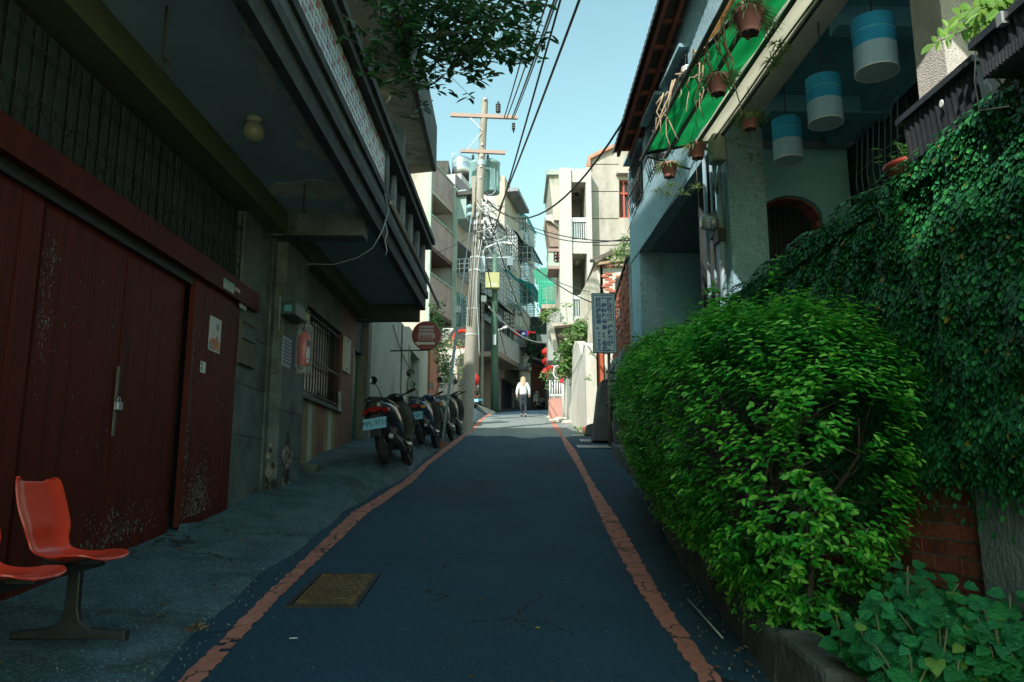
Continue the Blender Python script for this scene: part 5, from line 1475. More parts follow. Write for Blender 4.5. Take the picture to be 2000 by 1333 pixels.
# old wooden meter board
s0, z1 = FL.hit(477, 628, .05); s1, z0 = FL.hit(500, 716, .05)
mb = thing('meter_board', FL.p((s0 + s1) / 2, z0, .04), 'weathered wooden meter board on the grey wall beside the red doors', 'board')
wdm = mat('weathered_wood', (0.10, 0.085, 0.06), (0.18, 0.15, 0.11), scale=5, bump=.5, stretch=(1, 1, .2))
m = MB(); m.fbox(FL, s0, s1, z0, z1, .0, .03, wdm); m.build('board', parent=mb)
m = MB(); m.fbox(FL, s0 - .012, s1 + .012, z1, z1 + .03, .0, .045, wdm); m.fbox(FL, s0 - .012, s1 + .012, z0 - .03, z0, .0, .045, wdm); m.build('batten', parent=mb)
m = MB(); m.fbox(FL, s0 + .03, s1 - .03, z1 - .18, z1 - .05, .03, .045, grime); m.build('fuse_block', parent=mb)
# grey-green meter box with a lens
s0, z1 = FL.hit(566, 588, .28); s1, z0 = FL.hit(592, 634, .28)
bx = thing('meter_box', FL.p((s0 + s1) / 2, z0, .2), 'dark green electric meter box projecting from the pillar', 'meter box')
gbx = mat('dark_green_box', (0.02, 0.05, 0.045), (0.035, 0.08, 0.07), rough=.5)
m = MB(); m.fbox(FL, s0, s1, z0, z1, .16, .36, gbx); m.build('case', parent=bx, bevel=.01)
m = MB(); m.fbox(FL, s0 - .005, s0, z0 + .04, z0 + .12, .22, .31, mat('teal_sticker', (0.10, 0.32, 0.36))); m.build('sticker', parent=bx)
m = MB(); m.fbox(FL, s1 - .18, s1 - .02, z0 + .17, z1 - .04, .36, .372, blackm); m.fbox(FL, s1 - .18, s1 - .02, z0 + .03, z0 + .12, .36, .372, mat('meter_label', (0.4, 0.38, 0.2))); m.build('meter_window', parent=bx)
m = MB(); m.tube([FL.p(s0 - .02, z1 + .05, .17), FL.p(s0 - .02, z0 - .2, .17)], .01, 6, pale_post); m.build('conduit', parent=bx)
# framed notice on the pillar face
sN0, zN1 = FL.hit(553, 655, .165); sN1, zN0 = FL.hit(567, 722, .165)
nt_ = thing('notice', FL.p(sN0, zN0, .166), 'rounded white plastic notice with blue print on the pillar', 'notice')
m = MB(); m.fbox(FL, sN0, sN1, zN0, zN1, .162, .172, mat('aged_white_board', (0.36, 0.40, 0.44), (0.46, 0.48, 0.48), scale=5)); m.build('board', parent=nt_, bevel=.01)
m = MB()
blu = mat('blue_ink', (0.06, 0.12, 0.30))
for i in range(7): m.fbox(FL, sN0 + .02, sN1 - .02 - .02 * (i % 3), zN1 - .06 - .045 * i, zN1 - .045 - .045 * i, .173, .1735, blu)
m.build('print', parent=nt_)
# fire extinguisher in a plastic bag
fe_s, fe_z = FL.hit(594, 680, .34)
C_ = FL.p(fe_s, fe_z, .34); fr_ = .075
fx = thing('fire_extinguisher', C_ - Vector((0, 0, .25)), 'red fire extinguisher in a clear plastic bag hung on the pillar', 'fire extinguisher')
redc = mat('extinguisher_red', (0.50, 0.02, 0.02), (0.58, 0.03, 0.03), rough=.3, coat=.4)
m = MB(); b = C_ - Vector((0, 0, .24)); m.lathe([(.06, 0), (fr_, .02), (fr_, .36), (.06, .41), (.03, .43), (.03, .455)], b, 24, redc); m.build('cylinder', parent=fx)
m = MB(); m.lathe([(.028, .455), (.032, .47), (.026, .50)], b, 12, blackm); m.beam(b + Vector((0, 0, .50)), b + Vector((.02, -.12, .53)), .02, .015, blackm); m.beam(b + Vector((0, 0, .47)), b + Vector((.02, -.11, .46)), .02, .012, blackm); m.build('handle', parent=fx)
m = MB(); m.tube([b + Vector((0, .02, .47)), b + Vector((-.06, .06, .42)), b + Vector((-.085, .03, .25)), b + Vector((-.08, .02, .08))], .010, 6, blackm); m.build('hose', parent=fx)
# label wrapped round the front
m = MB(); lab = mat('extinguisher_label', (0.55, 0.56, 0.60), (0.65, 0.66, 0.68))
a0 = -95
for (lo, hi, z0, z1, mt) in ((-52, 0, .25, .33, ink), (-52, 0, .10, .24, lab), (-48, -12, .04, .08, lab)):
    m.grid(lambda u, v: b + Vector(((fr_ + .0012) * cos(radians(lo + (hi - lo) * u)), (fr_ + .0012) * sin(radians(lo + (hi - lo) * u)), z0 + (z1 - z0) * v)), 8, 2, mt)
m.build('label', parent=fx)
film = bpy.data.materials.new('clear_plastic_film'); film.use_nodes = True
_n = film.node_tree.nodes; _l = film.node_tree.links; _b = _n['Principled BSDF']; _b.inputs['Roughness'].default_value = .12; _b.inputs['Base Color'].default_value = (.8, .85, .85, 1); _b.inputs['Alpha'].default_value = .16
_nz = _n.new('ShaderNodeTexNoise'); _nz.inputs['Scale'].default_value = 14; _bp = _n.new('ShaderNodeBump'); _bp.inputs['Strength'].default_value = 1; _bp.inputs['Distance'].default_value = .03; _l.new(_nz.outputs['Fac'], _bp.inputs['Height']); _l.new(_bp.outputs['Normal'], _b.inputs['Normal'])
m = MB()
m.grid(lambda u, v: b + Vector(((.10 + .012 * sin(u * 2 * pi * 5 + v * 9)) * (1 if v < .8 else 1 - (v - .8) * 3.6) * cos(u * 2 * pi), (.10 + .012 * sin(u * 2 * pi * 4 + 2)) * (1 if v < .8 else 1 - (v - .8) * 3.6) * sin(u * 2 * pi), -.09 + .72 * v)), 40, 14, film)
m.build('plastic_bag', parent=fx)
# thermometer board and a rag
s0, z1 = FS.hit(673, 655, .03); s1, z0 = FS.hit(684, 732, .03)
th = thing('wall_plaque', FS.p(s0, z0, .02), 'tall narrow cream plaque with dark fixings beyond the barred window', 'plaque')
m = MB(); m.fbox(FS, s0, s1, z0, z1, .005, .03, cream); m.build('board', parent=th, bevel=.008)
m = MB()
for z in (z0 + .06, z1 - .06): m.fbox(FS, (s0 + s1) / 2 - .02, (s0 + s1) / 2 + .02, z - .02, z + .02, .03, .036, blackm)
m.build('fixing', parent=th)
rg = thing('rag', FS.p(*FS.hit(662, 800, .06), .06), 'bunched white cloth tied to the end of the window sill', 'cloth')
m = MB(); RR = random.Random(3); c = FS.p(*FS.hit(662, 782, .06), .06)
m.grid(lambda u, v: c + FS.e * ((u - .5) * (.10 + .05 * sin(v * 7))) + FS.n * (.02 * sin(u * 14 + v * 3) + .02 * v) + Vector((.0, 0, .14 - .32 * v)), 14, 8, mat('grimy_white_cloth', (0.35, 0.38, 0.38), (0.48, 0.5, 0.5), bump=.6, scale=12))
m.build('folds', parent=rg)
# loose white cable from the balcony
wc = thing('loose_cable', at_y(755, 375, 9.9), 'pale loose cable drooping from the balcony edge to the pillar', 'cable')
wcm = mat('pale_cable', (0.40, 0.46, 0.48), (0.5, 0.55, 0.56), rough=.5)
m = MB(); m.tube([FB.p(*FB.hit(752, 378, .06), .06), FB.p(*FB.hit(760, 410, .09), .09), FB.p(*FB.hit(748, 450, .12), .12), at_y(728, 485, 9.7), at_y(700, 503, 9.9), at_y(655, 517, 10.2), at_y(610, 516, 10.4), at_y(575, 520, 10.6)], .007, 6, wcm); m.build('long_run', parent=wc)
m = MB(); m.tube([FB.p(*FB.hit(752, 430, .06), .06), at_y(757, 455, 9.7), at_y(752, 470, 9.7), at_y(756, 490, 9.7), at_y(753, 500, 9.7)], .006, 6, wcm); m.build('short_end', parent=wc)
bp_ = thing('bamboo_pole', FB.p(*FB.hit(764, 396, .2), .2), 'long weathered bamboo pole slung along the outside of the far balcony', 'pole')
m = MB(); m.tube([FB.p(*FB.hit(764, 396, .18), .18), FB.p(*FB.hit(812, 500, .2), .2), FB.p(*FB.hit(858, 600, .22), .22)], .026, 8, mat('weathered_bamboo', (0.30, 0.27, 0.22), (0.42, 0.38, 0.32), scale=9)); m.build('culm', parent=bp_)

# ------------------------------------------------------------------ round sign
TS = 15.2
c = CAMP + ray(833, 656) * TS; rr = 27.5 / FPX * TS
rs = thing('round_sign', c, 'round dark red hanging sign with white tower emblem and left arrow', 'sign')
drs = mat('dark_red_enamel', (0.20, 0.018, 0.02), (0.24, 0.024, 0.025), rough=.35); whs = mat('white_print', (0.62, 0.60, 0.60))
pinks = mat('pale_pink_print', (0.55, 0.42, 0.42))
m = MB(); m.lathe([(rr, -.04), (rr + .008, -.03), (rr + .008, .03), (rr, .04)], c, 48, drs, axis='y'); m.build('disc', parent=rs)
m = MB(); yf = c.y - .0415
def srect(x0, x1, z0, z1, mt=whs): m.box((c.x + x0 * rr, yf - .001, c.z + z0 * rr), (c.x + x1 * rr, yf, c.z + z1 * rr), mt)
for i, zz in enumerate((.62, .38, .14)):
    srect(-.55, .55, zz, zz + .05); srect(-.50, .50, zz - .05, zz - .02, pinks)
    for k in range(9): srect(-.50 + k * .118, -.46 + k * .118, zz - .13, zz - .05)
srect(-.52, .60, -.66, -.50)
m.prism([(c.x - .50 * rr, yf, c.z - .40 * rr), (c.x - .80 * rr, yf, c.z - .58 * rr), (c.x - .50 * rr, yf, c.z - .76 * rr)], (0, -.001, 0), whs)
m.build('emblem', parent=rs)
put_text('淡水紅樓', rr * .38, (c.x, yf - .002, c.z - .10 * rr), (1, 0, 0), UP, whs, rs, xs=.85)
put_text('THE RED CASTLE', rr * .13, (c.x, yf - .002, c.z - .34 * rr), (1, 0, 0), UP, whs, rs)
m = MB(); m.tube([c + Vector((.3 * rr, 0, -rr - .01)), c + Vector((-2.6 * rr, .1, -rr - .01))], .014, 6, blackm); m.tube([c + Vector((-.1, 0, -rr * .95)), c + Vector((-.1, 0, -rr - .01))], .012, 6, blackm); m.build('bracket', parent=rs)

# ------------------------------------------------------------------ scooters
tyre = mat('tyre_rubber', (0.012, 0.012, 0.012), (0.022, 0.022, 0.022), rough=.85, scale=20)
dplas = mat('dark_plastic', (0.018, 0.02, 0.022), (0.03, 0.032, 0.034), rough=.5, scale=14)
seatm = mat('black_vinyl', (0.014, 0.014, 0.015), (0.024, 0.024, 0.026), rough=.4, bump=.2, scale=20)
tail = mat('red_lens', (0.22, 0.004, 0.004), (0.32, 0.008, 0.008), rough=.15, coat=.5)
amber = mat('amber_lens', (0.6, 0.22, 0.03), rough=.2)
platem = mat('pale_blue_white_plate', (0.22, 0.46, 0.58), (0.26, 0.50, 0.62), rough=.4); plink = mat('plate_black', (0.015, 0.015, 0.03))
mirr = mat('mirror_glass', (0.75, 0.8, 0.85), rough=.05, metal=1.0)
def ring(y, w, h, zc, n=18, p=2.6, taper=0.0):
    out = []
    for k in range(n):
        a = 2 * pi * k / n; ca, sa = cos(a), sin(a)
        x = w * abs(ca) ** (2 / p) * (1 if ca > 0 else -1); z = h * abs(sa) ** (2 / p) * (1 if sa > 0 else -1)
        out.append(Vector((x * (1 + taper * z / max(h, .01)), y, zc + z)))
    return out
def loft(m, rings, mt, caps=True):
    n = len(rings[0]); b = [m.verts(r_) for r_ in rings]
    for i in range(len(rings) - 1):
        for k in range(n): m.face([b[i] + k, b[i] + (k + 1) % n, b[i + 1] + (k + 1) % n, b[i + 1] + k], mt, True)
    if caps: m.face([b[0] + k for k in range(n)][::-1], mt); m.face([b[-1] + k for k in range(n)], mt)
def scooter(loc, heading, body, label, plate, lean=0.0, sc=1.0, simple=False, steer=0.25, grp='scooters parked along the left pavement'):
    o = thing('scooter', loc, label, 'scooter', grp)
    L = lambda m, name, par=o, **k: m.build(name, parent=par, local=True, **k)
    for nm, y in (('rear_wheel', -.62), ('front_wheel', .62)):
        w = bpy.data.objects.new(nm, None); COL.objects.link(w); w.parent = o; w.location = (0, 0, 0)
        m = MB(); R_ = .235; rt = .055
        prof = [(R_ - rt + rt * cos(a) * 1.0, rt * sin(a) * .95) for a in [2 * pi * k / 12 for k in range(13)]]
        m.lathe(prof, (0, y, R_), 28, tyre, axis='x', capb=False, capt=False); L(m, 'tyre', w)
        m = MB(); m.lathe([(.14, -.02), (.15, -.03), (.15, .03), (.14, .02), (.14, -.02)], (0, y, R_), 22, steel, axis='x', capb=False, capt=False)
        for k in range(5):
            a = 2 * pi * k / 5; m.beam((0, y, R_), (0, y + .145 * cos(a), R_ + .145 * sin(a)), .03, .02, steel)
        m.lathe([(.04, -.05), (.04, .05)], (0, y, R_), 12, dplas, axis='x'); L(m, 'rim', w)
    # rear cowl
    m = MB(); loft(m, [ring(-.92, .05, .035, .75), ring(-.88, .13, .08, .71), ring(-.75, .19, .13, .665), ring(-.5, .215, .175, .62), ring(-.25, .18, .16, .60), ring(-.05, .15, .17, .53), ring(.05, .12, .15, .43)], body); L(m, 'rear_cowl')
    m = MB(); loft(m, [ring(-.80, .09, .02, .785), ring(-.70, .14, .04, .80), ring(-.45, .15, .05, .79), ring(-.30, .145, .045, .765), ring(-.08, .13, .045, .775), ring(.06, .08, .03, .755)], seatm); L(m, 'seat')
    m = MB(); m.tube([(.12, -.62, .78), (.13, -.80, .82), (.08, -.92, .82), (-.08, -.92, .82), (-.13, -.80, .82), (-.12, -.62, .78)], .014, 8, dplas); L(m, 'grab_rail')
    m = MB(); loft(m, [ring(-.925, .09, .026, .69), ring(-.87, .12, .045, .68)], tail); L(m, 'tail_light')
    for sx in (-1, 1):
        m = MB(); loft(m, [ring(-.89, .03, .025, .665), ring(-.84, .045, .04, .66)], tail if plate.startswith('MPL') else amber)
        for i in range(len(m.v)): m.v[i] = (m.v[i][0] + sx * .135, m.v[i][1], m.v[i][2])
        L(m, 'indicator')
    # rear mudguard and plate
    m = MB(); m.hexa([Vector(p) for p in ((-.09, -.88, .68), (.09, -.88, .68), (.09, -.70, .68), (-.09, -.70, .68), (-.09, -.86, .72), (.09, -.86, .72), (.09, -.7, .72), (-.09, -.7, .72))], dplas)
    m.beam((0, -.86, .68), (0, -1.0, .33), .13, .02, dplas, up=Vector((0, 1, 0))); m.cbox((0, -.93, .66), (.07, .03, .03), tail); L(m, 'mudguard')
    pc = Vector((0, -.965, .50)); tiltm = Matrix.Rotation(radians(-20), 3, 'X')
    m = MB(); m.cbox(pc, (.30, .006, .15), platem, tiltm); pl_ = L(m, 'number_plate', bevel=.0)
    me = text_mesh(plate, .105, spacing=1.02); me.materials.clear(); me.materials.append(plink)
    for v in me.vertices: v.co = tiltm @ Vector((v.co.x * .72, -.0045, v.co.y * 1.0)) + pc
    tx = bpy.data.objects.new('lettering', me); COL.objects.link(tx); tx.parent = pl_
    m = MB(); loft(m, [ring(-.93, .06, .05, .56), ring(-.86, .10, .13, .52), ring(-.62, .12, .17, .50), ring(-.4, .13, .18, .46)], dplas); L(m, 'inner_fender')
    # engine, swing arm, exhaust
    m = MB(); loft(m, [ring(-.62, .05, .07, .24), ring(-.45, .09, .10, .27), ring(-.15, .10, .11, .30), ring(.0, .07, .08, .33)], dplas)
    for i in range(len(m.v)): m.v[i] = (m.v[i][0] - .07, m.v[i][1], m.v[i][2])
    m.tube([(.08, -.58, .28), (.11, -.50, .48), (.11, -.42, .66)], .022, 8, dplas); m.tube([(-.10, -.60, .30), (-.12, -.52, .5), (-.12, -.44, .66)], .022, 8, dplas); L(m, 'engine')
    m = MB(); m.tube([(.13, -.05, .20), (.14, -.25, .21), (.15, -.45, .25), (.16, -.82, .33)], [.022, .045, .058, .05], 12, dplas); m.lathe([(.030, 0), (.030, .02)], (.16, -.84, .33), 10, steel, axis='y'); m.cbox((.205, -.58, .30), (.012, .26, .06), dplas, Matrix.Rotation(radians(-12), 3, 'X')); L(m, 'exhaust')
    # floor and front
    m = MB(); loft(m, [ring(-.15, .15, .07, .30, p=4), ring(.05, .17, .05, .27, p=4), ring(.30, .16, .05, .28, p=4), ring(.42, .14, .09, .34, p=4)], body); L(m, 'floor_board')
    m = MB()
    loft(m, [ring(.36, .15, .05, .33), ring(.40, .20, .10, .46), ring(.36, .23, .12, .62), ring(.32, .20, .10, .78), ring(.30, .12, .06, .88)], dplas); L(m, 'leg_shield')
    m = MB(); loft(m, [ring(.42, .12, .05, .42), ring(.50, .15, .14, .55), ring(.50, .14, .14, .70), ring(.40, .10, .09, .84)], body); L(m, 'front_panel')
    m = MB(); loft(m, [ring(.80, .03, .02, .42), ring(.72, .065, .045, .49), ring(.58, .075, .05, .51), ring(.44, .05, .04, .44)], body); L(m, 'front_mudguard')
    m = MB()
    for sx in (-1, 1): m.tube([(sx * .075, .62, .235), (sx * .07, .52, .50), (sx * .04, .44, .72)], .018, 8, steel)
    L(m, 'fork')
    Rs = Matrix.Rotation(-steer, 4, 'Z'); piv = Vector((0, .33, 0))
    def st_(p): return (Rs @ (Vector(p) - piv)) + piv
    m = MB(); loft(m, [[st_(q) for q in r_] for r_ in (ring(.44, .05, .04, .93), ring(.38, .11, .075, .95), ring(.28, .12, .06, .97), ring(.22, .07, .03, .98))], body); L(m, 'handlebar_cowl')
    m = MB(); m.tube([st_(p) for p in ((-.33, .22, 1.02), (-.22, .28, 1.0), (0, .32, .97), (.22, .28, 1.0), (.33, .22, 1.02))], .013, 8, dplas)
    hb_ = L(m, 'handlebar')
    for sx in (-1, 1):
        m = MB(); m.tube([st_(p) for p in ((sx * .24, .265, 1.005), (sx * .37, .20, 1.022))], .021, 10, dplas); m.tube([st_(p) for p in ((sx * .20, .30, 1.0), (sx * .34, .26, 1.01))], .006, 6, steel); L(m, 'grip', hb_)
        m = MB(); m.tube([st_(p) for p in ((sx * .20, .29, 1.01), (sx * .23, .27, 1.14), (sx * .28, .27, 1.22))], .007, 6, dplas)
        cm = st_((sx * .30, .27, 1.27))
        m.lathe([(.02, .02), (.055, .012), (.060, 0), (.060, -.004)], cm, 18, dplas, axis='y'); m.lathe([(.053, -.0055), (.001, -.0060)], cm, 18, mirr, axis='y', capb=False, capt=False); L(m, 'mirror')
    m = MB(); m.tube([(-.10, -.05, .22), (-.26, -.02, .02)], .013, 6, dplas); m.tube([(-.26, -.06, .012), (-.26, .04, .012)], .014, 6, dplas); L(m, 'side_stand')
    o.rotation_euler = (0, lean, heading); o.scale = (sc, sc, sc)
    return o
def sc_at(px, py, t, dz=0.0):
    p = CAMP + ray(px, py) * t; return p
b1 = mat('scooter_paint_graphite', (0.020, 0.026, 0.026), (0.03, 0.036, 0.034), rough=.25, coat=.6)
b2 = mat('scooter_paint_navy', (0.02, 0.045, 0.085), (0.03, 0.055, 0.10), rough=.25, coat=.6)
b3 = mat('scooter_paint_silver_grey', (0.14, 0.16, 0.17), (0.20, 0.22, 0.23), rough=.3, coat=.5)
b4 = mat('scooter_paint_white', (0.55, 0.58, 0.6), (0.62, 0.64, 0.65), rough=.25, coat=.5)
def ground_h(px, py, t): return (CAMP + ray(px, py) * t)
def gz(x, y):
    if x < left_edge(y):
        v = (x - (wall_x(y) - .3)) / (left_edge(y) - wall_x(y) + .3)
        return G(y) + .012 + .13 * max(0, 1 - v) ** 1.2 + .27 * min(1, max(0, (y - 8) / 4.5)) ** 1.3 * min(1, (1 - v) * 4.5)
    return G(y)
def park(px, t):
    p = CAMP + ray(px, 880) * t; return Vector((p.x, p.y, gz(p.x - .05, p.y)))
scooter(park(778, 12.7), radians(-6), b1, 'black scooter with plate MPL-9731, nearest of the parked row', 'MPL-9731', lean=radians(-8), sc=1.17)
scooter(park(838, 16.6), radians(-7), b2, 'navy scooter with plate MCH-2615, second of the parked row', 'MCH-2615', lean=radians(-6), sc=1.1)
scooter(park(871, 19.2), radians(-7), b3, 'grey scooter half hidden behind the leaning grey stake', 'MCH-151', lean=radians(-6), sc=1.1)
scooter(park(888, 21.3), radians(-7), b1, 'dark scooter farthest in the parked row, just left of the utility pole', 'NKE-285', lean=radians(-6), sc=1.1)
bq = MB()
for k, (px, py, t) in enumerate(((856, 852, 17.6), (863, 851, 18.1))):
    p = ground_h(px, py, t); tag(MB().box((p.x - .12, p.y - .06, gz(p.x, p.y) - .02), (p.x + .10, p.y + .05, gz(p.x, p.y) + .07), brickm).build('brick'), ['loose red brick on the pavement, left one by the grey stake', 'loose red brick on the pavement, right one by the grey stake'][k], 'brick', 'loose bricks on the pavement')
# leaning stake / guy rod with an insulator
gs = thing('leaning_stake', at_y(863, 860, 16.4), 'thin grey-green metal stake leaning up to the utility pole wires', 'stake')
A0_ = CAMP + ray(864, 862) * 16.4; A1_ = CAMP + ray(893, 640) * 17.5; A2_ = CAMP + ray(921, 420) * 22.5
m = MB(); m.tube([A0_, A1_], .032, 8, mat('galvanised_green_rod', (0.25, 0.33, 0.32), (0.33, 0.40, 0.38), rough=.6, stain=.5, stain_scale=5)); m.build('rod', parent=gs)
m = MB(); m.tube([A1_, A2_], .010, 5, wcm); m.build('guy_wire', parent=gs)
m = MB(); m.cbox(CAMP + ray(895, 606) * 17.8, (.12, .10, .16), whitepl); m.build('insulator', parent=gs, bevel=.02)

# litter
dlm = mat('dry_brown_leaf', (0.10, 0.06, 0.03), (0.20, 0.13, 0.07), rough=.8, scale=30, island=.4)
m = MB(); RR = random.Random(15)
for k in range(95):
    if RR.random() < .55: y = RR.uniform(3.4, 9); x = right_kerb(y) - abs(RR.gauss(0, .12)) - .02
    elif RR.random() < .7: y = RR.uniform(3.6, 8); x = RR.uniform(-3.0, -1.7)
    else: y = RR.uniform(4, 14); x = RR.uniform(-1.4, 1.0)
    L_ = RR.uniform(.02, .05); leaf(m, Vector((x, y, gz(x, y) + .016)), Vector((RR.uniform(-.4, .4), RR.uniform(-.4, .4), 1)), Vector((RR.uniform(-1, 1), RR.uniform(-1, 1), 0)), L_, L_ * .5, dlm, .4, .3)
tag(m.build('dry_leaves'), 'dry brown leaves scattered on the pavement and lane', kind='stuff')
m = MB(); RR = random.Random(71)
grit = mat('pale_grit', (0.06, 0.09, 0.10), (0.17, 0.20, 0.21), scale=40, island=.4)
for k in range(650):
    y = RR.uniform(3.4, 12) if RR.random() < .7 else RR.uniform(3.3, 6)
    q_ = RR.random()
    if q_ < .40: x = left_edge(y) + RR.gauss(0, .10)
    elif q_ < .65: x = right_kerb(y) - abs(RR.gauss(0, .12)) - .01
    elif q_ < .85: x = RR.uniform(-3.0, -1.8)
    else: x = RR.uniform(-1.5, 1.2)
    r_ = RR.uniform(.002, .008) * (1 if q_ < .85 else .55); z = gz(x, y) + .006; a = RR.uniform(0, 6)
    m.hexa([Vector((x + r_ * cos(a + i * 1.57), y + r_ * sin(a + i * 1.57), z - .006)) for i in range(4)] + [Vector((x + r_ * .6 * cos(a + i * 1.57), y + r_ * .6 * sin(a + i * 1.57), z + r_ * .8)) for i in range(4)], grit)
tag(m.build('grit'), 'loose pale grit along the pavement edge and gutter', kind='stuff')
cl_ = Vector((at_g(378, 1245).x, at_g(378, 1245).y, 0)); cl_.z = gz(cl_.x, cl_.y) + .03
m = MB(); RR = random.Random(2)
for k in range(7): leaf(m, cl_ + Vector((RR.uniform(-.03, .03), RR.uniform(-.02, .02), RR.uniform(0, .02))), Vector((RR.uniform(-1, 1), -1, RR.uniform(0, 1))), Vector((RR.uniform(-1, 1), RR.uniform(-.5, .5), RR.uniform(0, .8))), .055, .035, dlm, .5, .5)
tag(m.build('curled_leaf'), 'large curled dead leaf on the pavement in front of the seats', 'leaf')
a = at_g(1343, 1170, .02); b = at_g(1411, 1246, .02)
m = MB(); m.tube([a, b], .006, 6, mat('pale_stick', (0.35, 0.38, 0.38), (0.45, 0.46, 0.45))); tag(m.build('stick'), 'thin pale stick lying on the asphalt beside the right kerb', 'stick')
a = at_g(565, 1247, .012); m = MB(); m.tube([a, a + Vector((.045, .012, 0))], .004, 6, whitepl); tag(m.build('cigarette_butt'), 'tiny white cigarette butt on the asphalt below the manhole cover', 'litter')
a = at_g(1045, 1226, .012); m = MB(); leaf(m, a, Vector((.2, -.3, 1)), Vector((1, .5, 0)), .05, .022, mat('yellow_leaf', (0.30, 0.28, 0.06)), .3, .3); tag(m.build('yellow_leaf'), 'single yellow leaf in the middle of the lane near the bottom edge', 'leaf')
# ------------------------------------------------------------------ left side beyond the tiled house
F1 = Facade(-2.80, 15.3, 0.022)
whiteR = mat('streaked_white_render', (0.34, 0.34, 0.29), (0.46, 0.45, 0.39), scale=2, bump=.3, stain=.6, stain_scale=1.6, stretch=(1, 1, .35), stain_col=(0.10, 0.10, 0.08))
wa = thing('side_building', F1.p(2, G(17)), 'streaked white rendered low building with a narrow green door behind the scooters', 'building')
def f1(px, py=700): return F1.hit(px, py)[0]
sdA, sdB = f1(798), f1(816); sEnd = f1(836)
zd1 = F1.hit(805, 690)[1]
m = MB()
m.fbox(F1, 0, sdA, 1.5, 5.45, -.35, 0, whiteR); m.fbox(F1, sdA, sdB, zd1, 5.6, -.35, 0, whiteR); m.fbox(F1, sdB, sEnd, 1.8, 5.75, -.35, 0, whiteR)
m.fbox(F1, 0, sEnd, 1.5, 5.3, -6, -.35, whiteR); m.fbox(F1, 0, .3, 1.5, 5.2, -.35, 0, whiteR); m.build('wall', parent=wa)
m = MB(); m.fbox(F1, sdA, sdB, G(17), zd1, -.3, -.22, gd); m.build('door', parent=wa)
m = MB(); m.fbox(F1, sdA - .08, sdA, G(17), zd1 + .1, 0, .05, whiteR); m.fbox(F1, sdB, sdB + .08, G(17), zd1 + .1, 0, .05, whiteR); m.fbox(F1, sdA, sdB, zd1, zd1 + .12, 0.002, .05, whiteR); m.build('door_frame', parent=wa)
m = MB(); m.tube([F1.p(f1(782), 2.4, .03), F1.p(f1(782), 5.4, .03)], .015, 5, blackm); m.tube(wire(F1.p(f1(762), 5.1, .04), F1.p(f1(797), 4.5, .04), .1), .012, 4, blackm); m.build('wall_cable', parent=wa)
F2 = Facade(F1.p(sEnd, 0).x + .06, F1.p(sEnd, 0).y, 0.03)
ow = thing('orange_wall', F2.p(0, G(24)), 'rusty orange painted wall between the round sign and the vine', 'wall')
orw = mat('streaked_orange_render', (0.30, 0.10, 0.05), (0.42, 0.17, 0.09), scale=3, stretch=(1, 1, .3), stain=.6, stain_scale=2, stain_col=(0.10, 0.05, 0.04))
s2 = F2.hit(858, 700)[0]
m = MB(); m.fbox(F2, .01, s2, 2.2, 6.15, -.35, 0, orw); m.build('wall', parent=ow)

# vines on that wall
vine_l = mat('vine_leaf_green', (0.05, 0.15, 0.03), (0.09, 0.24, 0.05), rough=.5, scale=20, trans=.35, island=.35)  # plain green leaf colour
vine_y = mat('vine_leaf_pale', (0.20, 0.30, 0.10), (0.30, 0.40, 0.14), rough=.5, scale=20, trans=.4, island=.3)
def leaf_cloud(name, pts, label, cat, mats_, L=.10, seed=1, stems=True, group=None, droop=.5):
    """pts: (px, py, t, radius, count)"""
    RR = random.Random(seed); c0 = CAMP + ray(pts[0][0], pts[0][1]) * pts[0][2]
    o = thing(name, c0, label, cat, group); m = MB(); st = MB()
    prev = None
    for px, py, t, r_, n in pts:
        c = CAMP + ray(px, py) * t
        for k in range(n):
            v = Vector((RR.gauss(0, 1), RR.gauss(0, 1), RR.gauss(0, 1))).normalized() * r_ * RR.uniform(.35, 1.05)
            l_ = L * RR.uniform(.6, 1.15)
            leaf(m, c + v, Vector((RR.uniform(-.6, .6), RR.uniform(-1, .2), RR.uniform(.2, 1))), Vector((RR.uniform(-1, 1), RR.uniform(-1, 1), RR.uniform(-1, droop))), l_, l_ * .5, RR.choice(mats_))
        if prev is not None and stems: st.tube([prev, prev.lerp(c, .5) + Vector((0, 0, r_ * .3)), c], .012, 5, bark)
        prev = c
    tag(m.build('foliage', parent=o), kind='stuff')
    if st.v: st.build('stem', parent=o)
    return o
leaf_cloud('climbing_vine', [(852, 598, 22.5, .22, 60), (856, 625, 22.5, .26, 90), (862, 650, 22.7, .22, 60), (859, 680, 22.8, .28, 90), (866, 705, 22.8, .32, 120), (870, 728, 22.8, .26, 80), (874, 745, 22.6, .15, 30)], 'green vine tumbling over the orange wall beside the round sign', 'vine', [vine_l, vine_l, vine_y], .13, 3)
# sunlit garden wall with an arch
wl_ = thing('garden_wall', at_y(870, 800, 27), 'sunlit whitewashed garden wall with a rough arch behind the utility pole', 'wall')
pw = mat('whitewashed_plaster', (0.52, 0.50, 0.44), (0.66, 0.64, 0.58), scale=3, bump=.6, bscale=20, stain=.5, stain_scale=2.5, stain_col=(0.25, 0.22, 0.17))
YW = 27.0
m = MB(); zt_ = at_y(870, 681, YW).z; xA, xB, xC = at_y(858, 700, YW).x, at_y(893, 700, YW).x, at_y(912, 700, YW).x
m.box((xA - .8, YW, 2.8), (xB, YW + .25, zt_), pw)
az = at_y(900, 720, YW).z
n = 8
for i in range(n):
    a0, a1 = pi * i / n, pi * (i + 1) / n; ccx = (xB + xC) / 2; hh = (xC - xB) / 2
    m.prism([(ccx - hh * cos(a0), YW, az + .35 * sin(a0)), (ccx - hh * cos(a1), YW, az + .35 * sin(a1)), (ccx - hh * cos(a1), YW, zt_), (ccx - hh * cos(a0), YW, zt_)], (0, .25, 0), pw)
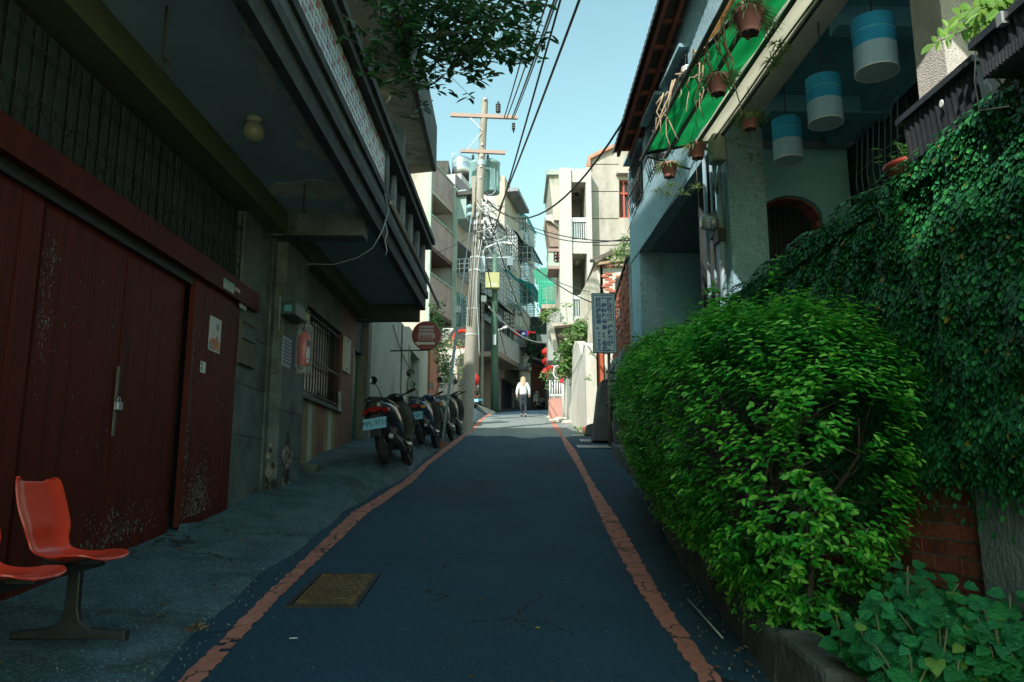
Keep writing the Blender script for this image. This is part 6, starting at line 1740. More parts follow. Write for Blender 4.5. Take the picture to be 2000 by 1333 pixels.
m.box((xC, YW, 2.8), (xC + .15, YW + .25, zt_), pw)
m.build('wall', parent=wl_)
leaf_cloud('wall_shrub', [(875, 672, 26.8, .25, 60), (888, 668, 26.8, .25, 60), (897, 672, 26.8, .22, 50), (900, 700, 26.9, .2, 40), (898, 725, 26.9, .2, 40)], 'pale dry-leaved shrub along the top of the sunlit garden wall', 'shrub', [vine_y, dry, vine_l], .11, 5)
rl = CAMP + ray(928, 742) * 29
def lantern(c, r, label, grp=None, h=.8):
    o = thing('paper_lantern', c, label, 'lantern', grp)
    rd = mat('red_lantern_silk', (0.50, 0.025, 0.018), (0.58, 0.035, 0.025), rough=.6, trans=.3, scale=10)
    m = MB(); N = 20
    prof = [(max(.25, sin(pi * i / 10)) * r * (1 if 0 < i < 10 else 1), r * h * cos(pi - pi * i / 10)) for i in range(11)]
    m.lathe(prof, c, N, rd); m.build('globe', parent=o)
    m = MB(); m.lathe([(.28 * r, 0), (.28 * r, .12 * r)], c + Vector((0, 0, r * h)), 12, mat('gold_trim', (0.45, 0.30, 0.08), rough=.4)); m.lathe([(.28 * r, -.12 * r), (.28 * r, 0)], c - Vector((0, 0, r * h)), 12, MATS['gold_trim']); m.tube([c + Vector((0, 0, r * h)), c + Vector((0, 0, r * h + .25))], .01, 4, blackm); m.build('trim', parent=o)
    m = MB(); m.tube([c - Vector((0, 0, r * h + .1 * r)), c - Vector((0, 0, r * (h + .55)))], [.02, .035], 6, rd); m.build('tassel', parent=o)
lantern(rl, .17, 'small red lantern hanging in the shade right of the utility pole', h=1.2)
bs = thing('round_shop_sign', CAMP + ray(904, 665) * 30, 'black round shop sign with a red ring half hidden by the utility pole', 'sign')
c = Vector(bs.location); m = MB(); m.lathe([(.55, -.03), (.55, .03)], c, 28, blackm, axis='y'); m.build('disc', parent=bs)
m = MB(); m.lathe([(.42, -.04), (.42, -.032), (.30, -.032), (.30, -.04), (.42, -.04)], c, 28, mat('sign_red', (0.62, 0.04, 0.02)), axis='y', capb=False, capt=False); m.build('ring', parent=bs)

# ------------------------------------------------------------------ row of apartment houses on the left
def P2(px, t):
    p = CAMP + ray(px, 800) * t; return Vector((p.x, p.y, 0))
def pxy(px, y): return (px - 1000) / FPX
Pp = []
for px, y in ((832, 33.0), (884, 36.3), (940, 40.5), (985, 45.0), (1045, 56.0)):
    # depth is nearly y; solve on the ground ray
    d = ray(px, 700); t = y / d.y; Pp.append(Vector((d.x * t, y, 0)))
def seg(i): a, b = Pp[i], Pp[i + 1]; F = Facade(a.x, a.y, b.x - a.x, b.y - a.y); return F, (b - a).length
conc = mat('apartment_concrete', (0.40, 0.35, 0.29), (0.52, 0.46, 0.39), scale=1.2, bump=.2, stain=.6, stain_scale=.7, stretch=(1, 1, .3), stain_col=(0.16, 0.15, 0.12))
pinkt = mat('pinkish_tile_band', (0.36, 0.26, 0.25), (0.46, 0.35, 0.33), scale=2, stain=.4, stain_scale=1.2, stain_col=(0.16, 0.12, 0.11), bump=.3, bscale=80)
greenpipe = mat('pale_green_paint', (0.30, 0.38, 0.33), (0.38, 0.46, 0.40), scale=4, stain=.4)
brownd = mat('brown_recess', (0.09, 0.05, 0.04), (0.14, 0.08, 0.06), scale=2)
whit = mat('apartment_white', (0.42, 0.42, 0.40), (0.52, 0.52, 0.49), scale=1.5, stain=.45, stain_scale=.9, stretch=(1, 1, .3), stain_col=(0.28, 0.27, 0.24))
purp = mat('mauve_tile', (0.25, 0.20, 0.23), (0.32, 0.26, 0.28), scale=2)
bgl = mat('blue_sky_glass', (0.06, 0.10, 0.13), (0.10, 0.16, 0.20), rough=.08, scale=1)
whm = mat('white_painted_metal', (0.60, 0.64, 0.66), (0.70, 0.73, 0.74), rough=.5, scale=6)
tealm = mat('teal_paint', (0.05, 0.20, 0.20), (0.08, 0.27, 0.26), rough=.5)
tealr = mat('teal_corrugated', (0.02, 0.22, 0.22), (0.03, 0.30, 0.28), rough=.5, trans=.5)
FA, LA = seg(0)
a_ = thing('apartment_block', FA.o + Vector((0, 0, G(33))), 'mauve-banded apartment block with recessed balconies, nearest on the left behind the balcony', 'apartment block')
def za(px, py): return FA.hit(px, py)[1]
zt_ = za(834, 308)
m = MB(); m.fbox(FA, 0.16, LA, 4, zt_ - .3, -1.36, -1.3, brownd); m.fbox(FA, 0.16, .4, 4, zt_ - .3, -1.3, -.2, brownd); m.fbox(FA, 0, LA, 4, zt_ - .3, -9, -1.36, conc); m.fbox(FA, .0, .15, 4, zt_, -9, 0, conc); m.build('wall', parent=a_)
bands = [(za(836, 308), za(836, 360)), (za(836, 415), za(836, 474)), (za(848, 541), za(848, 606))]
for k, (zh, zl) in enumerate(bands):
    m = MB(); m.fbox(FA, .18, LA - .12, zl, zh, -.12, -.01, pinkt); m.build('balcony_parapet', parent=a_)
    m = MB(); m.fbox(FA, .14, LA - .1, zh, zh + .08, -.16, .04, greenpipe); m.build('balcony_rail', parent=a_)
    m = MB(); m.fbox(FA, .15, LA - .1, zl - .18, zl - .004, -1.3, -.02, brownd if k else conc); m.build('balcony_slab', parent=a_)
    m = MB(); m.fbox(FA, .9, 1.6, zl - 2.0, zl - .3, -1.3, -1.25, brownd); dd_ = m.build('balcony_door', parent=a_)
    m = MB(); m.fbox(FA, 1.0, 1.25, zl - 1.2, zl - .5, -1.25, -1.24, bgl); m.build('pane', parent=dd_)
m = MB(); m.fbox(FA, .15, LA, 4, za(860, 640), -1.3, -.02, pinkt); m.build('lower_wall', parent=a_)
for s_ in (.06, LA - .06): m = MB(); m.fbox(FA, s_ - .07, s_ + .07, 4, zt_ - .02 - s_ * .0, -.05, .10, greenpipe); m.build('corner_pipe', parent=a_)
# rooftop block + tank
m = MB(); c = CAMP + ray(865, 345) * 44; m.box((c.x - 2.2, c.y, 11), (c.x + .3, c.y + 5, (CAMP + ray(862, 312) * 44).z), soot); m.build('roof_room', parent=a_)

FBk, LB = seg(1)
b_ = thing('apartment_block', FBk.o + Vector((0, 0, G(37))), 'apartment block with a white gable, glazed bay and white balcony rail behind the utility pole', 'apartment block')
def zb2(px, py): return FBk.hit(px, py)[1]
m = MB(); m.fbox(FBk, .02, LB, 4, zb2(900, 372), -8, -.1, conc); m.build('wall', parent=b_)
m = MB(); m.fbox(FBk, 0, .12, 4, zb2(884, 335), -8, 0, whit); m.build('gable_wall', parent=b_)
m = MB(); m.fbox(FBk, .13, LB, zb2(900, 372), zb2(900, 350), -.3, 0, purp); m.build('parapet', parent=b_)
def bay(F, o, px0, px1, py0, py1, dep=.6, frame=whm, gl=bgl, name='bay_window', panes=3):
    s0 = F.hit(px0, (py0 + py1) / 2)[0]; s1 = F.hit(px1, (py0 + py1) / 2)[0]; z1 = F.hit((px0 + px1) / 2, py0)[1]; z0 = F.hit((px0 + px1) / 2, py1)[1]
    m = MB(); t = .05
    m.fbox(F, s0, s1, z0 - t, z0, -.1, dep, frame); m.fbox(F, s0, s1, z1, z1 + t, -.1, dep, frame)
    for i in range(panes + 1): q = s0 + (s1 - s0 - t) * i / panes; m.fbox(F, q, q + t, z0, z1, dep - t, dep, frame)
    m.fbox(F, s0, s0 + t, z0, z1, -.1, dep - t, frame); m.fbox(F, s1 - t, s1, z0, z1, -.1, dep - t, frame)
    w = m.build(name, parent=o)
    m = MB(); m.fbox(F, s0 + t, s1 - t, z0, z1, dep - t - .02, dep - t - .01, gl); m.build('pane', parent=w)
    return w
def cage(F, o, px0, px1, py0, py1, dep=.5, mt=whm, nb=10, nr=4, name='window_cage', win=True, awn=None):
    ym = (py0 + py1) / 2
    s0 = F.hit(px0, ym)[0]; s1 = F.hit(px1, ym)[0]; z1 = F.hit((px0 + px1) / 2, py0)[1]; z0 = F.hit((px0 + px1) / 2, py1)[1]
    if win:
        m = MB(); m.fbox(F, s0 + .1, s1 - .1, z0 + .1, z1 - .1, .0, .04, mat('dark_glass', (0.012, 0.016, 0.016))); w = m.build('window', parent=o)
        m = MB(); 
        for q in (s0 + .06, (s0 + s1) / 2, s1 - .11): m.fbox(F, q, q + .05, z0 + .06, z1 - .06, .04, .07, whm)
        m.fbox(F, s0 + .06, s1 - .06, z0 + .03, z0 + .08, .04, .07, whm); m.fbox(F, s0 + .06, s1 - .06, z1 - .08, z1 - .03, .04, .07, whm); m.build('window_frame', parent=w)
    m = MB(); r_ = .026
    def bar(a, b): m.beam(a, b, r_, r_, mt)
    for i in range(nb + 1):
        s_ = s0 + (s1 - s0) * i / nb; bar(F.p(s_, z0, dep), F.p(s_, z1, dep))
        bar(F.p(s_, z0, 0), F.p(s_, z0, dep))
    for j in range(nr + 1):
        z = z0 + (z1 - z0) * j / nr; bar(F.p(s0, z, dep), F.p(s1, z, dep)); bar(F.p(s0, z, 0), F.p(s0, z, dep)); bar(F.p(s1, z, 0), F.p(s1, z, dep))
    for k in (1, 2):
        for s_ in (s0, s1): bar(F.p(s_, z0, dep * k / 3), F.p(s_, z1, dep * k / 3))
    cg = m.build(name, parent=o)
    if awn is not None:
        m = MB(); n = 30
        m.grid(lambda u, v: F.p(s0 - .15 + (s1 - s0 + .3) * u, z1 + .35 - .45 * v + .02 * sin(u * 60), v * (dep + .12)), n, 2, awn); m.build('awning_sheet', parent=cg)
    return cg
def ac(F, o, px, py, d=.3, s=.8):
    s_, z = F.hit(px, py, d); m = MB(); m.fbox(F, s_ - s / 2, s_ + s / 2, z - .3, z + .3, d - .3, d, mat('ac_casing', (0.45, 0.48, 0.46), (0.55, 0.56, 0.53))); q = m.build('air_conditioner', parent=o)
    m = MB(); c = F.p(s_, z, d)
    for i in range(6): m.fbox(F, s_ - s * .4, s_ + s * .4, z - .24 + i * .08, z - .21 + i * .08, d + .002, d + .015, blackm)
    m.build('louvre', parent=q)
bay(FBk, b_, 889, 916, 388, 440, .55, frame=mat('pale_teal_frame', (0.28, 0.38, 0.38), (0.36, 0.46, 0.46)))
m = MB(); s0, z0 = FBk.hit(887, 385); s1, _ = FBk.hit(907, 385); m.fbox(FBk, s0, s1, z0 + .06, z0 + .25, -.1, 1.1, soot); m.build('bay_roof', parent=b_)
m = MB(); s0 = FBk.hit(889, 540)[0]; s1 = FBk.hit(930, 540)[0]; m.fbox(FBk, s0, s1, FBk.hit(905, 545)[1], FBk.hit(905, 478)[1], -.1, -.06, darkr); m.fbox(FBk, s0, s1, FBk.hit(905, 700)[1], FBk.hit(905, 620)[1], -.1, -.06, darkr); m.build('balcony_recess', parent=b_)
cage(FBk, b_, 888, 915, 518, 545, .7, whm, 9, 3, 'balcony_rail', False)
cage(FBk, b_, 890, 912, 580, 640, .15, tealm, 8, 1)
cage(FBk, b_, 903, 925, 588, 650, .3, whm, 8, 9)
for s_ in (.02, LB - .05): m = MB(); m.fbox(FBk, s_, s_ + .1, 4, zb2(900, 380), 0, .12, greenpipe); m.build('corner_pipe', parent=b_)
tk = thing('water_tank', CAMP + ray(902, 326) * 45, 'stainless steel water tank on the roof left of the utility pole', 'water tank')
c = Vector(tk.location); m = MB(); m.lathe([(.5, -.5), (.55, -.45), (.55, .1), (.52, .14), (.55, .18), (.55, .4), (.3, .55), (.1, .6)], c, 20, mat('stainless', (0.5, 0.55, 0.6), rough=.25, metal=.8)); m.build('drum', parent=tk)
m = MB(); m.lathe([(.6, -.7), (.6, -.5)], c, 12, blackm); m.tube([c + Vector((-.55, 0, .0)), c + Vector((-.55, 0, .8)), c + Vector((0, 0, .75))], .02, 5, steel); m.build('stand', parent=tk)

FC, LC = seg(2)
c_ = thing('apartment_block', FC.o + Vector((0, 0, G(42))), 'white apartment block crowded with white window cages right of the utility pole', 'apartment block')
m = MB(); m.fbox(FC, 0, LC, 8.2, FC.hit(950, 432)[1], -8, -.1, mat('painted_balcony_shade', (0.07, 0.075, 0.075), (0.13, 0.13, 0.12), scale=1.5)); m.fbox(FC, 0, LC, FC.hit(950, 432)[1], FC.hit(950, 395)[1], -8, -.1, whit); m.fbox(FC, 0, LC * .72, FC.hit(950, 395)[1], FC.hit(935, 325)[1], -8, -1.2, whit)  # shade behind the cages put into a dark wall colour
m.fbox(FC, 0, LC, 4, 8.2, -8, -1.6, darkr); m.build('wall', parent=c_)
m = MB(); m.fbox(FC, 0, LC, 8.05, 8.3, -1.6, .9, conc); m.build('balcony_slab', parent=c_)
cage(FC, c_, 938, 958, 440, 520, .8, whm, 9, 9, awn=mat('mauve_awning', (0.28, 0.22, 0.25)))
cage(FC, c_, 960, 984, 450, 520, .8, whm, 7, 9)
cage(FC, c_, 940, 962, 528, 590, .8, whm, 8, 7)
cage(FC, c_, 960, 984, 540, 590, .9, whm, 8, 6, awn=tealr)
cage(FC, c_, 938, 980, 600, 636, .7, blackm, 12, 4, awn=mat('dark_blue_tarpaulin', (0.03, 0.07, 0.12), (0.05, 0.10, 0.16)))
s0 = FC.hit(938, 660)[0]; s1 = FC.hit(968, 660)[0]
m = MB()
zr0 = 8.32; 
for i in range(34):
    s_ = .1 + (LC - .2) * i / 33; m.beam(FC.p(s_, zr0, .85), FC.p(s_, zr0 + 1.1, .85), .03, .03, whm)
for k in range(8): m.beam(FC.p(.1, zr0 + .05 + .15 * k, .85), FC.p(LC - .1, zr0 + .05 + .15 * k, .85), .025, .02, whm)
m.build('balcony_rail', parent=c_)
m = MB(); a, b = FC.hit(952, 400)[0], FC.hit(966, 400)[0]; z0, z1 = FC.hit(958, 440)[1], FC.hit(958, 380)[1]
m = MB(); m.fbox(FC, a, b, z0, z1, -.1, -.05, bgl); w = m.build('window', parent=c_)
m = MB(); m.fbox(FC, (a + b) / 2 - .04, (a + b) / 2 + .04, z0, z1, -.05, -.02, tealm); m.fbox(FC, a - .06, a, z0, z1, -.05, -.02, tealm); m.fbox(FC, b, b + .06, z0, z1, -.05, -.02, tealm); m.build('window_frame', parent=w)
# white exhaust hood silhouette above the parapet
m = MB(); c = CAMP + ray(962, 395) * 42; m.prism([(c.x - .5, c.y, c.z - 1.2), (c.x + .3, c.y, c.z - 1.2), (c.x + .1, c.y, c.z + 1.3), (c.x - .1, c.y, c.z + 1.5), (c.x - .35, c.y, c.z + 1.0)], (0, .6, 0), whit); m.build('flue_hood', parent=c_)

FD, LD = seg(3)
d_ = thing('apartment_block', FD.o + Vector((0, 0, G(50))), 'tall sunlit concrete apartment block with teal awnings, farthest of the left row', 'apartment block')
def zd(px, py): return FD.hit(px, py)[1]
# ribs step up the hill: wall top falls away to the right in view
m = MB(); m.fbox(FD, 0, LD, 9.6, zd(1015, 400), -9, 0, conc)
m.fbox(FD, 0, LD * .5, zd(1015, 400), zd(1000, 382), -9, -.2, whit); m.build('wall', parent=d_)
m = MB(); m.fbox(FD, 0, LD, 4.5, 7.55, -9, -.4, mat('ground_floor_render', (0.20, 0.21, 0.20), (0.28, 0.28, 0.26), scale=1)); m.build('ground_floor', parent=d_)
m = MB()
m.prism([FD.p(0, 8.0, 0), FD.p(LD, 9.5, 0), FD.p(LD, 9.9, 0), FD.p(0, 8.35, 0)], FD.n * .5, conc); m.build('canopy_edge', parent=d_)
m = MB(); m.prism([FD.p(0, 7.5, 0), FD.p(LD, 7.5, 0), FD.p(LD, 9.6, 0), FD.p(0, 9.6, 0)], FD.n * -.3, conc); m.build('wall_band', parent=d_)
for i in range(1, 14):
    m = MB(); s_ = LD * i / 14; m.fbox(FD, s_, s_ + .04, 9.9, zd(1015, 400) - .1, .001, .03, conc); m.build('facade_rib', parent=d_)
m = MB(); s0 = FD.hit(986, 400)[0]; s1 = FD.hit(1010, 400)[0]; z = zd(997, 392); m.fbox(FD, s0, s1, z - .1, z + .12, 0, .8, pale_post); m.build('roof_slab', parent=d_)
cage(FD, d_, 1014, 1032, 440, 468, .5, whm, 8, 3, awn=tealr)
cage(FD, d_, 1012, 1033, 500, 535, .9, whm, 6, 3, awn=mat('pale_blue_sheet', (0.35, 0.5, 0.55)))
cage(FD, d_, 1016, 1036, 540, 565, .6, whm, 6, 3)
cage(FD, d_, 1012, 1042, 576, 612, .9, mat('grey_cage', (0.2, 0.22, 0.22), (0.28, 0.3, 0.3)), 9, 3, awn=tealr)
cage(FD, d_, 1012, 1040, 656, 690, .4, mat('brown_cage', (0.22, 0.19, 0.16), (0.3, 0.26, 0.2)), 12, 7)
cage(FD, d_, 987, 1003, 640, 672, .6, mat('grey_cage', (0.2, 0.22, 0.22)), 6, 4)
cage(FD, d_, 988, 1002, 465, 500, .6, blackm, 6, 4, awn=soot)
cage(FD, d_, 988, 1000, 560, 600, .6, tealm, 6, 4)
ac(FD, d_, 1020, 606, .5); ac(FD, d_, 1024, 463, .5)
for (a, b, y0, y1) in ((972, 993, 704, 800),):
    m = MB(); s0 = FC.hit(a, 750)[0]; s1 = LC
    for i in range(26): z = G(44) + .02 + i * .10; m.fbox(FC, s0, s1, z, z + .09, -.25, -.2 + .015, whm)
    m.build('roller_shutter', parent=c_)
    m = MB(); m.fbox(FC, s0 - .3, s0, 4.5, 8.05, -1.2, -.1, conc); m.build('pier', parent=c_)
s0 = FD.hit(1016, 760)[0]; s1 = FD.hit(1038, 760)[0]
m = MB()
for i in range(16): z = zd(1027, 745) - 1.4 + i * .09; m.fbox(FD, s0, s1, z, z + .08, -.38, -.32, mat('beige_shutter', (0.34, 0.31, 0.25), (0.42, 0.39, 0.32)))
m.build('roller_shutter', parent=d_)
m = MB(); m.fbox(FD, s0 + .1, s1 - .1, 5, zd(1027, 775) + .6, -.39, -.36, darkr); m.build('doorway', parent=d_)
m = MB(); m.fbox(FD, FD.hit(994, 760)[0], FD.hit(1008, 760)[0], 5, 7.6, -.38, -.3, mat('blue_grey_door', (0.05, 0.09, 0.13), (0.07, 0.12, 0.17))); m.build('door', parent=d_)
# garage recess cars / dark vehicles in the shade: draped motorcycle shapes
for px, py, t, lab in ((925, 783, 38.5, 'dark scooter in the shaded garage just right of the utility pole'), (915, 786, 36, 'dark scooter half hidden by the foot of the utility pole')):
    scooter(CAMP + ray(px, py + 22) * t, radians(20), b1, lab, 'AAA-000' if False else '', sc=1.0, grp='scooters in the shaded garage')
# ramp slab and low grey-green wall at the garage
rp_ = MB(); p = CAMP + ray(948, 812) * 36; rp_.prism([(p.x - .9, p.y, p.z - .2), (p.x + .6, p.y + .6, p.z - .3), (p.x + .4, p.y + .6, p.z + .25), (p.x - .7, p.y, p.z + .65)], (.1, .5, 0), grime); tag(rp_.build('ramp_wall'), 'sloping grey concrete ramp wall at the foot of the green lamp post', 'wall')

# ------------------------------------------------------------------ utility pole with its load
POLEY = at_g(910, 842).y
base = at_g(910, 842, .0); 
topp = at_y(947, 197, POLEY - .1)
up_ = thing('utility_pole', base, 'weathered leaning concrete utility pole carrying cross-arms and a transformer', 'utility pole')
polem = mat('weathered_pole_concrete', (0.24, 0.22, 0.18), (0.36, 0.33, 0.28), scale=3, bump=.4, stretch=(1, 1, .25), stain=.5, stain_scale=2, stain_col=(0.16, 0.15, 0.12))
def pole_at(py, off=0.0):
    f = (842 - py) / (842 - 197); q = base.lerp(topp, f); d = ray(1000, py)
    # height of that pixel row on the pole
    z = at_y(930, py, POLEY).z; f = (z - base.z) / (topp.z - base.z); return base.lerp(topp, f)
m = MB(); n = 10
m.tube([base - Vector((0, 0, .3))] + [base.lerp(topp, i / n) for i in range(n + 1)] + [topp + Vector((0, 0, .05)), topp + Vector((0, 0, .09))], [.215] + [.205 - .100 * i / n for i in range(n + 1)] + [.09, .04], 20, polem); m.build('shaft', parent=up_)
armm = mat('red_marked_timber', (0.34, 0.26, 0.22), (0.44, 0.32, 0.27), scale=5, chips=((0.45, 0.10, 0.08), 5, .62), stretch=(1, 4, 4))
def arm(pxa, pya, pxb, pyb, h=.12):
    a = at_y(pxa, pya, POLEY - .16); b = at_y(pxb, pyb, POLEY - .16); m = MB(); m.beam(a, b, .10, h, armm); m.build('cross_arm', parent=up_); return a, b
ra, rb = arm(880, 225, 1011, 230); rc, rd_ = arm(900, 295, 987, 299, .11)
m = MB(); m.beam(ra.lerp(rb, .26), pole_at(262) + Vector((0, -.14, 0)), .03, .012, steel); m.build('brace', parent=up_)
m = MB(); m.beam(rc.lerp(rd_, .12), pole_at(266) + Vector((-.05, -.14, 0)), .03, .012, steel); m.build('brace', parent=up_)
def insul(c, lab=None, k=3, r=.06, hang=False):
    m = MB(); sg = -1 if hang else 1
    prof = [(.02, 0)]
    for i in range(k): prof += [(r, sg * (.04 + .08 * i)), (r, sg * (.07 + .08 * i)), (r * .5, sg * (.09 + .08 * i))]
    prof += [(.02, sg * (.10 + .08 * k))]
    m.lathe(prof, c, 12, mat('brown_porcelain', (0.04, 0.035, 0.035), rough=.25)); m.build('insulator', parent=up_)
insul(at_y(973, 222, POLEY - .16), k=4, r=.085); insul(at_y(1003, 240, POLEY - .2), k=3, hang=True)
for i, q in enumerate((200, 288, 310, 330, 352)):
    m = MB(); c = pole_at(q); m.cbox(c + Vector((0.0, -.13, 0)), (.06, .05, .07), steel); m.build('bolt', parent=up_)
for q, w_ in ((322, .16), (505, .06), (530, .06), (605, .03), (655, .03)):
    m = MB(); c = pole_at(q); r_ = .115 + (q - 197) / 645 * .095; m.lathe([(r_ + .01, -w_ / 2), (r_ + .012, w_ / 2)], c, 20, whm if q > 400 else silver, capb=False, capt=False); m.build('band', parent=up_)
# transformer cans
can = mat('transformer_green_grey', (0.18, 0.32, 0.33), (0.24, 0.40, 0.40), rough=.4, scale=3, stain=.3)
for (px, py, t0, r_, H, nm) in ((960, 348, POLEY + .42, .27, 1.05, 'transformer'), (931, 345, POLEY + .6, .23, .95, 'transformer')):
    c = at_y(px, py, t0); m = MB(); m.lathe([(r_ * .95, -H / 2), (r_, -H / 2 + .04), (r_, H / 2 - .1), (r_ * 1.05, H / 2 - .08), (r_ * 1.05, H / 2 - .02), (r_ * .6, H / 2 + .08)], c, 22, can); q = m.build(nm, parent=up_)
    m = MB()
    for k in range(7): a = pi * .9 + 2 * pi * k / 14; m.cbox(c + Vector((r_ * cos(a), r_ * sin(a), -.05)), (.03, .03, H * .6), can)
    m.lathe([(.04, 0), (.06, .03), (.03, .08), (.055, .10), (.02, .18)], c + Vector((-.12, -.1, H / 2 + .06)), 10, MATS['brown_porcelain']); m.build('cooling_fin', parent=q)
    m = MB(); m.beam(c + Vector((0, -.2, .2)), Vector((pole_at(py).x, POLEY, c.z + .2)), .06, .08, steel); m.build('hanger', parent=up_)
m = MB(); c = pole_at(395); m.beam(at_y(925, 345, POLEY - .2), at_y(925, 425, POLEY - .2), .10, .06, polem); m.build('side_bar', parent=up_)
for px, py in ((918, 405), (919, 420)):
    m = MB(); m.lathe([(.02, -.1), (.12, -.08), (.13, .02), (.05, .08)], at_y(px, py, POLEY - .1), 12, can); m.build('cutout_fuse', parent=up_)
# clamps, dangling wires tangle round the pole
RR = random.Random(99); m = MB(); m2 = MB()
for k in range(46):
    y = RR.uniform(380, 480); c = pole_at(y); a = c + Vector((RR.uniform(-.1, .3), -.16, RR.uniform(-.1, .1)))
    b = a + Vector((RR.uniform(-.1, .9), RR.uniform(-.2, .3), RR.uniform(-.9, .3)))
    m.tube(wire(a, b, RR.uniform(.0, .25), 6), .010, 4, RR.choice([blackm, whm, dplas]))
    if k % 3 == 0: m2.cbox(a, (.07, .07, .10), RR.choice([whm, blackm, steel]))
for k in range(3):
    pts = [pole_at(y_) + Vector((-.12 + .05 * k, -.19 - .01 * k, 0)) for y_ in (400 + 12 * k, 480, 560, 640)]; m.tube(pts, .011, 4, [blackm, dplas, wcm][k % 3])
m.tube([pole_at(y_) + Vector((.18 + .10 * sin(y_ * .02), -.2, 0)) for y_ in range(470, 700, 12)], .012, 4, wcm)
tag(m.build('tangled_wire', parent=up_), kind='stuff'); tag(m2.build('wire_clamp', parent=up_), kind='stuff')
# overhead power lines towards the viewer
def line(a, pxy_, yy, lab, r=.016, ext=2.2):
    b = at_y(pxy_[0], pxy_[1], yy); e = a + (b - a) * ext
    pts = wire(a, e, .25, 24); m = MB(); m.tube(pts, r, 6, blackm); tag(m.build('power_line'), lab, 'power line', 'power lines running over the lane from the pole')
def ax(px, py): return at_y(px, py, POLEY - .15)
L_ = 'black power line overhead from the utility pole, '
line(ax(985, 230), (1043, 0), 13, L_ + 'leftmost where it meets the top edge', .018)
line(ax(990, 231), (1061, 0), 13, L_ + 'second from left at the top edge', .018)
line(ax(1000, 231), (1074, 0), 12.5, L_ + 'third from left at the top edge', .022)
line(ax(1003, 232), (1079, 0), 12.5, L_ + 'fourth from left at the top edge', .016)
line(ax(960, 470), (1087, 0), 12, L_ + 'fifth, rising from the tangled clamps', .020)
line(ax(975, 410), (1121, 0), 11.5, L_ + 'rightmost and thickest at the top edge', .024)
def cable(p0, p1, sag, r, lab, n=16, mt=None):
    m = MB(); m.tube(wire(p0, p1, sag, n), r, 5, mt or blackm); tag(m.build('cable'), lab, 'cable', 'cables slung across the lane')
cable(ax(955, 395), FR.p(SF - 3.2, 8.0, .7), 1.1, .022, 'thick twisted cable sagging from the pole to the right-hand eave')
cable(ax(955, 400), FR.p(SF - .2, 6.7, .03), .35, .013, 'thin cable crossing in front of the white tiled house to the right eave')
cable(CAMP + ray(985, 415) * 30, CAMP + ray(1228, 466) * 20, .5, .016, 'cable crossing low in front of the white tiled house')
cable(CAMP + ray(985, 455) * 30, CAMP + ray(1158, 592) * 21, .35, .018, 'cable running down from the pole clamps to the striped sign area')
cable(CAMP + ray(985, 470) * 30, CAMP + ray(1152, 570) * 22, .35, .012, 'thin cable above the red lanterns and the flag')
cable(CAMP + ray(955, 420) * 26, CAMP + ray(1040, 660) * 46, .4, .02, 'cable falling from the pole to the flag corner')
cable(CAMP + ray(955, 600) * 26, CAMP + ray(1075, 665) * 42, .5, .025, 'grey bundle of cables under the flag', mt=wcm)
cable(CAMP + ray(850, 495) * 16, CAMP + ray(925, 458) * POLEY, .05, .008, 'thin wire from the far balcony end to the pole')
cable(CAMP + ray(940, 455) * 24, CAMP + ray(990, 700) * 44, .3, .018, 'dark cable dropping behind the green lamp post')

# ------------------------------------------------------------------ green lamp post
GT = 38.5
def gp(px, py, t=GT): return CAMP + ray(px, py) * t
gpost = thing('street_lamp', gp(966, 806), 'green painted post with two curved lamp arms and a yellow-green box', 'street lamp')
gpm = mat('green_post_paint', (0.05, 0.13, 0.09), (0.08, 0.18, 0.13), rough=.5, stain=.4, stain_scale=1.2)
m = MB(); m.tube([gp(966, 812), gp(966, 700), gp(966, 600), gp(967, 498)], [.20, .18, .16, .12], 14, gpm); m.build('shaft', parent=gpost)
la = mat('lamp_arm_grey', (0.40, 0.45, 0.48), (0.5, 0.55, 0.57), rough=.4)
def larm(pts, head, r=.06):
    m = MB(); m.tube([gp(*p) for p in pts], r, 8, la); q = m.build('lamp_arm', parent=gpost)
    m = MB(); a, b = gp(*head[0]), gp(*head[1]); m.beam(a, b, .22, .12, mat('lamp_head', (0.6, 0.62, 0.58), (0.68, 0.7, 0.66))); m.build('lamp_head', parent=q, bevel=.03)
larm([(944, 502), (945, 490), (950, 484), (965, 478), (985, 474)], ((984, 475), (1003, 477)))
larm([(967, 650), (972, 646), (984, 641)], ((983, 641), (991, 639)), .045)
m = MB(); m.beam(gp(945, 504), gp(998, 503), .06, .06, la); m.build('cross_bar', parent=gpost)
m = MB(); a, b = gp(939, 502), gp(948, 536); m.box((a.x, a.y - .15, b.z), (b.x, a.y + .15, a.z), mat('blue_grey_box', (0.30, 0.40, 0.46), (0.38, 0.47, 0.52))); m.build('control_box', parent=gpost, bevel=.02)
m = MB(); a, b = gp(948, 537), gp(976, 568); ygb = mat('yellow_green_box', (0.36, 0.38, 0.18), (0.42, 0.44, 0.22), scale=3)
m.box((a.x, a.y - .45, b.z), (b.x, a.y - .05, a.z), ygb); bq_ = m.build('cable_box', parent=gpost, bevel=.02)
put_text('TWI', .22, ((a.x + b.x) / 2, a.y - .452, b.z + .14), (1, 0, 0), UP, whm, bq_)
m = MB(); m.beam(gp(940, 585), gp(950, 585), .3, .3, whm); m.build('junction_box', parent=gpost)
m = MB(); m.box(tuple(gp(963, 676) - Vector((0, .3, 0))), tuple(gp(969, 655) + Vector((0, -.1, 0))), la); m.build('timer_box', parent=gpost)
m = MB()
for k in range(4): m.lathe([(.09, 0), (.10, .03), (.09, .06)], gp(967, 786 - k * 40), 12, blackm, capb=False, capt=False)
m.build('strap_band', parent=gpost)
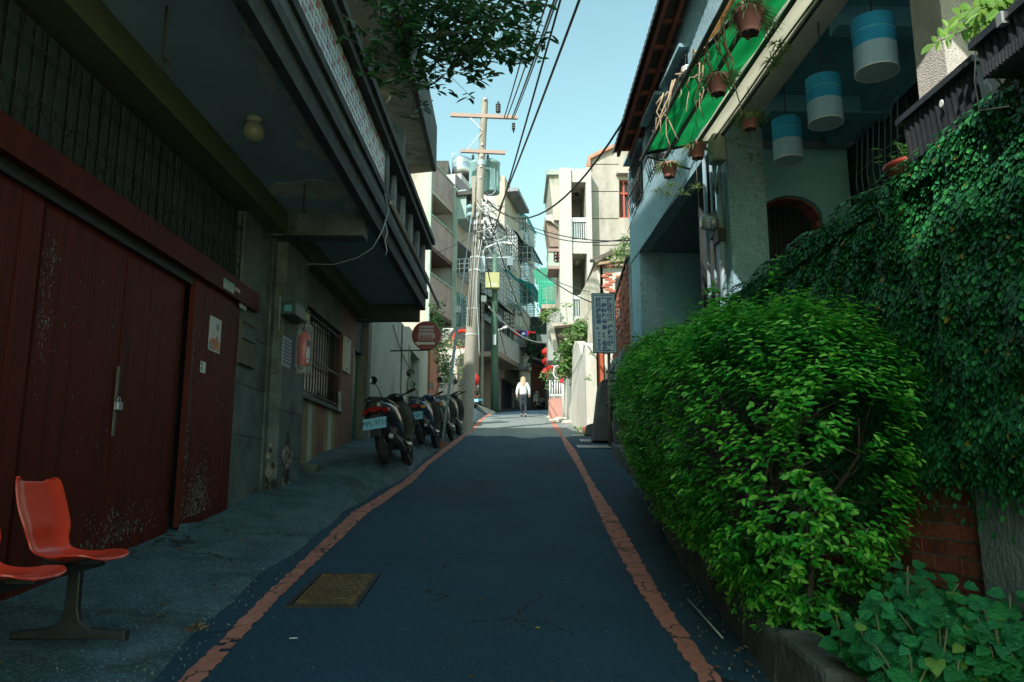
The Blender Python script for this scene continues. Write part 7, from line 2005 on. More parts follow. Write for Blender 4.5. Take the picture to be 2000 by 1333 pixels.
m = MB(); m.tube([gp(993, 503, GT - .1), gp(993, 520, GT - .1), gp(996, 528, GT - .1)], .05, 6, blackm); m.cbox(gp(996, 512, GT - .1), (.28, .2, .4), mat('camera_grey', (0.18, 0.26, 0.3))); m.build('hanging_device', parent=gpost)

# ------------------------------------------------------------------ right side beyond the porch house
# striped brick wall rising behind the corner pillar
Fb = Facade(2.62, 17.4, .0, 1, out=-1)
bwl = thing('brick_wall', (2.7, 18.8, G(18.8)), 'dark old brick wall with a worn hole, right behind the white notice board', 'wall')
zA0, zA1 = 6.55, 6.0
m = MB(); m.hexa([Vector((2.64, 17.42, 4)), Vector((2.95, 17.42, 4)), Vector((2.95, 20.6, 4)), Vector((2.64, 20.6, 4)), Vector((2.64, 17.42, zA0)), Vector((2.95, 17.42, zA0)), Vector((2.95, 20.6, zA1)), Vector((2.64, 20.6, zA1))], mortar); m.build('wall_core', parent=bwl)
st = MB(); RR = random.Random(44)
for i in range(36):
    z = 4.2 + i * .072
    y = 17.44 + (.11 if i % 2 else 0)
    while y < 20.5:
        if z + .06 < zA0 + (zA1 - zA0) * (y + .1 - 17.42) / 3.18 and not (18.9 < y < 19.35 and 5.0 < z < 5.9 and RR.random() < .75):
            st.box((2.615 + RR.uniform(-.012, .010), y, z), (2.66, min(y + .215, 20.59), z + .060), brick_isl)
        y += .227
tag(st.build('brick', parent=bwl), kind='stuff')
m = MB(); m.beam((2.78, 17.42, zA0 + .03), (2.78, 20.6, zA1 + .03), .4, .06, soot); m.build('coping', parent=bwl)
# rubble wall below it, each stone its own
rw_ = thing('rubble_wall', (2.5, 18, G(18)), 'rubble stone retaining wall in shade under the old brick wall', 'wall')
stn = mat('grey_blue_rubble', (0.13, 0.15, 0.15), (0.26, 0.28, 0.28), scale=5, bump=.8, bscale=20, vary=.35, stain=.5, stain_scale=3)
m = MB(); m.hexa([Vector((2.42, 13.5, 1)), Vector((3.0, 13.5, 1)), Vector((3.0, 20.6, 1)), Vector((2.42, 20.6, 1)), Vector((2.60, 13.5, 4.2)), Vector((3.0, 13.5, 4.2)), Vector((3.0, 20.6, 4.6)), Vector((2.60, 20.6, 4.6))], grime); m.build('wall_core', parent=rw_)
RR = random.Random(6)
z = 2.0; row = 0
while z < 4.6:
    y = 14.6 + RR.uniform(0, .2); h = RR.uniform(.20, .32)
    while y < 20.4:
        w_ = RR.uniform(.25, .5)
        if z > G(y) - .1 and z < 4.15 + (y - 13.5) * .055:
            q = MB(); xx = 2.42 + (z - 1) * .056 - .02; n = 7
            pts = []
            for k in range(n):
                a = 2 * pi * k / n + RR.uniform(-.2, .2); pts.append((xx, y + w_ / 2 + w_ * .5 * cos(a), z + h / 2 + h * .52 * sin(a)))
            pr = RR.uniform(.03, .09)
            q.prism(pts, (-pr, 0, 0), stn); q.build('stone', parent=rw_, bevel=.02)
        y += w_ + .015
    z += h + .01; row += 1
# leaning concrete buttress
bt = thing('concrete_buttress', at_y(1178, 860, 19.6), 'dark sloping concrete buttress behind the notice board post', 'buttress')
a0, a1, a2, a3, a4 = at_y(1158, 862, 19.4), at_y(1196, 862, 19.4), at_y(1192, 740, 19.6), at_y(1176, 742, 19.6), at_y(1169, 760, 19.6)
m = MB(); m.prism([a0, a1, a2, a3, a4], (0, .5, 0), mat('dark_concrete', (0.05, 0.06, 0.06), (0.10, 0.11, 0.105), scale=3, bump=.5, stain=.5)); m.build('block', parent=bt, bevel=.03)
m = MB(); a0, a1, a2, a3 = at_y(1143, 850, 20.6), at_y(1164, 850, 20.6), at_y(1162, 826, 20.7), at_y(1147, 830, 20.7); m.prism([a0, a1, a2, a3], (0, .4, 0), MATS['dark_concrete']); m.build('low_block', parent=bt, bevel=.02)
m = MB(); p = at_y(1215, 852, 16.1); m.box((2.02, 15.6, 1.8), (2.5, 16.0, at_y(1215, 812, 15.8).z), MATS['dark_concrete']); m.build('kerb_end', parent=bt, bevel=.02)

# notice board
nb = thing('notice_board', at_y(1190, 868, 18.2), 'white notice board with blue vertical Chinese lettering on a single post', 'sign')
YN = 18.2
c0, c1, c2, c3 = at_y(1158, 690, YN), at_y(1204, 691, YN), at_y(1200, 574, YN), at_y(1156, 573, YN)
ctr = (c0 + c1 + c2 + c3) / 4; Wn = (c1 - c0).length; Hn = (c3 - c0).length * .995
rt = Vector((cos(radians(-2)), sin(radians(-2)) * 0, 0)); rt = Vector((1, .05, 0)).normalized(); upv = Vector((-.012, 0, 1)).normalized()
nrm = rt.cross(upv)
def nbp(u, v, d=0): return ctr + rt * (u * Wn / 2) + upv * (v * Hn / 2) + nrm * d
def nrect(m, u0, u1, v0, v1, d0, d1, mt):
    P = [nbp(u0, v0, d1), nbp(u1, v0, d1), nbp(u1, v0, d0), nbp(u0, v0, d0), nbp(u0, v1, d1), nbp(u1, v1, d1), nbp(u1, v1, d0), nbp(u0, v1, d0)]; m.hexa(P, mt)
frm = mat('blue_grey_frame', (0.08, 0.16, 0.22), (0.11, 0.21, 0.28), rough=.5); bd_w = mat('notice_white', (0.42, 0.56, 0.60), (0.50, 0.63, 0.66), rough=.5, scale=3, stain=.15); nblue = mat('notice_blue', (0.03, 0.07, 0.22), rough=.5)
m = MB(); nrect(m, -.95, .95, -.975, .975, -.03, .03, bd_w); m.build('board', parent=nb)
m = MB(); nrect(m, -1, -.95, -1, 1, -.04, .045, frm); nrect(m, .95, 1, -1, 1, -.04, .045, frm); nrect(m, -.95, .95, .975, 1, -.04, .045, frm); nrect(m, -.95, .95, -1, -.975, -.04, .045, frm); m.build('frame', parent=nb)
m = MB(); e = .022
e = .05; nrect(m, -.86, -.86 + e, -.93, .93, .030, .0325, nblue); nrect(m, .86 - e, .86, -.93, .93, .030, .0325, nblue); nrect(m, -.86 + e, .86 - e, .93 - e * .4, .93, .030, .0325, nblue); nrect(m, -.86 + e, .86 - e, -.93, -.93 + e * .4, .030, .0325, nblue); m.build('border', parent=nb)
def col_text(txt, u, v0, step, size):
    for i, ch in enumerate(txt):
        if ch == ' ': continue
        put_text(ch, size, nbp(u, v0 - step * i, .033), rt, upv, nblue, nb, name='character', bold=.012 * size / .1)
col_text('消防通道請保持通暢、', .50, .76, .182, .104)
col_text('請勿在此停車，如有違', .02, .76, .182, .104)
col_text('規逕行拖吊。', -.46, .76, .182, .104)
col_text('淡水分局製', -.48, -.36, .12, .062)
m = MB(); a = at_y(1189, 691, YN + .06); b = at_y(1191, 868, YN + .06); m.tube([a, b - Vector((0, 0, .1))], .035, 10, mat('brown_post', (0.10, 0.075, 0.06), (0.15, 0.12, 0.09), rough=.7)); m.build('post', parent=nb)
m = MB()
for py in (727, 743, 793): p = at_y(1189, py, YN + .06); m.beam(p + Vector((-.05, 0, 0)), Vector((2.5, p.y + .2, p.z)), .04, .05, blackm)
m.build('wall_bracket', parent=nb)

# drain gratings
for k, (px, py) in enumerate(((1168, 861), (1166, 873), (1150, 851))):
    c = at_g(px, py); o = thing('drain_grating', (c.x, c.y, G(c.y)), ['iron drain grating at the foot of the concrete buttress', 'iron drain grating nearest the viewer beside the planter end', 'iron drain grating farthest up, by the sunlit wall'][k], 'grating', 'drain gratings along the right gutter')
    w_, l_ = .42, .5
    m = MB(); slab(m, c.x - w_, c.x + w_ * .8, c.y - l_ / 2, c.y - l_ / 2 + .04, 0, .016, steel); slab(m, c.x - w_, c.x + w_ * .8, c.y + l_ / 2 - .04, c.y + l_ / 2, 0, .016, steel); slab(m, c.x - w_ - .03, c.x - w_ + .01, c.y - l_ / 2, c.y + l_ / 2, -.002, .018, steel); slab(m, c.x + w_ * .8 - .01, c.x + w_ * .8 + .03, c.y - l_ / 2, c.y + l_ / 2, -.002, .018, steel); m.build('frame', parent=o)
    m = MB(); 
    for i in range(13): x = c.x - w_ + .02 + i * (w_ * 1.8 - .06) / 12; slab(m, x, x + .025, c.y - l_ / 2 + .04, c.y + l_ / 2 - .04, 0.002, .012, steel)
    slab(m, c.x - w_, c.x + w_ * .8, c.y - l_ / 2 + .04, c.y + l_ / 2 - .04, -.02, .0015, blackm); m.build('bars', parent=o)

# brick ruin with a tiled roof
YR = 23.6
rn = thing('brick_ruin', at_y(1175, 840, YR), 'half ruined brick and plaster house with a sagging tiled roof', 'house')
pls = mat('sunlit_worn_plaster', (0.50, 0.46, 0.38), (0.62, 0.58, 0.50), scale=2.5, bump=.6, stain=.6, stain_scale=2, stain_col=(0.30, 0.20, 0.14))
def rpt(px, py, y=YR): return at_y(px, py, y)
m = MB()
m.prism([rpt(1172, 850), rpt(1240, 850), rpt(1240, 500), rpt(1172, 512)], (0, .25, 0), pls)
xl_ = rpt(1172, 600).x
m.hexa([Vector((xl_ - .06, YR, 2)), Vector((xl_ + .1, YR, 2)), Vector((xl_ - .1, YR + 4, 2)), Vector((xl_ - .26, YR + 4, 2)), Vector((xl_ - .06, YR, rpt(1172, 516).z)), Vector((xl_ + .1, YR, rpt(1172, 516).z)), Vector((xl_ - .1, YR + 4, rpt(1172, 516).z)), Vector((xl_ - .26, YR + 4, rpt(1172, 516).z))], pls)
m.build('wall', parent=rn)
m = MB(); a, b = rpt(1202, 590), rpt(1217, 545); m.box((a.x, YR - .02, a.z), (b.x, YR + .02, b.z), darkr); m.build('opening', parent=rn)
RR = random.Random(14); nb_c = 0; zb0 = rpt(1190, 575).z; zb1 = rpt(1190, 512).z
for i in range(60):
    z = rpt(1190, 690).z + i * .078
    if z > zb1: break
    x = xl_ + .06 + (.11 if i % 2 else 0)
    while x < rpt(1232, 550).x:
        pr = .9 if z < rpt(1190, 540).z else .45
        if RR.random() < pr * (0.5 + .5 * (nz((x, z, 0), 1.6) > -.15)) and not (a.x - .1 < x < b.x and a.z < z < b.z):
            q = MB(); q.box((x, YR - RR.uniform(.015, .05), z), (x + .205, YR - .001, z + .062), mat('sunlit_orange_brick', (0.40, 0.13, 0.07), (0.52, 0.20, 0.11), scale=12, vary=.3, bump=.4)); q.build('brick', parent=rn); nb_c += 1
        x += .222
m = MB(); tl = mat('mossy_roof_tile', (0.10, 0.09, 0.075), (0.22, 0.19, 0.15), scale=8, bump=.7, stain=.5, vary=.3)
cl0 = rpt(1166, 505); 
for i in range(18):
    f = i / 17; p = rpt(1163 + 70 * f, 507 - 14 * sin(f * 2.2) , YR - .25); q = MB()
    q.tube([p, p + Vector((0, 1.2, .3))], .065, 7, tl); q.build('roof_tile', parent=rn)
for i in range(12):
    f = i / 11; p = Vector(rpt(1166 - 16 * f, 512 + 38 * f, YR - .2 + 3.2 * f)); q = MB(); q.tube([p + Vector((-.05, 0, -.05)), p + Vector((.5, .1, .38))], .08, 7, tl); q.build('roof_tile', parent=rn)
m = MB(); m.beam(rpt(1150, 556, YR + 3), rpt(1168, 515, YR - .2), .10, .14, mat('weathered_timber', (0.30, 0.20, 0.12), (0.4, 0.28, 0.18))); m.beam(rpt(1166, 516, YR - .2), rpt(1236, 506, YR - .2), .08, .08, MATS['weathered_timber']); m.build('eave_board', parent=rn)
m = MB(); m.box((rpt(1160, 780).x, YR - 1.4, 2.6), (rpt(1166, 780).x + .05, YR - .3, rpt(1163, 700).z), mat('red_timber_post', (0.35, 0.07, 0.03), (0.45, 0.11, 0.05))); m.build('red_post', parent=rn)
leaf_cloud('roof_weed', [(1208, 497, 22.6, .28, 70), (1220, 485, 22.6, .3, 80), (1228, 470, 22.6, .25, 60), (1200, 512, 22.6, .2, 40), (1222, 505, 22.6, .22, 50)], 'leafy weeds growing out of the ruined tiled roof', 'plant', [vine_y, vine_l], .13, 8)

# sunlit white wall
ww = thing('boundary_wall', at_y(1135, 840, 24), 'high blazing white plaster boundary wall in full sun with a broken top', 'wall')
bwm = mat('sunlit_white_plaster', (0.54, 0.52, 0.45), (0.66, 0.64, 0.58), scale=2.5, bump=.5, bscale=14, stain=.45, stain_scale=1.8, stretch=(1, 1, .4), stain_col=(0.36, 0.34, 0.20))
xw_a, xw_b = 2.10, 2.06
prof = [(22.0, 5.35), (22.6, 5.55), (23.2, 5.25), (24.0, 5.75), (25.0, 6.0), (25.6, 6.15), (27.0, 6.05), (27.6, 5.3), (31.0, 5.75), (31.1, 4.9)]
m = MB()
for (ya, za_), (yb, zb_) in zip(prof, prof[1:]):
    m.hexa([Vector((xw_b, ya, 2.4)), Vector((xw_b + .3, ya, 2.4)), Vector((xw_b + .3, yb, 2.4)), Vector((xw_b, yb, 2.4)), Vector((xw_b, ya, za_)), Vector((xw_b + .3, ya, za_)), Vector((xw_b + .3, yb, zb_)), Vector((xw_b, yb, zb_))], bwm)
m.build('wall', parent=ww)
m = MB(); m.box((2.02, 27.2, 5.0), (2.3, 28.2, 5.25), bwm); m.build('ledge', parent=ww)
m = MB()
for k in range(8): y = 22 + k * .12; m.box((2.03 - RR.uniform(0, .02), y, 2.8), (2.06, y + .11, 2.9 + RR.uniform(.1, .25)), brick_isl)
m.build('exposed_brick', parent=ww)
leaf_cloud('gutter_weed', [(1128, 838, 23.5, .14, 30), (1134, 846, 22.4, .12, 24), (1150, 740, 21.5, .10, 20), (1153, 690, 21.7, .08, 12)], 'small green weeds sprouting at the foot of the white wall', 'weed', [vine_y, vine_l], .09, 9, stems=False)
# plants above the wall
leaf_cloud('banana_shrub', [(1104, 700, 27.5, .38, 150), (1114, 680, 27.5, .42, 180), (1125, 655, 27, .5, 180), (1140, 640, 26.5, .35, 110), (1108, 720, 27.5, .34, 120), (1100, 728, 27.6, .2, 60)], 'bright sunlit leafy shrub spilling over the top of the white wall', 'shrub', [vine_y, vine_l, vine_l], .20, 10)
m = MB(); RR = random.Random(17); fern = thing('birds_nest_fern', at_y(1140, 655, 26), 'upright strap-leaved fern standing on the white wall top', 'plant')
for k in range(16): strap(m, at_y(1140, 668, 26), (RR.uniform(-.6, .6), RR.uniform(-.5, .3), 1.2), RR.uniform(.5, .85), .12, .35, vine_l, 6)
m.build('foliage', parent=fern)
m = MB(); sap = thing('papaya_sapling', at_y(1105, 640, 30), 'thin bare-stemmed sapling with a small leaf crown in front of the tiled house', 'tree')
m.tube([at_y(1112, 660, 30), at_y(1108, 630, 30), at_y(1106, 600, 30)], [.03, .02, .012], 6, vine_y); m.build('stem', parent=sap)
m = MB()
for px, py in ((1098, 597), (1104, 592), (1112, 594), (1118, 597), (1106, 599)):
    for k in range(5): l_ = .22; leaf(m, at_y(px, py, 30), Vector((0, -.5, 1)), Vector((RR.uniform(-1, 1), -.3, RR.uniform(-.3, .5))), l_, l_ * .4, vine_y)
m.build('crown', parent=sap)
leaf_cloud('pink_flower_bush', [(1075, 612, 34, .3, 60), (1068, 620, 34, .35, 60), (1060, 616, 34, .25, 40), (1084, 606, 34, .25, 40)], 'pale climbing plant on bare branches under the green balcony', 'plant', [vine_y, vine_l], .16, 11)
# slanting canopy beam over the lanterns
cb = thing('lean_to_roof', at_y(1090, 660, 31), 'dark slanting lean-to roof with a pale concrete edge above the red lanterns', 'roof')
m = MB(); m.prism([at_y(1079, 636, 30), at_y(1150, 628, 30), at_y(1128, 665, 30), at_y(1090, 690, 30)], (0, .3, 0), mat('dark_timber_soffit', (0.06, 0.045, 0.03), (0.1, 0.075, 0.05))); m.build('soffit', parent=cb)
m = MB(); m.beam(at_y(1076, 636, 29.8), at_y(1086, 684, 29.8), .18, .16, conc); m.beam(at_y(1074, 636, 29.8), at_y(1152, 628, 29.8), .1, .12, conc); m.build('edge_beam', parent=cb)

# white tiled house facing down the lane
YT = 33.5
wt = thing('tiled_house', at_y(1125, 800, YT), 'white mosaic tiled house with stacked open balconies above the white wall', 'house')
mosaic = bpy.data.materials.new('white_mosaic_tile'); mosaic.use_nodes = True
_n = mosaic.node_tree.nodes; _l = mosaic.node_tree.links; _b = _n['Principled BSDF']; _b.inputs['Roughness'].default_value = .5
_tc = _n.new('ShaderNodeTexCoord'); _mp = _n.new('ShaderNodeMapping'); _mp.inputs['Rotation'].default_value = (0, radians(45), 0); _mp.inputs['Scale'].default_value = (1, 1, 1)
_ck = _n.new('ShaderNodeTexBrick'); _ck.offset = 0; _ck.inputs['Scale'].default_value = 3.2; _ck.inputs['Mortar Size'].default_value = .035; _ck.inputs['Brick Width'].default_value = .5; _ck.inputs['Row Height'].default_value = .5
_ck.inputs['Color1'].default_value = (.52, .52, .48, 1); _ck.inputs['Color2'].default_value = (.44, .46, .42, 1); _ck.inputs['Mortar'].default_value = (.36, .33, .29, 1)
_sx = _n.new('ShaderNodeSeparateXYZ'); _cx = _n.new('ShaderNodeCombineXYZ'); _l.new(_tc.outputs['Object'], _mp.inputs['Vector']); _l.new(_mp.outputs['Vector'], _sx.inputs['Vector']); _l.new(_sx.outputs['X'], _cx.inputs['X']); _l.new(_sx.outputs['Z'], _cx.inputs['Y']); _l.new(_cx.outputs['Vector'], _ck.inputs['Vector']); _l.new(_ck.outputs['Color'], _b.inputs['Base Color'])
MATS['white_mosaic_tile'] = mosaic
cream_c = mat('cream_soffit', (0.62, 0.58, 0.44), (0.70, 0.66, 0.52), scale=2, stain=.2)
def tpt(px, py, y=YT): return at_y(px, py, y)
def tbox(m, px0, px1, py0, py1, y0, y1, mt, ref=YT):
    a = tpt(px0, py1, ref); b = tpt(px1, py0, ref); m.box((a.x, y0, a.z), (b.x, y1, b.z), mt)
m = MB(); tbox(m, 1095, 1115, 328, 642, YT, YT + 3, mosaic); m.build('tiled_pier', parent=wt)
m = MB(); tbox(m, 1149, 1154, 327, 637, YT, YT + 3, mosaic); m.build('tiled_pier', parent=wt)
for y0, y1, nm in ((328, 354, 'tiled_band'), (466, 494, 'tiled_band'), (617, 636, 'tiled_band')):
    m = MB(); tbox(m, 1115, 1149, y0, y1, YT + .12, YT + .3, mosaic); m.build(nm, parent=wt)
for yt_, yr, yb in ((354, 424, 464), (494, 576, 617)):
    m = MB(); tbox(m, 1115, 1149, yr, yr + 8, YT + .1, YT + .3, mat('white_rail_beam', (0.55, 0.58, 0.62), (0.64, 0.66, 0.69))); m.build('rail_beam', parent=wt)
    m = MB()
    zt2 = tpt(1130, yt_ - 3).z
    m.box((tpt(1115, 400).x, YT + .3, zt2), (tpt(1149, 400).x, YT + 2.9, zt2 + .1), cream_c); m.build('balcony_soffit', parent=wt)
    for i in range(8):
        q = MB(); x = tpt(1118 + i * 4.2, 450).x; q.box((x, YT + .16, tpt(0, yb).z), (x + .05, YT + .21, tpt(0, yr + 8).z), steel); q.build('railing_bar', parent=wt)
    lc = Vector((tpt(1132, yt_ + 30).x, YT + 1.5, zt2)); m = MB(); m.lathe([(.32, -.03), (.30, -.05), (.12, -.06)], lc, 20, cream_c); m.ball(lc - Vector((0, 0, .12)), .10, 10, 8, blackm if yt_ < 400 else mat('opal_globe', (0.6, 0.58, 0.5))); m.build('ceiling_lamp', parent=wt)
m = MB(); m.box((tpt(1115, 500).x, YT + 2.9, tpt(0, 640).z), (tpt(1149, 500).x, YT + 3.1, tpt(0, 328).z), mosaic); m.build('back_wall', parent=wt)
m = MB(); m.box((tpt(1095, 500).x, YT + .3, tpt(0, 642).z - .15), (tpt(1154, 500).x, YT + 3, tpt(0, 642).z), cream_c); m.box((tpt(1095, 0).x, YT + 3.1, 4), (tpt(1154, 0).x, YT + 8, tpt(0, 328).z - .1), conc); m.build('body', parent=wt)
# upper left wing with green coping
m = MB(); m.prism([tpt(1071, 336, YT + .4), tpt(1095, 336, YT + .4), tpt(1095, 430, YT + .4), tpt(1082, 430, YT + .4)], (0, 4, 0), whiteR); m.build('side_wing', parent=wt)
m = MB(); tbox(m, 1068, 1094.5, 327, 337, YT + .25, YT + 4, greenpipe); m.build('green_coping', parent=wt)
m = MB(); m.prism([tpt(1064, 421, YT + .7), tpt(1078, 419, YT + .7), tpt(1094, 440, YT + .7), tpt(1094, 447, YT + .7), tpt(1076, 432, YT + .7), tpt(1066, 430, YT + .7)], (0, 2, 0), whit); m.build('gutter', parent=wt)
m = MB(); m.prism([tpt(1067, 432, YT + .9), tpt(1094, 450, YT + .9), tpt(1094, 482, YT + .9), tpt(1074, 482, YT + .9)], (0, 2, 0), mat('brown_soffit', (0.20, 0.15, 0.12), (0.27, 0.21, 0.17))); m.build('lower_soffit', parent=wt)
m = MB(); tbox(m, 1072, 1094.5, 486, 514, YT + .5, YT + 2, greenpipe); tbox(m, 1071, 1094.5, 480, 486, YT + .45, YT + 2, mat('brown_coping', (0.30, 0.22, 0.2))); tbox(m, 1072, 1094.5, 514, 520, YT + .45, YT + 2, MATS['brown_coping']); m.build('balcony_block', parent=wt)
pk_ = mat('pink_breeze_block', (0.55, 0.28, 0.32), (0.62, 0.34, 0.38))
for r0 in range(3):
    for c0_ in range(2):
        m = MB(); p = tpt(1086 + c0_ * 5.6, 496 + r0 * 6, YT + .5); m.lathe([(.115, -.03), (.115, 0), (.07, 0), (.07, -.03)], p, 10, pk_, axis='y', capb=False, capt=False); m.build('breeze_block', parent=wt)
m = MB(); tbox(m, 1072, 1094.5, 600, 700, YT + .6, YT + 2, mat('grey_render', (0.25, 0.27, 0.26), (0.33, 0.34, 0.32))); m.build('lower_wing', parent=wt)
# concrete gabled house with a red window
YC = 34.2
cg = thing('gabled_house', at_y(1185, 700, YC), 'bare concrete gabled house with a red framed window, beside the tiled house', 'house')
bc = mat('bare_sunlit_concrete', (0.34, 0.31, 0.27), (0.45, 0.41, 0.37), scale=1.5, bump=.4, stain=.7, stain_scale=1.1, stain_col=(0.20, 0.18, 0.14), stretch=(1, 1, .5))
m = MB(); m.prism([tpt(1153, 800, YC), tpt(1209, 800, YC), tpt(1209, 284, YC), tpt(1200, 286, YC), tpt(1175, 296, YC), tpt(1153, 308, YC)], (0, 6, 0), bc)
m.prism([tpt(1209, 800, YC), tpt(1300, 800, YC), tpt(1300, 426, YC), tpt(1209, 426, YC)], (0, 6, 0), bc); m.prism([tpt(1209, 352, YC), tpt(1300, 352, YC), tpt(1300, 250, YC), tpt(1209, 283.5, YC)], (0, 6, 0), bc); m.build('wall', parent=cg)
m = MB(); m.box((tpt(1209, 0, YC).x, YC + .3, tpt(0, 426, YC).z), (tpt(1240, 0, YC).x, YC + .4, tpt(0, 352, YC).z), bgl); w = m.build('window', parent=cg)
redf = mat('red_window_frame', (0.36, 0.08, 0.05), (0.44, 0.11, 0.07))
m = MB()
for px in (1209, 1218.5, 1228): a = tpt(px, 426, YC); m.box((a.x, YC + .1, a.z), (a.x + .07, YC + .3, tpt(0, 352, YC).z), redf)
for py in (354, 378, 426): a = tpt(1209, py, YC); m.box((a.x + .07, YC + .12, a.z), (a.x + .6, YC + .28, a.z + .08), redf)
m.build('window_frame', parent=w)
m = MB(); a = tpt(1203, 344, YC); m.box((a.x, YC - .35, a.z), (a.x + 1, YC, a.z + .12), bc); m.build('window_hood', parent=cg)
for py in (322, 375, 428, 480):
    m = MB(); a = tpt(1154, py, YC); m.box((a.x, YC - .012, a.z), (tpt(1208, py, YC).x, YC, a.z + .03), jg); m.build('pour_joint', parent=cg)
m = MB(); m.prism([tpt(1149, 305, YC - .2), tpt(1175, 292, YC - .2), tpt(1208, 278, YC - .2), tpt(1208, 284, YC - .2), tpt(1176, 298, YC - .2), tpt(1153, 310, YC - .2), tpt(1153, 325, YC - .2), tpt(1149, 325, YC - .2)], (0, 6.4, 0), mat('terracotta_verge', (0.42, 0.17, 0.10), (0.5, 0.28, 0.2), scale=4)); m.build('verge', parent=cg)

# green balcony further up
gb = thing('green_balcony', at_y(1072, 600, 41), 'green net-covered balcony with hanging laundry under a green plastic roof', 'balcony')
YG = 41.0
gcorr = mat('green_corrugated_plastic', (0.10, 0.50, 0.34), (0.16, 0.60, 0.42), rough=.5, trans=.55); gcg = mat('green_cage_bar', (0.03, 0.42, 0.26), (0.05, 0.5, 0.32), rough=.5)
m = MB(); A_, B_, C_2, D_ = at_y(1040, 528, YG - .6), at_y(1097, 516, YG - .6), at_y(1097, 548, YG + 2), at_y(1048, 556, YG + 2)
m.grid(lambda u, v: A_.lerp(B_, u).lerp(D_.lerp(C_2, u), v) + Vector((0, 0, .03 * sin(u * 70))), 60, 2, gcorr); m.build('roof_sheet', parent=gb)
m = MB(); m.grid(lambda u, v: at_y(1051 + 46 * u, 553, YG).lerp(at_y(1053 + 44 * u, 598, YG), v), 2, 2, mat('green_back_net', (0.04, 0.40, 0.28), (0.07, 0.5, 0.36), trans=.5)); m.build('net', parent=gb)
for i in range(13):
    m = MB(); m.beam(at_y(1052 + i * 3.6, 548, YG - .3), at_y(1052 + i * 3.6, 598, YG - .3), .035, .035, gcg); m.build('cage_bar', parent=gb)
for i in range(8):
    m = MB(); m.beam(at_y(1052, 552 + i * 6.5, YG - .3), at_y(1096, 552 + i * 6.5, YG - .3), .03, .03, gcg); m.build('cage_bar', parent=gb)
m = MB(); m.box((at_y(1053, 0, YG).x, YG - .4, at_y(0, 606, YG).z), (at_y(1097, 0, YG).x, YG + 2.5, at_y(0, 598, YG).z), conc); m.box((at_y(1070, 0, YG).x, YG, 5), (at_y(1120, 0, YG).x, YG + 5, at_y(0, 606, YG).z), MATS['grey_render']); m.build('floor_slab', parent=gb)
for k, (px, py, w_, h_, mt_) in enumerate(((1068, 562, .42, .9, 'white shirt'), (1077, 560, .38, .8, 'pale shirt'), (1060, 585, .35, .5, 'turquoise cloth'), (1074, 588, .4, .45, 'turquoise towel'))):
    c = at_y(px, py, YG - .12); m = MB(); cm = mat('laundry_white', (0.6, 0.62, 0.6), trans=.3) if k < 2 else mat('laundry_turquoise', (0.05, 0.40, 0.45), trans=.3)
    m.grid(lambda u, v: c + Vector(((u - .5) * w_ * (1.3 if v < .25 else 1), .04 * sin(u * 9), -h_ * v)), 8, 6, cm)
    tag(m.build('laundry'), ['white shirt on the green balcony line, left', 'pale shirt beside the white one on the green balcony', 'turquoise cloth low on the green balcony, left', 'turquoise towel low on the green balcony, right'][k], 'laundry', 'laundry hung inside the green balcony')

# end of the lane: dark house, brick wall, trees
eh = thing('lane_end_house', at_y(1065, 780, 47), 'dark house with a brick wall closing the view behind the red lanterns', 'house')
YE = 48.0
m = MB(); tbox(m, 1040, 1069, 708, 830, YE, YE + 2, mat('dark_brick_wall', (0.14, 0.05, 0.035), (0.20, 0.08, 0.05), scale=12, bump=.5), YE); m.build('brick_wall', parent=eh)
m = MB(); tbox(m, 1068, 1100, 660, 830, YE - 4, YE, mat('grey_teal_wall', (0.16, 0.22, 0.22), (0.22, 0.29, 0.28), scale=1), YE - 4); tbox(m, 1048, 1080, 655, 672, YE - 4.2, YE - 2, MATS['grey_teal_wall'], YE - 4); m.build('side_wall', parent=eh)
m = MB(); m.beam(at_y(1039, 703, YE - 1), at_y(1069, 712, YE - 1), 1.6, .12, pale_post); m.build('eave', parent=eh)
m = MB(); m.box((-3, YE + 6, 5), (8, YE + 7, 13), darkr); m.build('rear_wall', parent=eh)
dk_l = mat('dark_tree_leaf', (0.015, 0.05, 0.02), (0.03, 0.08, 0.03), rough=.6, scale=9, trans=.15, island=.4)  # dark green leaf colour
leaf_cloud('garden_tree', [(1050, 690, 51, 1.0, 300), (1045, 672, 51, .8, 220), (1055, 700, 50.5, .7, 180), (1048, 655, 51.5, .7, 180), (1062, 680, 52, .8, 200)], 'dark dense tree standing behind the lanterns at the end of the lane', 'tree', [dk_l], .30, 12)
for k, (px, py, lab) in enumerate(((1066, 688, 'red lantern, topmost of the string of three'), (1066.5, 706, 'red lantern, middle of the string of three'), (1067, 726, 'red lantern, lowest of the string of three'), (1074, 721, 'red lantern half hidden behind the lowest of the string'))):
    lantern(CAMP + ray(px, py) * (37 if k < 3 else 38.2), .20, lab, 'red lanterns near the end of the lane', .88)
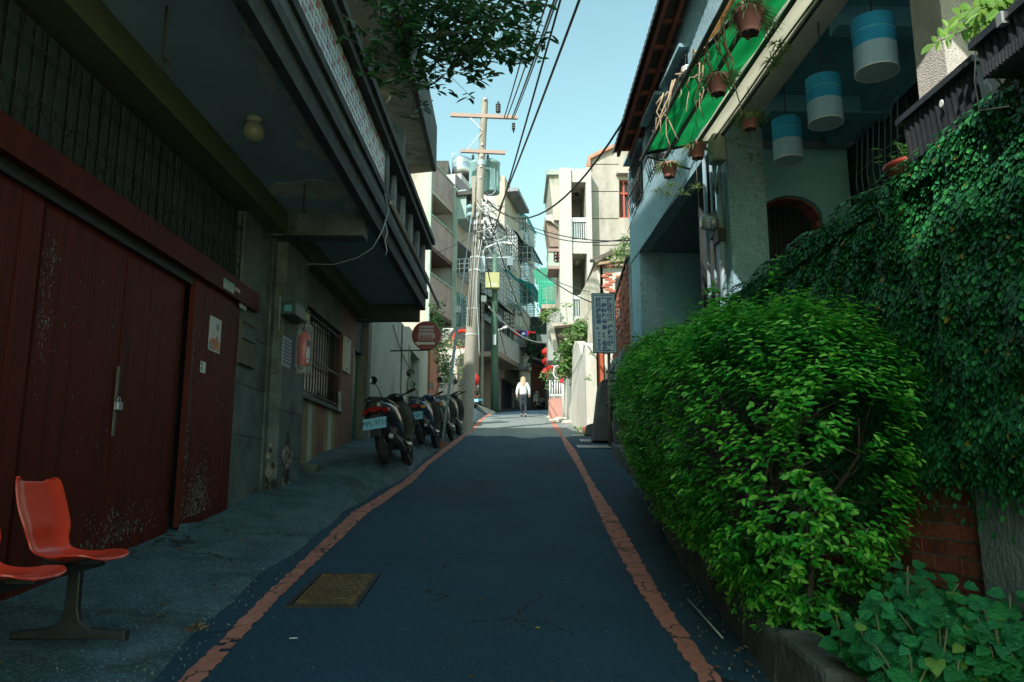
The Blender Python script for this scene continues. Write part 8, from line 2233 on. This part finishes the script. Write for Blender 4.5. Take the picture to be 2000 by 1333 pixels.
# railing, pots and pink plinth
pp = thing('pink_plinth', at_y(1085, 815, 31.5), 'low pink rendered plinth with a white railing on top, right of the lane end', 'plinth')
YP = 31.5
m = MB(); tbox(m, 1073, 1099, 779, 822, YP, YP + .8, mat('pink_render', (0.45, 0.22, 0.18), (0.55, 0.29, 0.24), scale=2, stain=.2), YP); m.build('block', parent=pp)
for i in range(6):
    m = MB(); a = at_y(1074 + i * 4.8, 779, YP + .1); m.tube([a, at_y(1074 + i * 4.8, 743, YP + .1)], .03, 6, whm); m.build('railing_bar', parent=pp)
for py in (744, 772): m = MB(); m.beam(at_y(1073, py, YP + .1), at_y(1099, py, YP + .1), .05, .05, whm); m.build('rail', parent=pp)
leaf_cloud('potted_shrub', [(1070, 735, 32, .32, 90), (1080, 738, 32, .32, 90), (1076, 752, 32, .26, 60), (1088, 745, 32, .2, 40)], 'shrub in a pot behind the white railing by the lane end', 'potted plant', [vine_y, vine_l, dk_l], .13, 13)
fp = MB(); p = at_y(1085, 772, 32); fp.lathe([(.14, 0), (.22, .30), (.24, .31), (.24, .36)], p, 16, mat('clay_pot', (0.4, 0.22, 0.14))); tag(fp.build('flower_pot'), 'clay flower pot behind the white railing', 'flower pot')
fe2 = thing('fire_hose_reel', at_y(1096, 738, 30.8), 'bright red fire point box on the white post beside the railing', 'fire point')
m = MB(); tbox(m, 1093, 1099, 724, 748, 30.7, 30.9, mat('signal_red', (0.6, 0.02, 0.05)), 30.8); m.build('box', parent=fe2)
m = MB(); c = at_y(1089, 727, 30.8); m.tube([c + Vector((.16 * cos(a), 0, .26 * sin(a))) for a in [pi * .4 + 1.3 * pi * i / 12 for i in range(13)]], .025, 6, whm); m.build('white_hoop', parent=fe2)
m = MB(); m.tube([at_y(1100, 815, 30.8), at_y(1100, 700, 30.8)], .04, 6, whm); m.build('post', parent=fe2)
# rubble at the wall foot
RR = random.Random(23)
q = MB()
for k in range(14):
    c = at_g(RR.uniform(1076, 1112), RR.uniform(817, 829)); q.ball(c + Vector((0, 0, .04)), RR.uniform(.06, .2), 6, 4, pls, (1.3, 1, .6))
q.sm = [False] * len(q.sm)
tag(q.build('rubble'), 'pale rubble and broken plaster at the foot of the pink plinth', kind='stuff')
scooter(CAMP + ray(1052, 803) * 43, radians(160), b3, 'grey scooter parked at the dark end of the lane', '', sc=1.0, grp='scooters at the lane end')

# flag
fg = thing('flag', CAMP + ray(1024, 650) * 42, 'small red flag with a blue canton and white sun, strung over the lane', 'flag')
c = Vector(fg.location); fr1 = mat('flag_red', (0.55, 0.01, 0.03), rough=.8, trans=.3); fbl = mat('flag_blue', (0.01, 0.03, 0.25), rough=.8, trans=.2)
def fpnt(u, v, d=0.0):
    x = -.56 + 1.15 * u; sagm = .16 * sin(pi * min(1, max(0, (u - .08) / .6)))
    top = .13 - .08 * u; bot = -.12 - sagm + .0 * u + (.10 if u > .7 else 0)
    return c + Vector((x, .06 * sin(u * 8) - d, top + (bot - top) * v))
m = MB(); m.grid(lambda u, v: fpnt(u * .24, v), 4, 4, fr1); m.grid(lambda u, v: fpnt(.62 + u * .38, v), 8, 4, fr1); m.build('red_field', parent=fg)
m = MB(); m.grid(lambda u, v: fpnt(.24 + u * .38, v), 6, 4, fbl); m.build('blue_canton', parent=fg)
m = MB(); sc_ = fpnt(.43, .48, .12); m.prism([sc_ + Vector((.10 * (1 if i % 2 == 0 else .6) * cos(2 * pi * i / 24), 0, .10 * (1 if i % 2 == 0 else .6) * sin(2 * pi * i / 24))) for i in range(24)], (0, .004, 0), whm); m.build('white_sun', parent=fg)

# air conditioner below block A
aco = thing('air_conditioner', at_y(876, 655, 31), 'white outdoor air-conditioning unit above the sunlit garden wall', 'air conditioner')
c = Vector(aco.location); m = MB(); m.cbox(c, (.42, .35, .50), MATS['ac_casing']); m.build('casing', parent=aco, bevel=.015)
m = MB()
for i in range(8): m.cbox(c + Vector((-.04, -.18, -.19 + i * .055)), (.28, .01, .02), blackm)
m.build('grille', parent=aco)
m = MB(); m.beam(c + Vector((0, 0, -.27)), c + Vector((-1.2, 1.0, -.27)), .3, .05, conc); m.build('shelf', parent=aco)

# ------------------------------------------------------------------ person walking away
PT = 32.6
pb = at_g(1022, 815)
wo_ = thing('person', pb, 'long-haired person in a white hooded top and dark jeans walking up the lane', 'person')
def skin(name, V, E_, rad, mt, sub=2):
    me = bpy.data.meshes.new(name); me.from_pydata([pb + Vector(v) for v in V], E_, []); 
    me.from_pydata if False else None
    o = bpy.data.objects.new(name, me); COL.objects.link(o); o.parent = wo_
    for v in me.vertices: v.co -= pb
    me.materials.append(mt)
    sk = o.modifiers.new('skin', 'SKIN'); sk.use_smooth_shade = True
    for i, r_ in enumerate(rad):
        d = me.skin_vertices[0].data[i]; d.radius = r_ if isinstance(r_, tuple) else (r_, r_)
    me.skin_vertices[0].data[0].use_root = True
    sb = o.modifiers.new('sub', 'SUBSURF'); sb.levels = sub; sb.render_levels = sub
    return o
skm = mat('skin', (0.50, 0.32, 0.24)); jean = mat('dark_jeans', (0.015, 0.02, 0.035), (0.025, 0.035, 0.05), rough=.8); hood = mat('white_hooded_top', (0.62, 0.64, 0.66), (0.72, 0.73, 0.74), rough=.9, bump=.3, scale=12); hairm = mat('light_brown_hair', (0.38, 0.26, 0.14), (0.55, 0.42, 0.27), rough=.5, bump=.6, bscale=60, stretch=(4, 4, .5), scale=8); shoe = mat('black_shoe', (0.02, 0.02, 0.02))
skin('body', [(0, 0, .92), (0, 0, 1.12), (0, .01, 1.32), (0, .01, 1.44), (0, .02, 1.56), (0, .01, 1.63), (.10, 0, .88), (.10, .06, .50), (.09, -.02, .10), (.09, .10, .05), (-.09, 0, .88), (-.09, -.04, .50), (-.07, .10, .12), (-.07, .20, .06), (.18, 0, 1.38), (.24, -.02, 1.12), (.25, .06, .90), (.255, .08, .82), (-.18, 0, 1.38), (-.24, .0, 1.12), (-.25, .02, .90), (-.255, .03, .82)],
     [(0, 1), (1, 2), (2, 3), (3, 4), (4, 5), (0, 6), (6, 7), (7, 8), (8, 9), (0, 10), (10, 11), (11, 12), (12, 13), (2, 14), (14, 15), (15, 16), (16, 17), (2, 18), (18, 19), (19, 20), (20, 21)],
     [.11, .10, .12, .05, .09, .085, .07, .05, .035, .03, .07, .05, .035, .03, .045, .035, .027, .03, .045, .035, .027, .03], skm)
skin('jeans', [(0, 0, .98), (0, 0, .90), (.085, 0, .82), (.095, .06, .50), (.09, -.02, .13), (-.085, 0, .82), (-.09, -.04, .50), (-.07, .10, .15)], [(0, 1), (1, 2), (2, 3), (3, 4), (1, 5), (5, 6), (6, 7)], [(.16, .12), (.165, .13), .095, .066, .048, .095, .066, .048], jean)
skin('hooded_top', [(0, 0, .90), (0, 0, 1.05), (0, 0, 1.22), (0, .0, 1.36), (0, -.04, 1.44), (.17, 0, 1.37), (.25, -.03, 1.14), (.265, .05, .92), (-.17, 0, 1.37), (-.25, -.01, 1.14), (-.265, .02, .92)], [(0, 1), (1, 2), (2, 3), (3, 4), (3, 5), (5, 6), (6, 7), (3, 8), (8, 9), (9, 10)], [(.18, .14), (.165, .135), (.165, .13), (.16, .12), (.09, .09), .075, .062, .048, .075, .062, .048], hood)
skin('hair', [(0, .01, 1.70), (0, .0, 1.60), (0, -.05, 1.48), (0.01, -.09, 1.34), (0.02, -.10, 1.24)], [(0, 1), (1, 2), (2, 3), (3, 4)], [(.085, .09), (.125, .125), (.13, .08), (.12, .06), (.05, .03)], hairm)
for sx, yy, zz in ((.09, .03, .045), (-.07, .16, .06)):
    m = MB(); m.ball(pb + Vector((sx, yy, zz)), .06, 12, 8, shoe, (.8, 2.0, .75)); m.build('shoe', parent=wo_)
m = MB(); m.ball(pb + Vector((0.0, .115, 1.56)), .018, 8, 6, skm); m.build('nose', parent=wo_)
# hills behind the houses
m = MB(); m.box((-14, 62, 6), (-2, 75, 11.5), whit); tag(m.build('distant_house'), 'pale distant house filling the end of the row on the left', 'house')
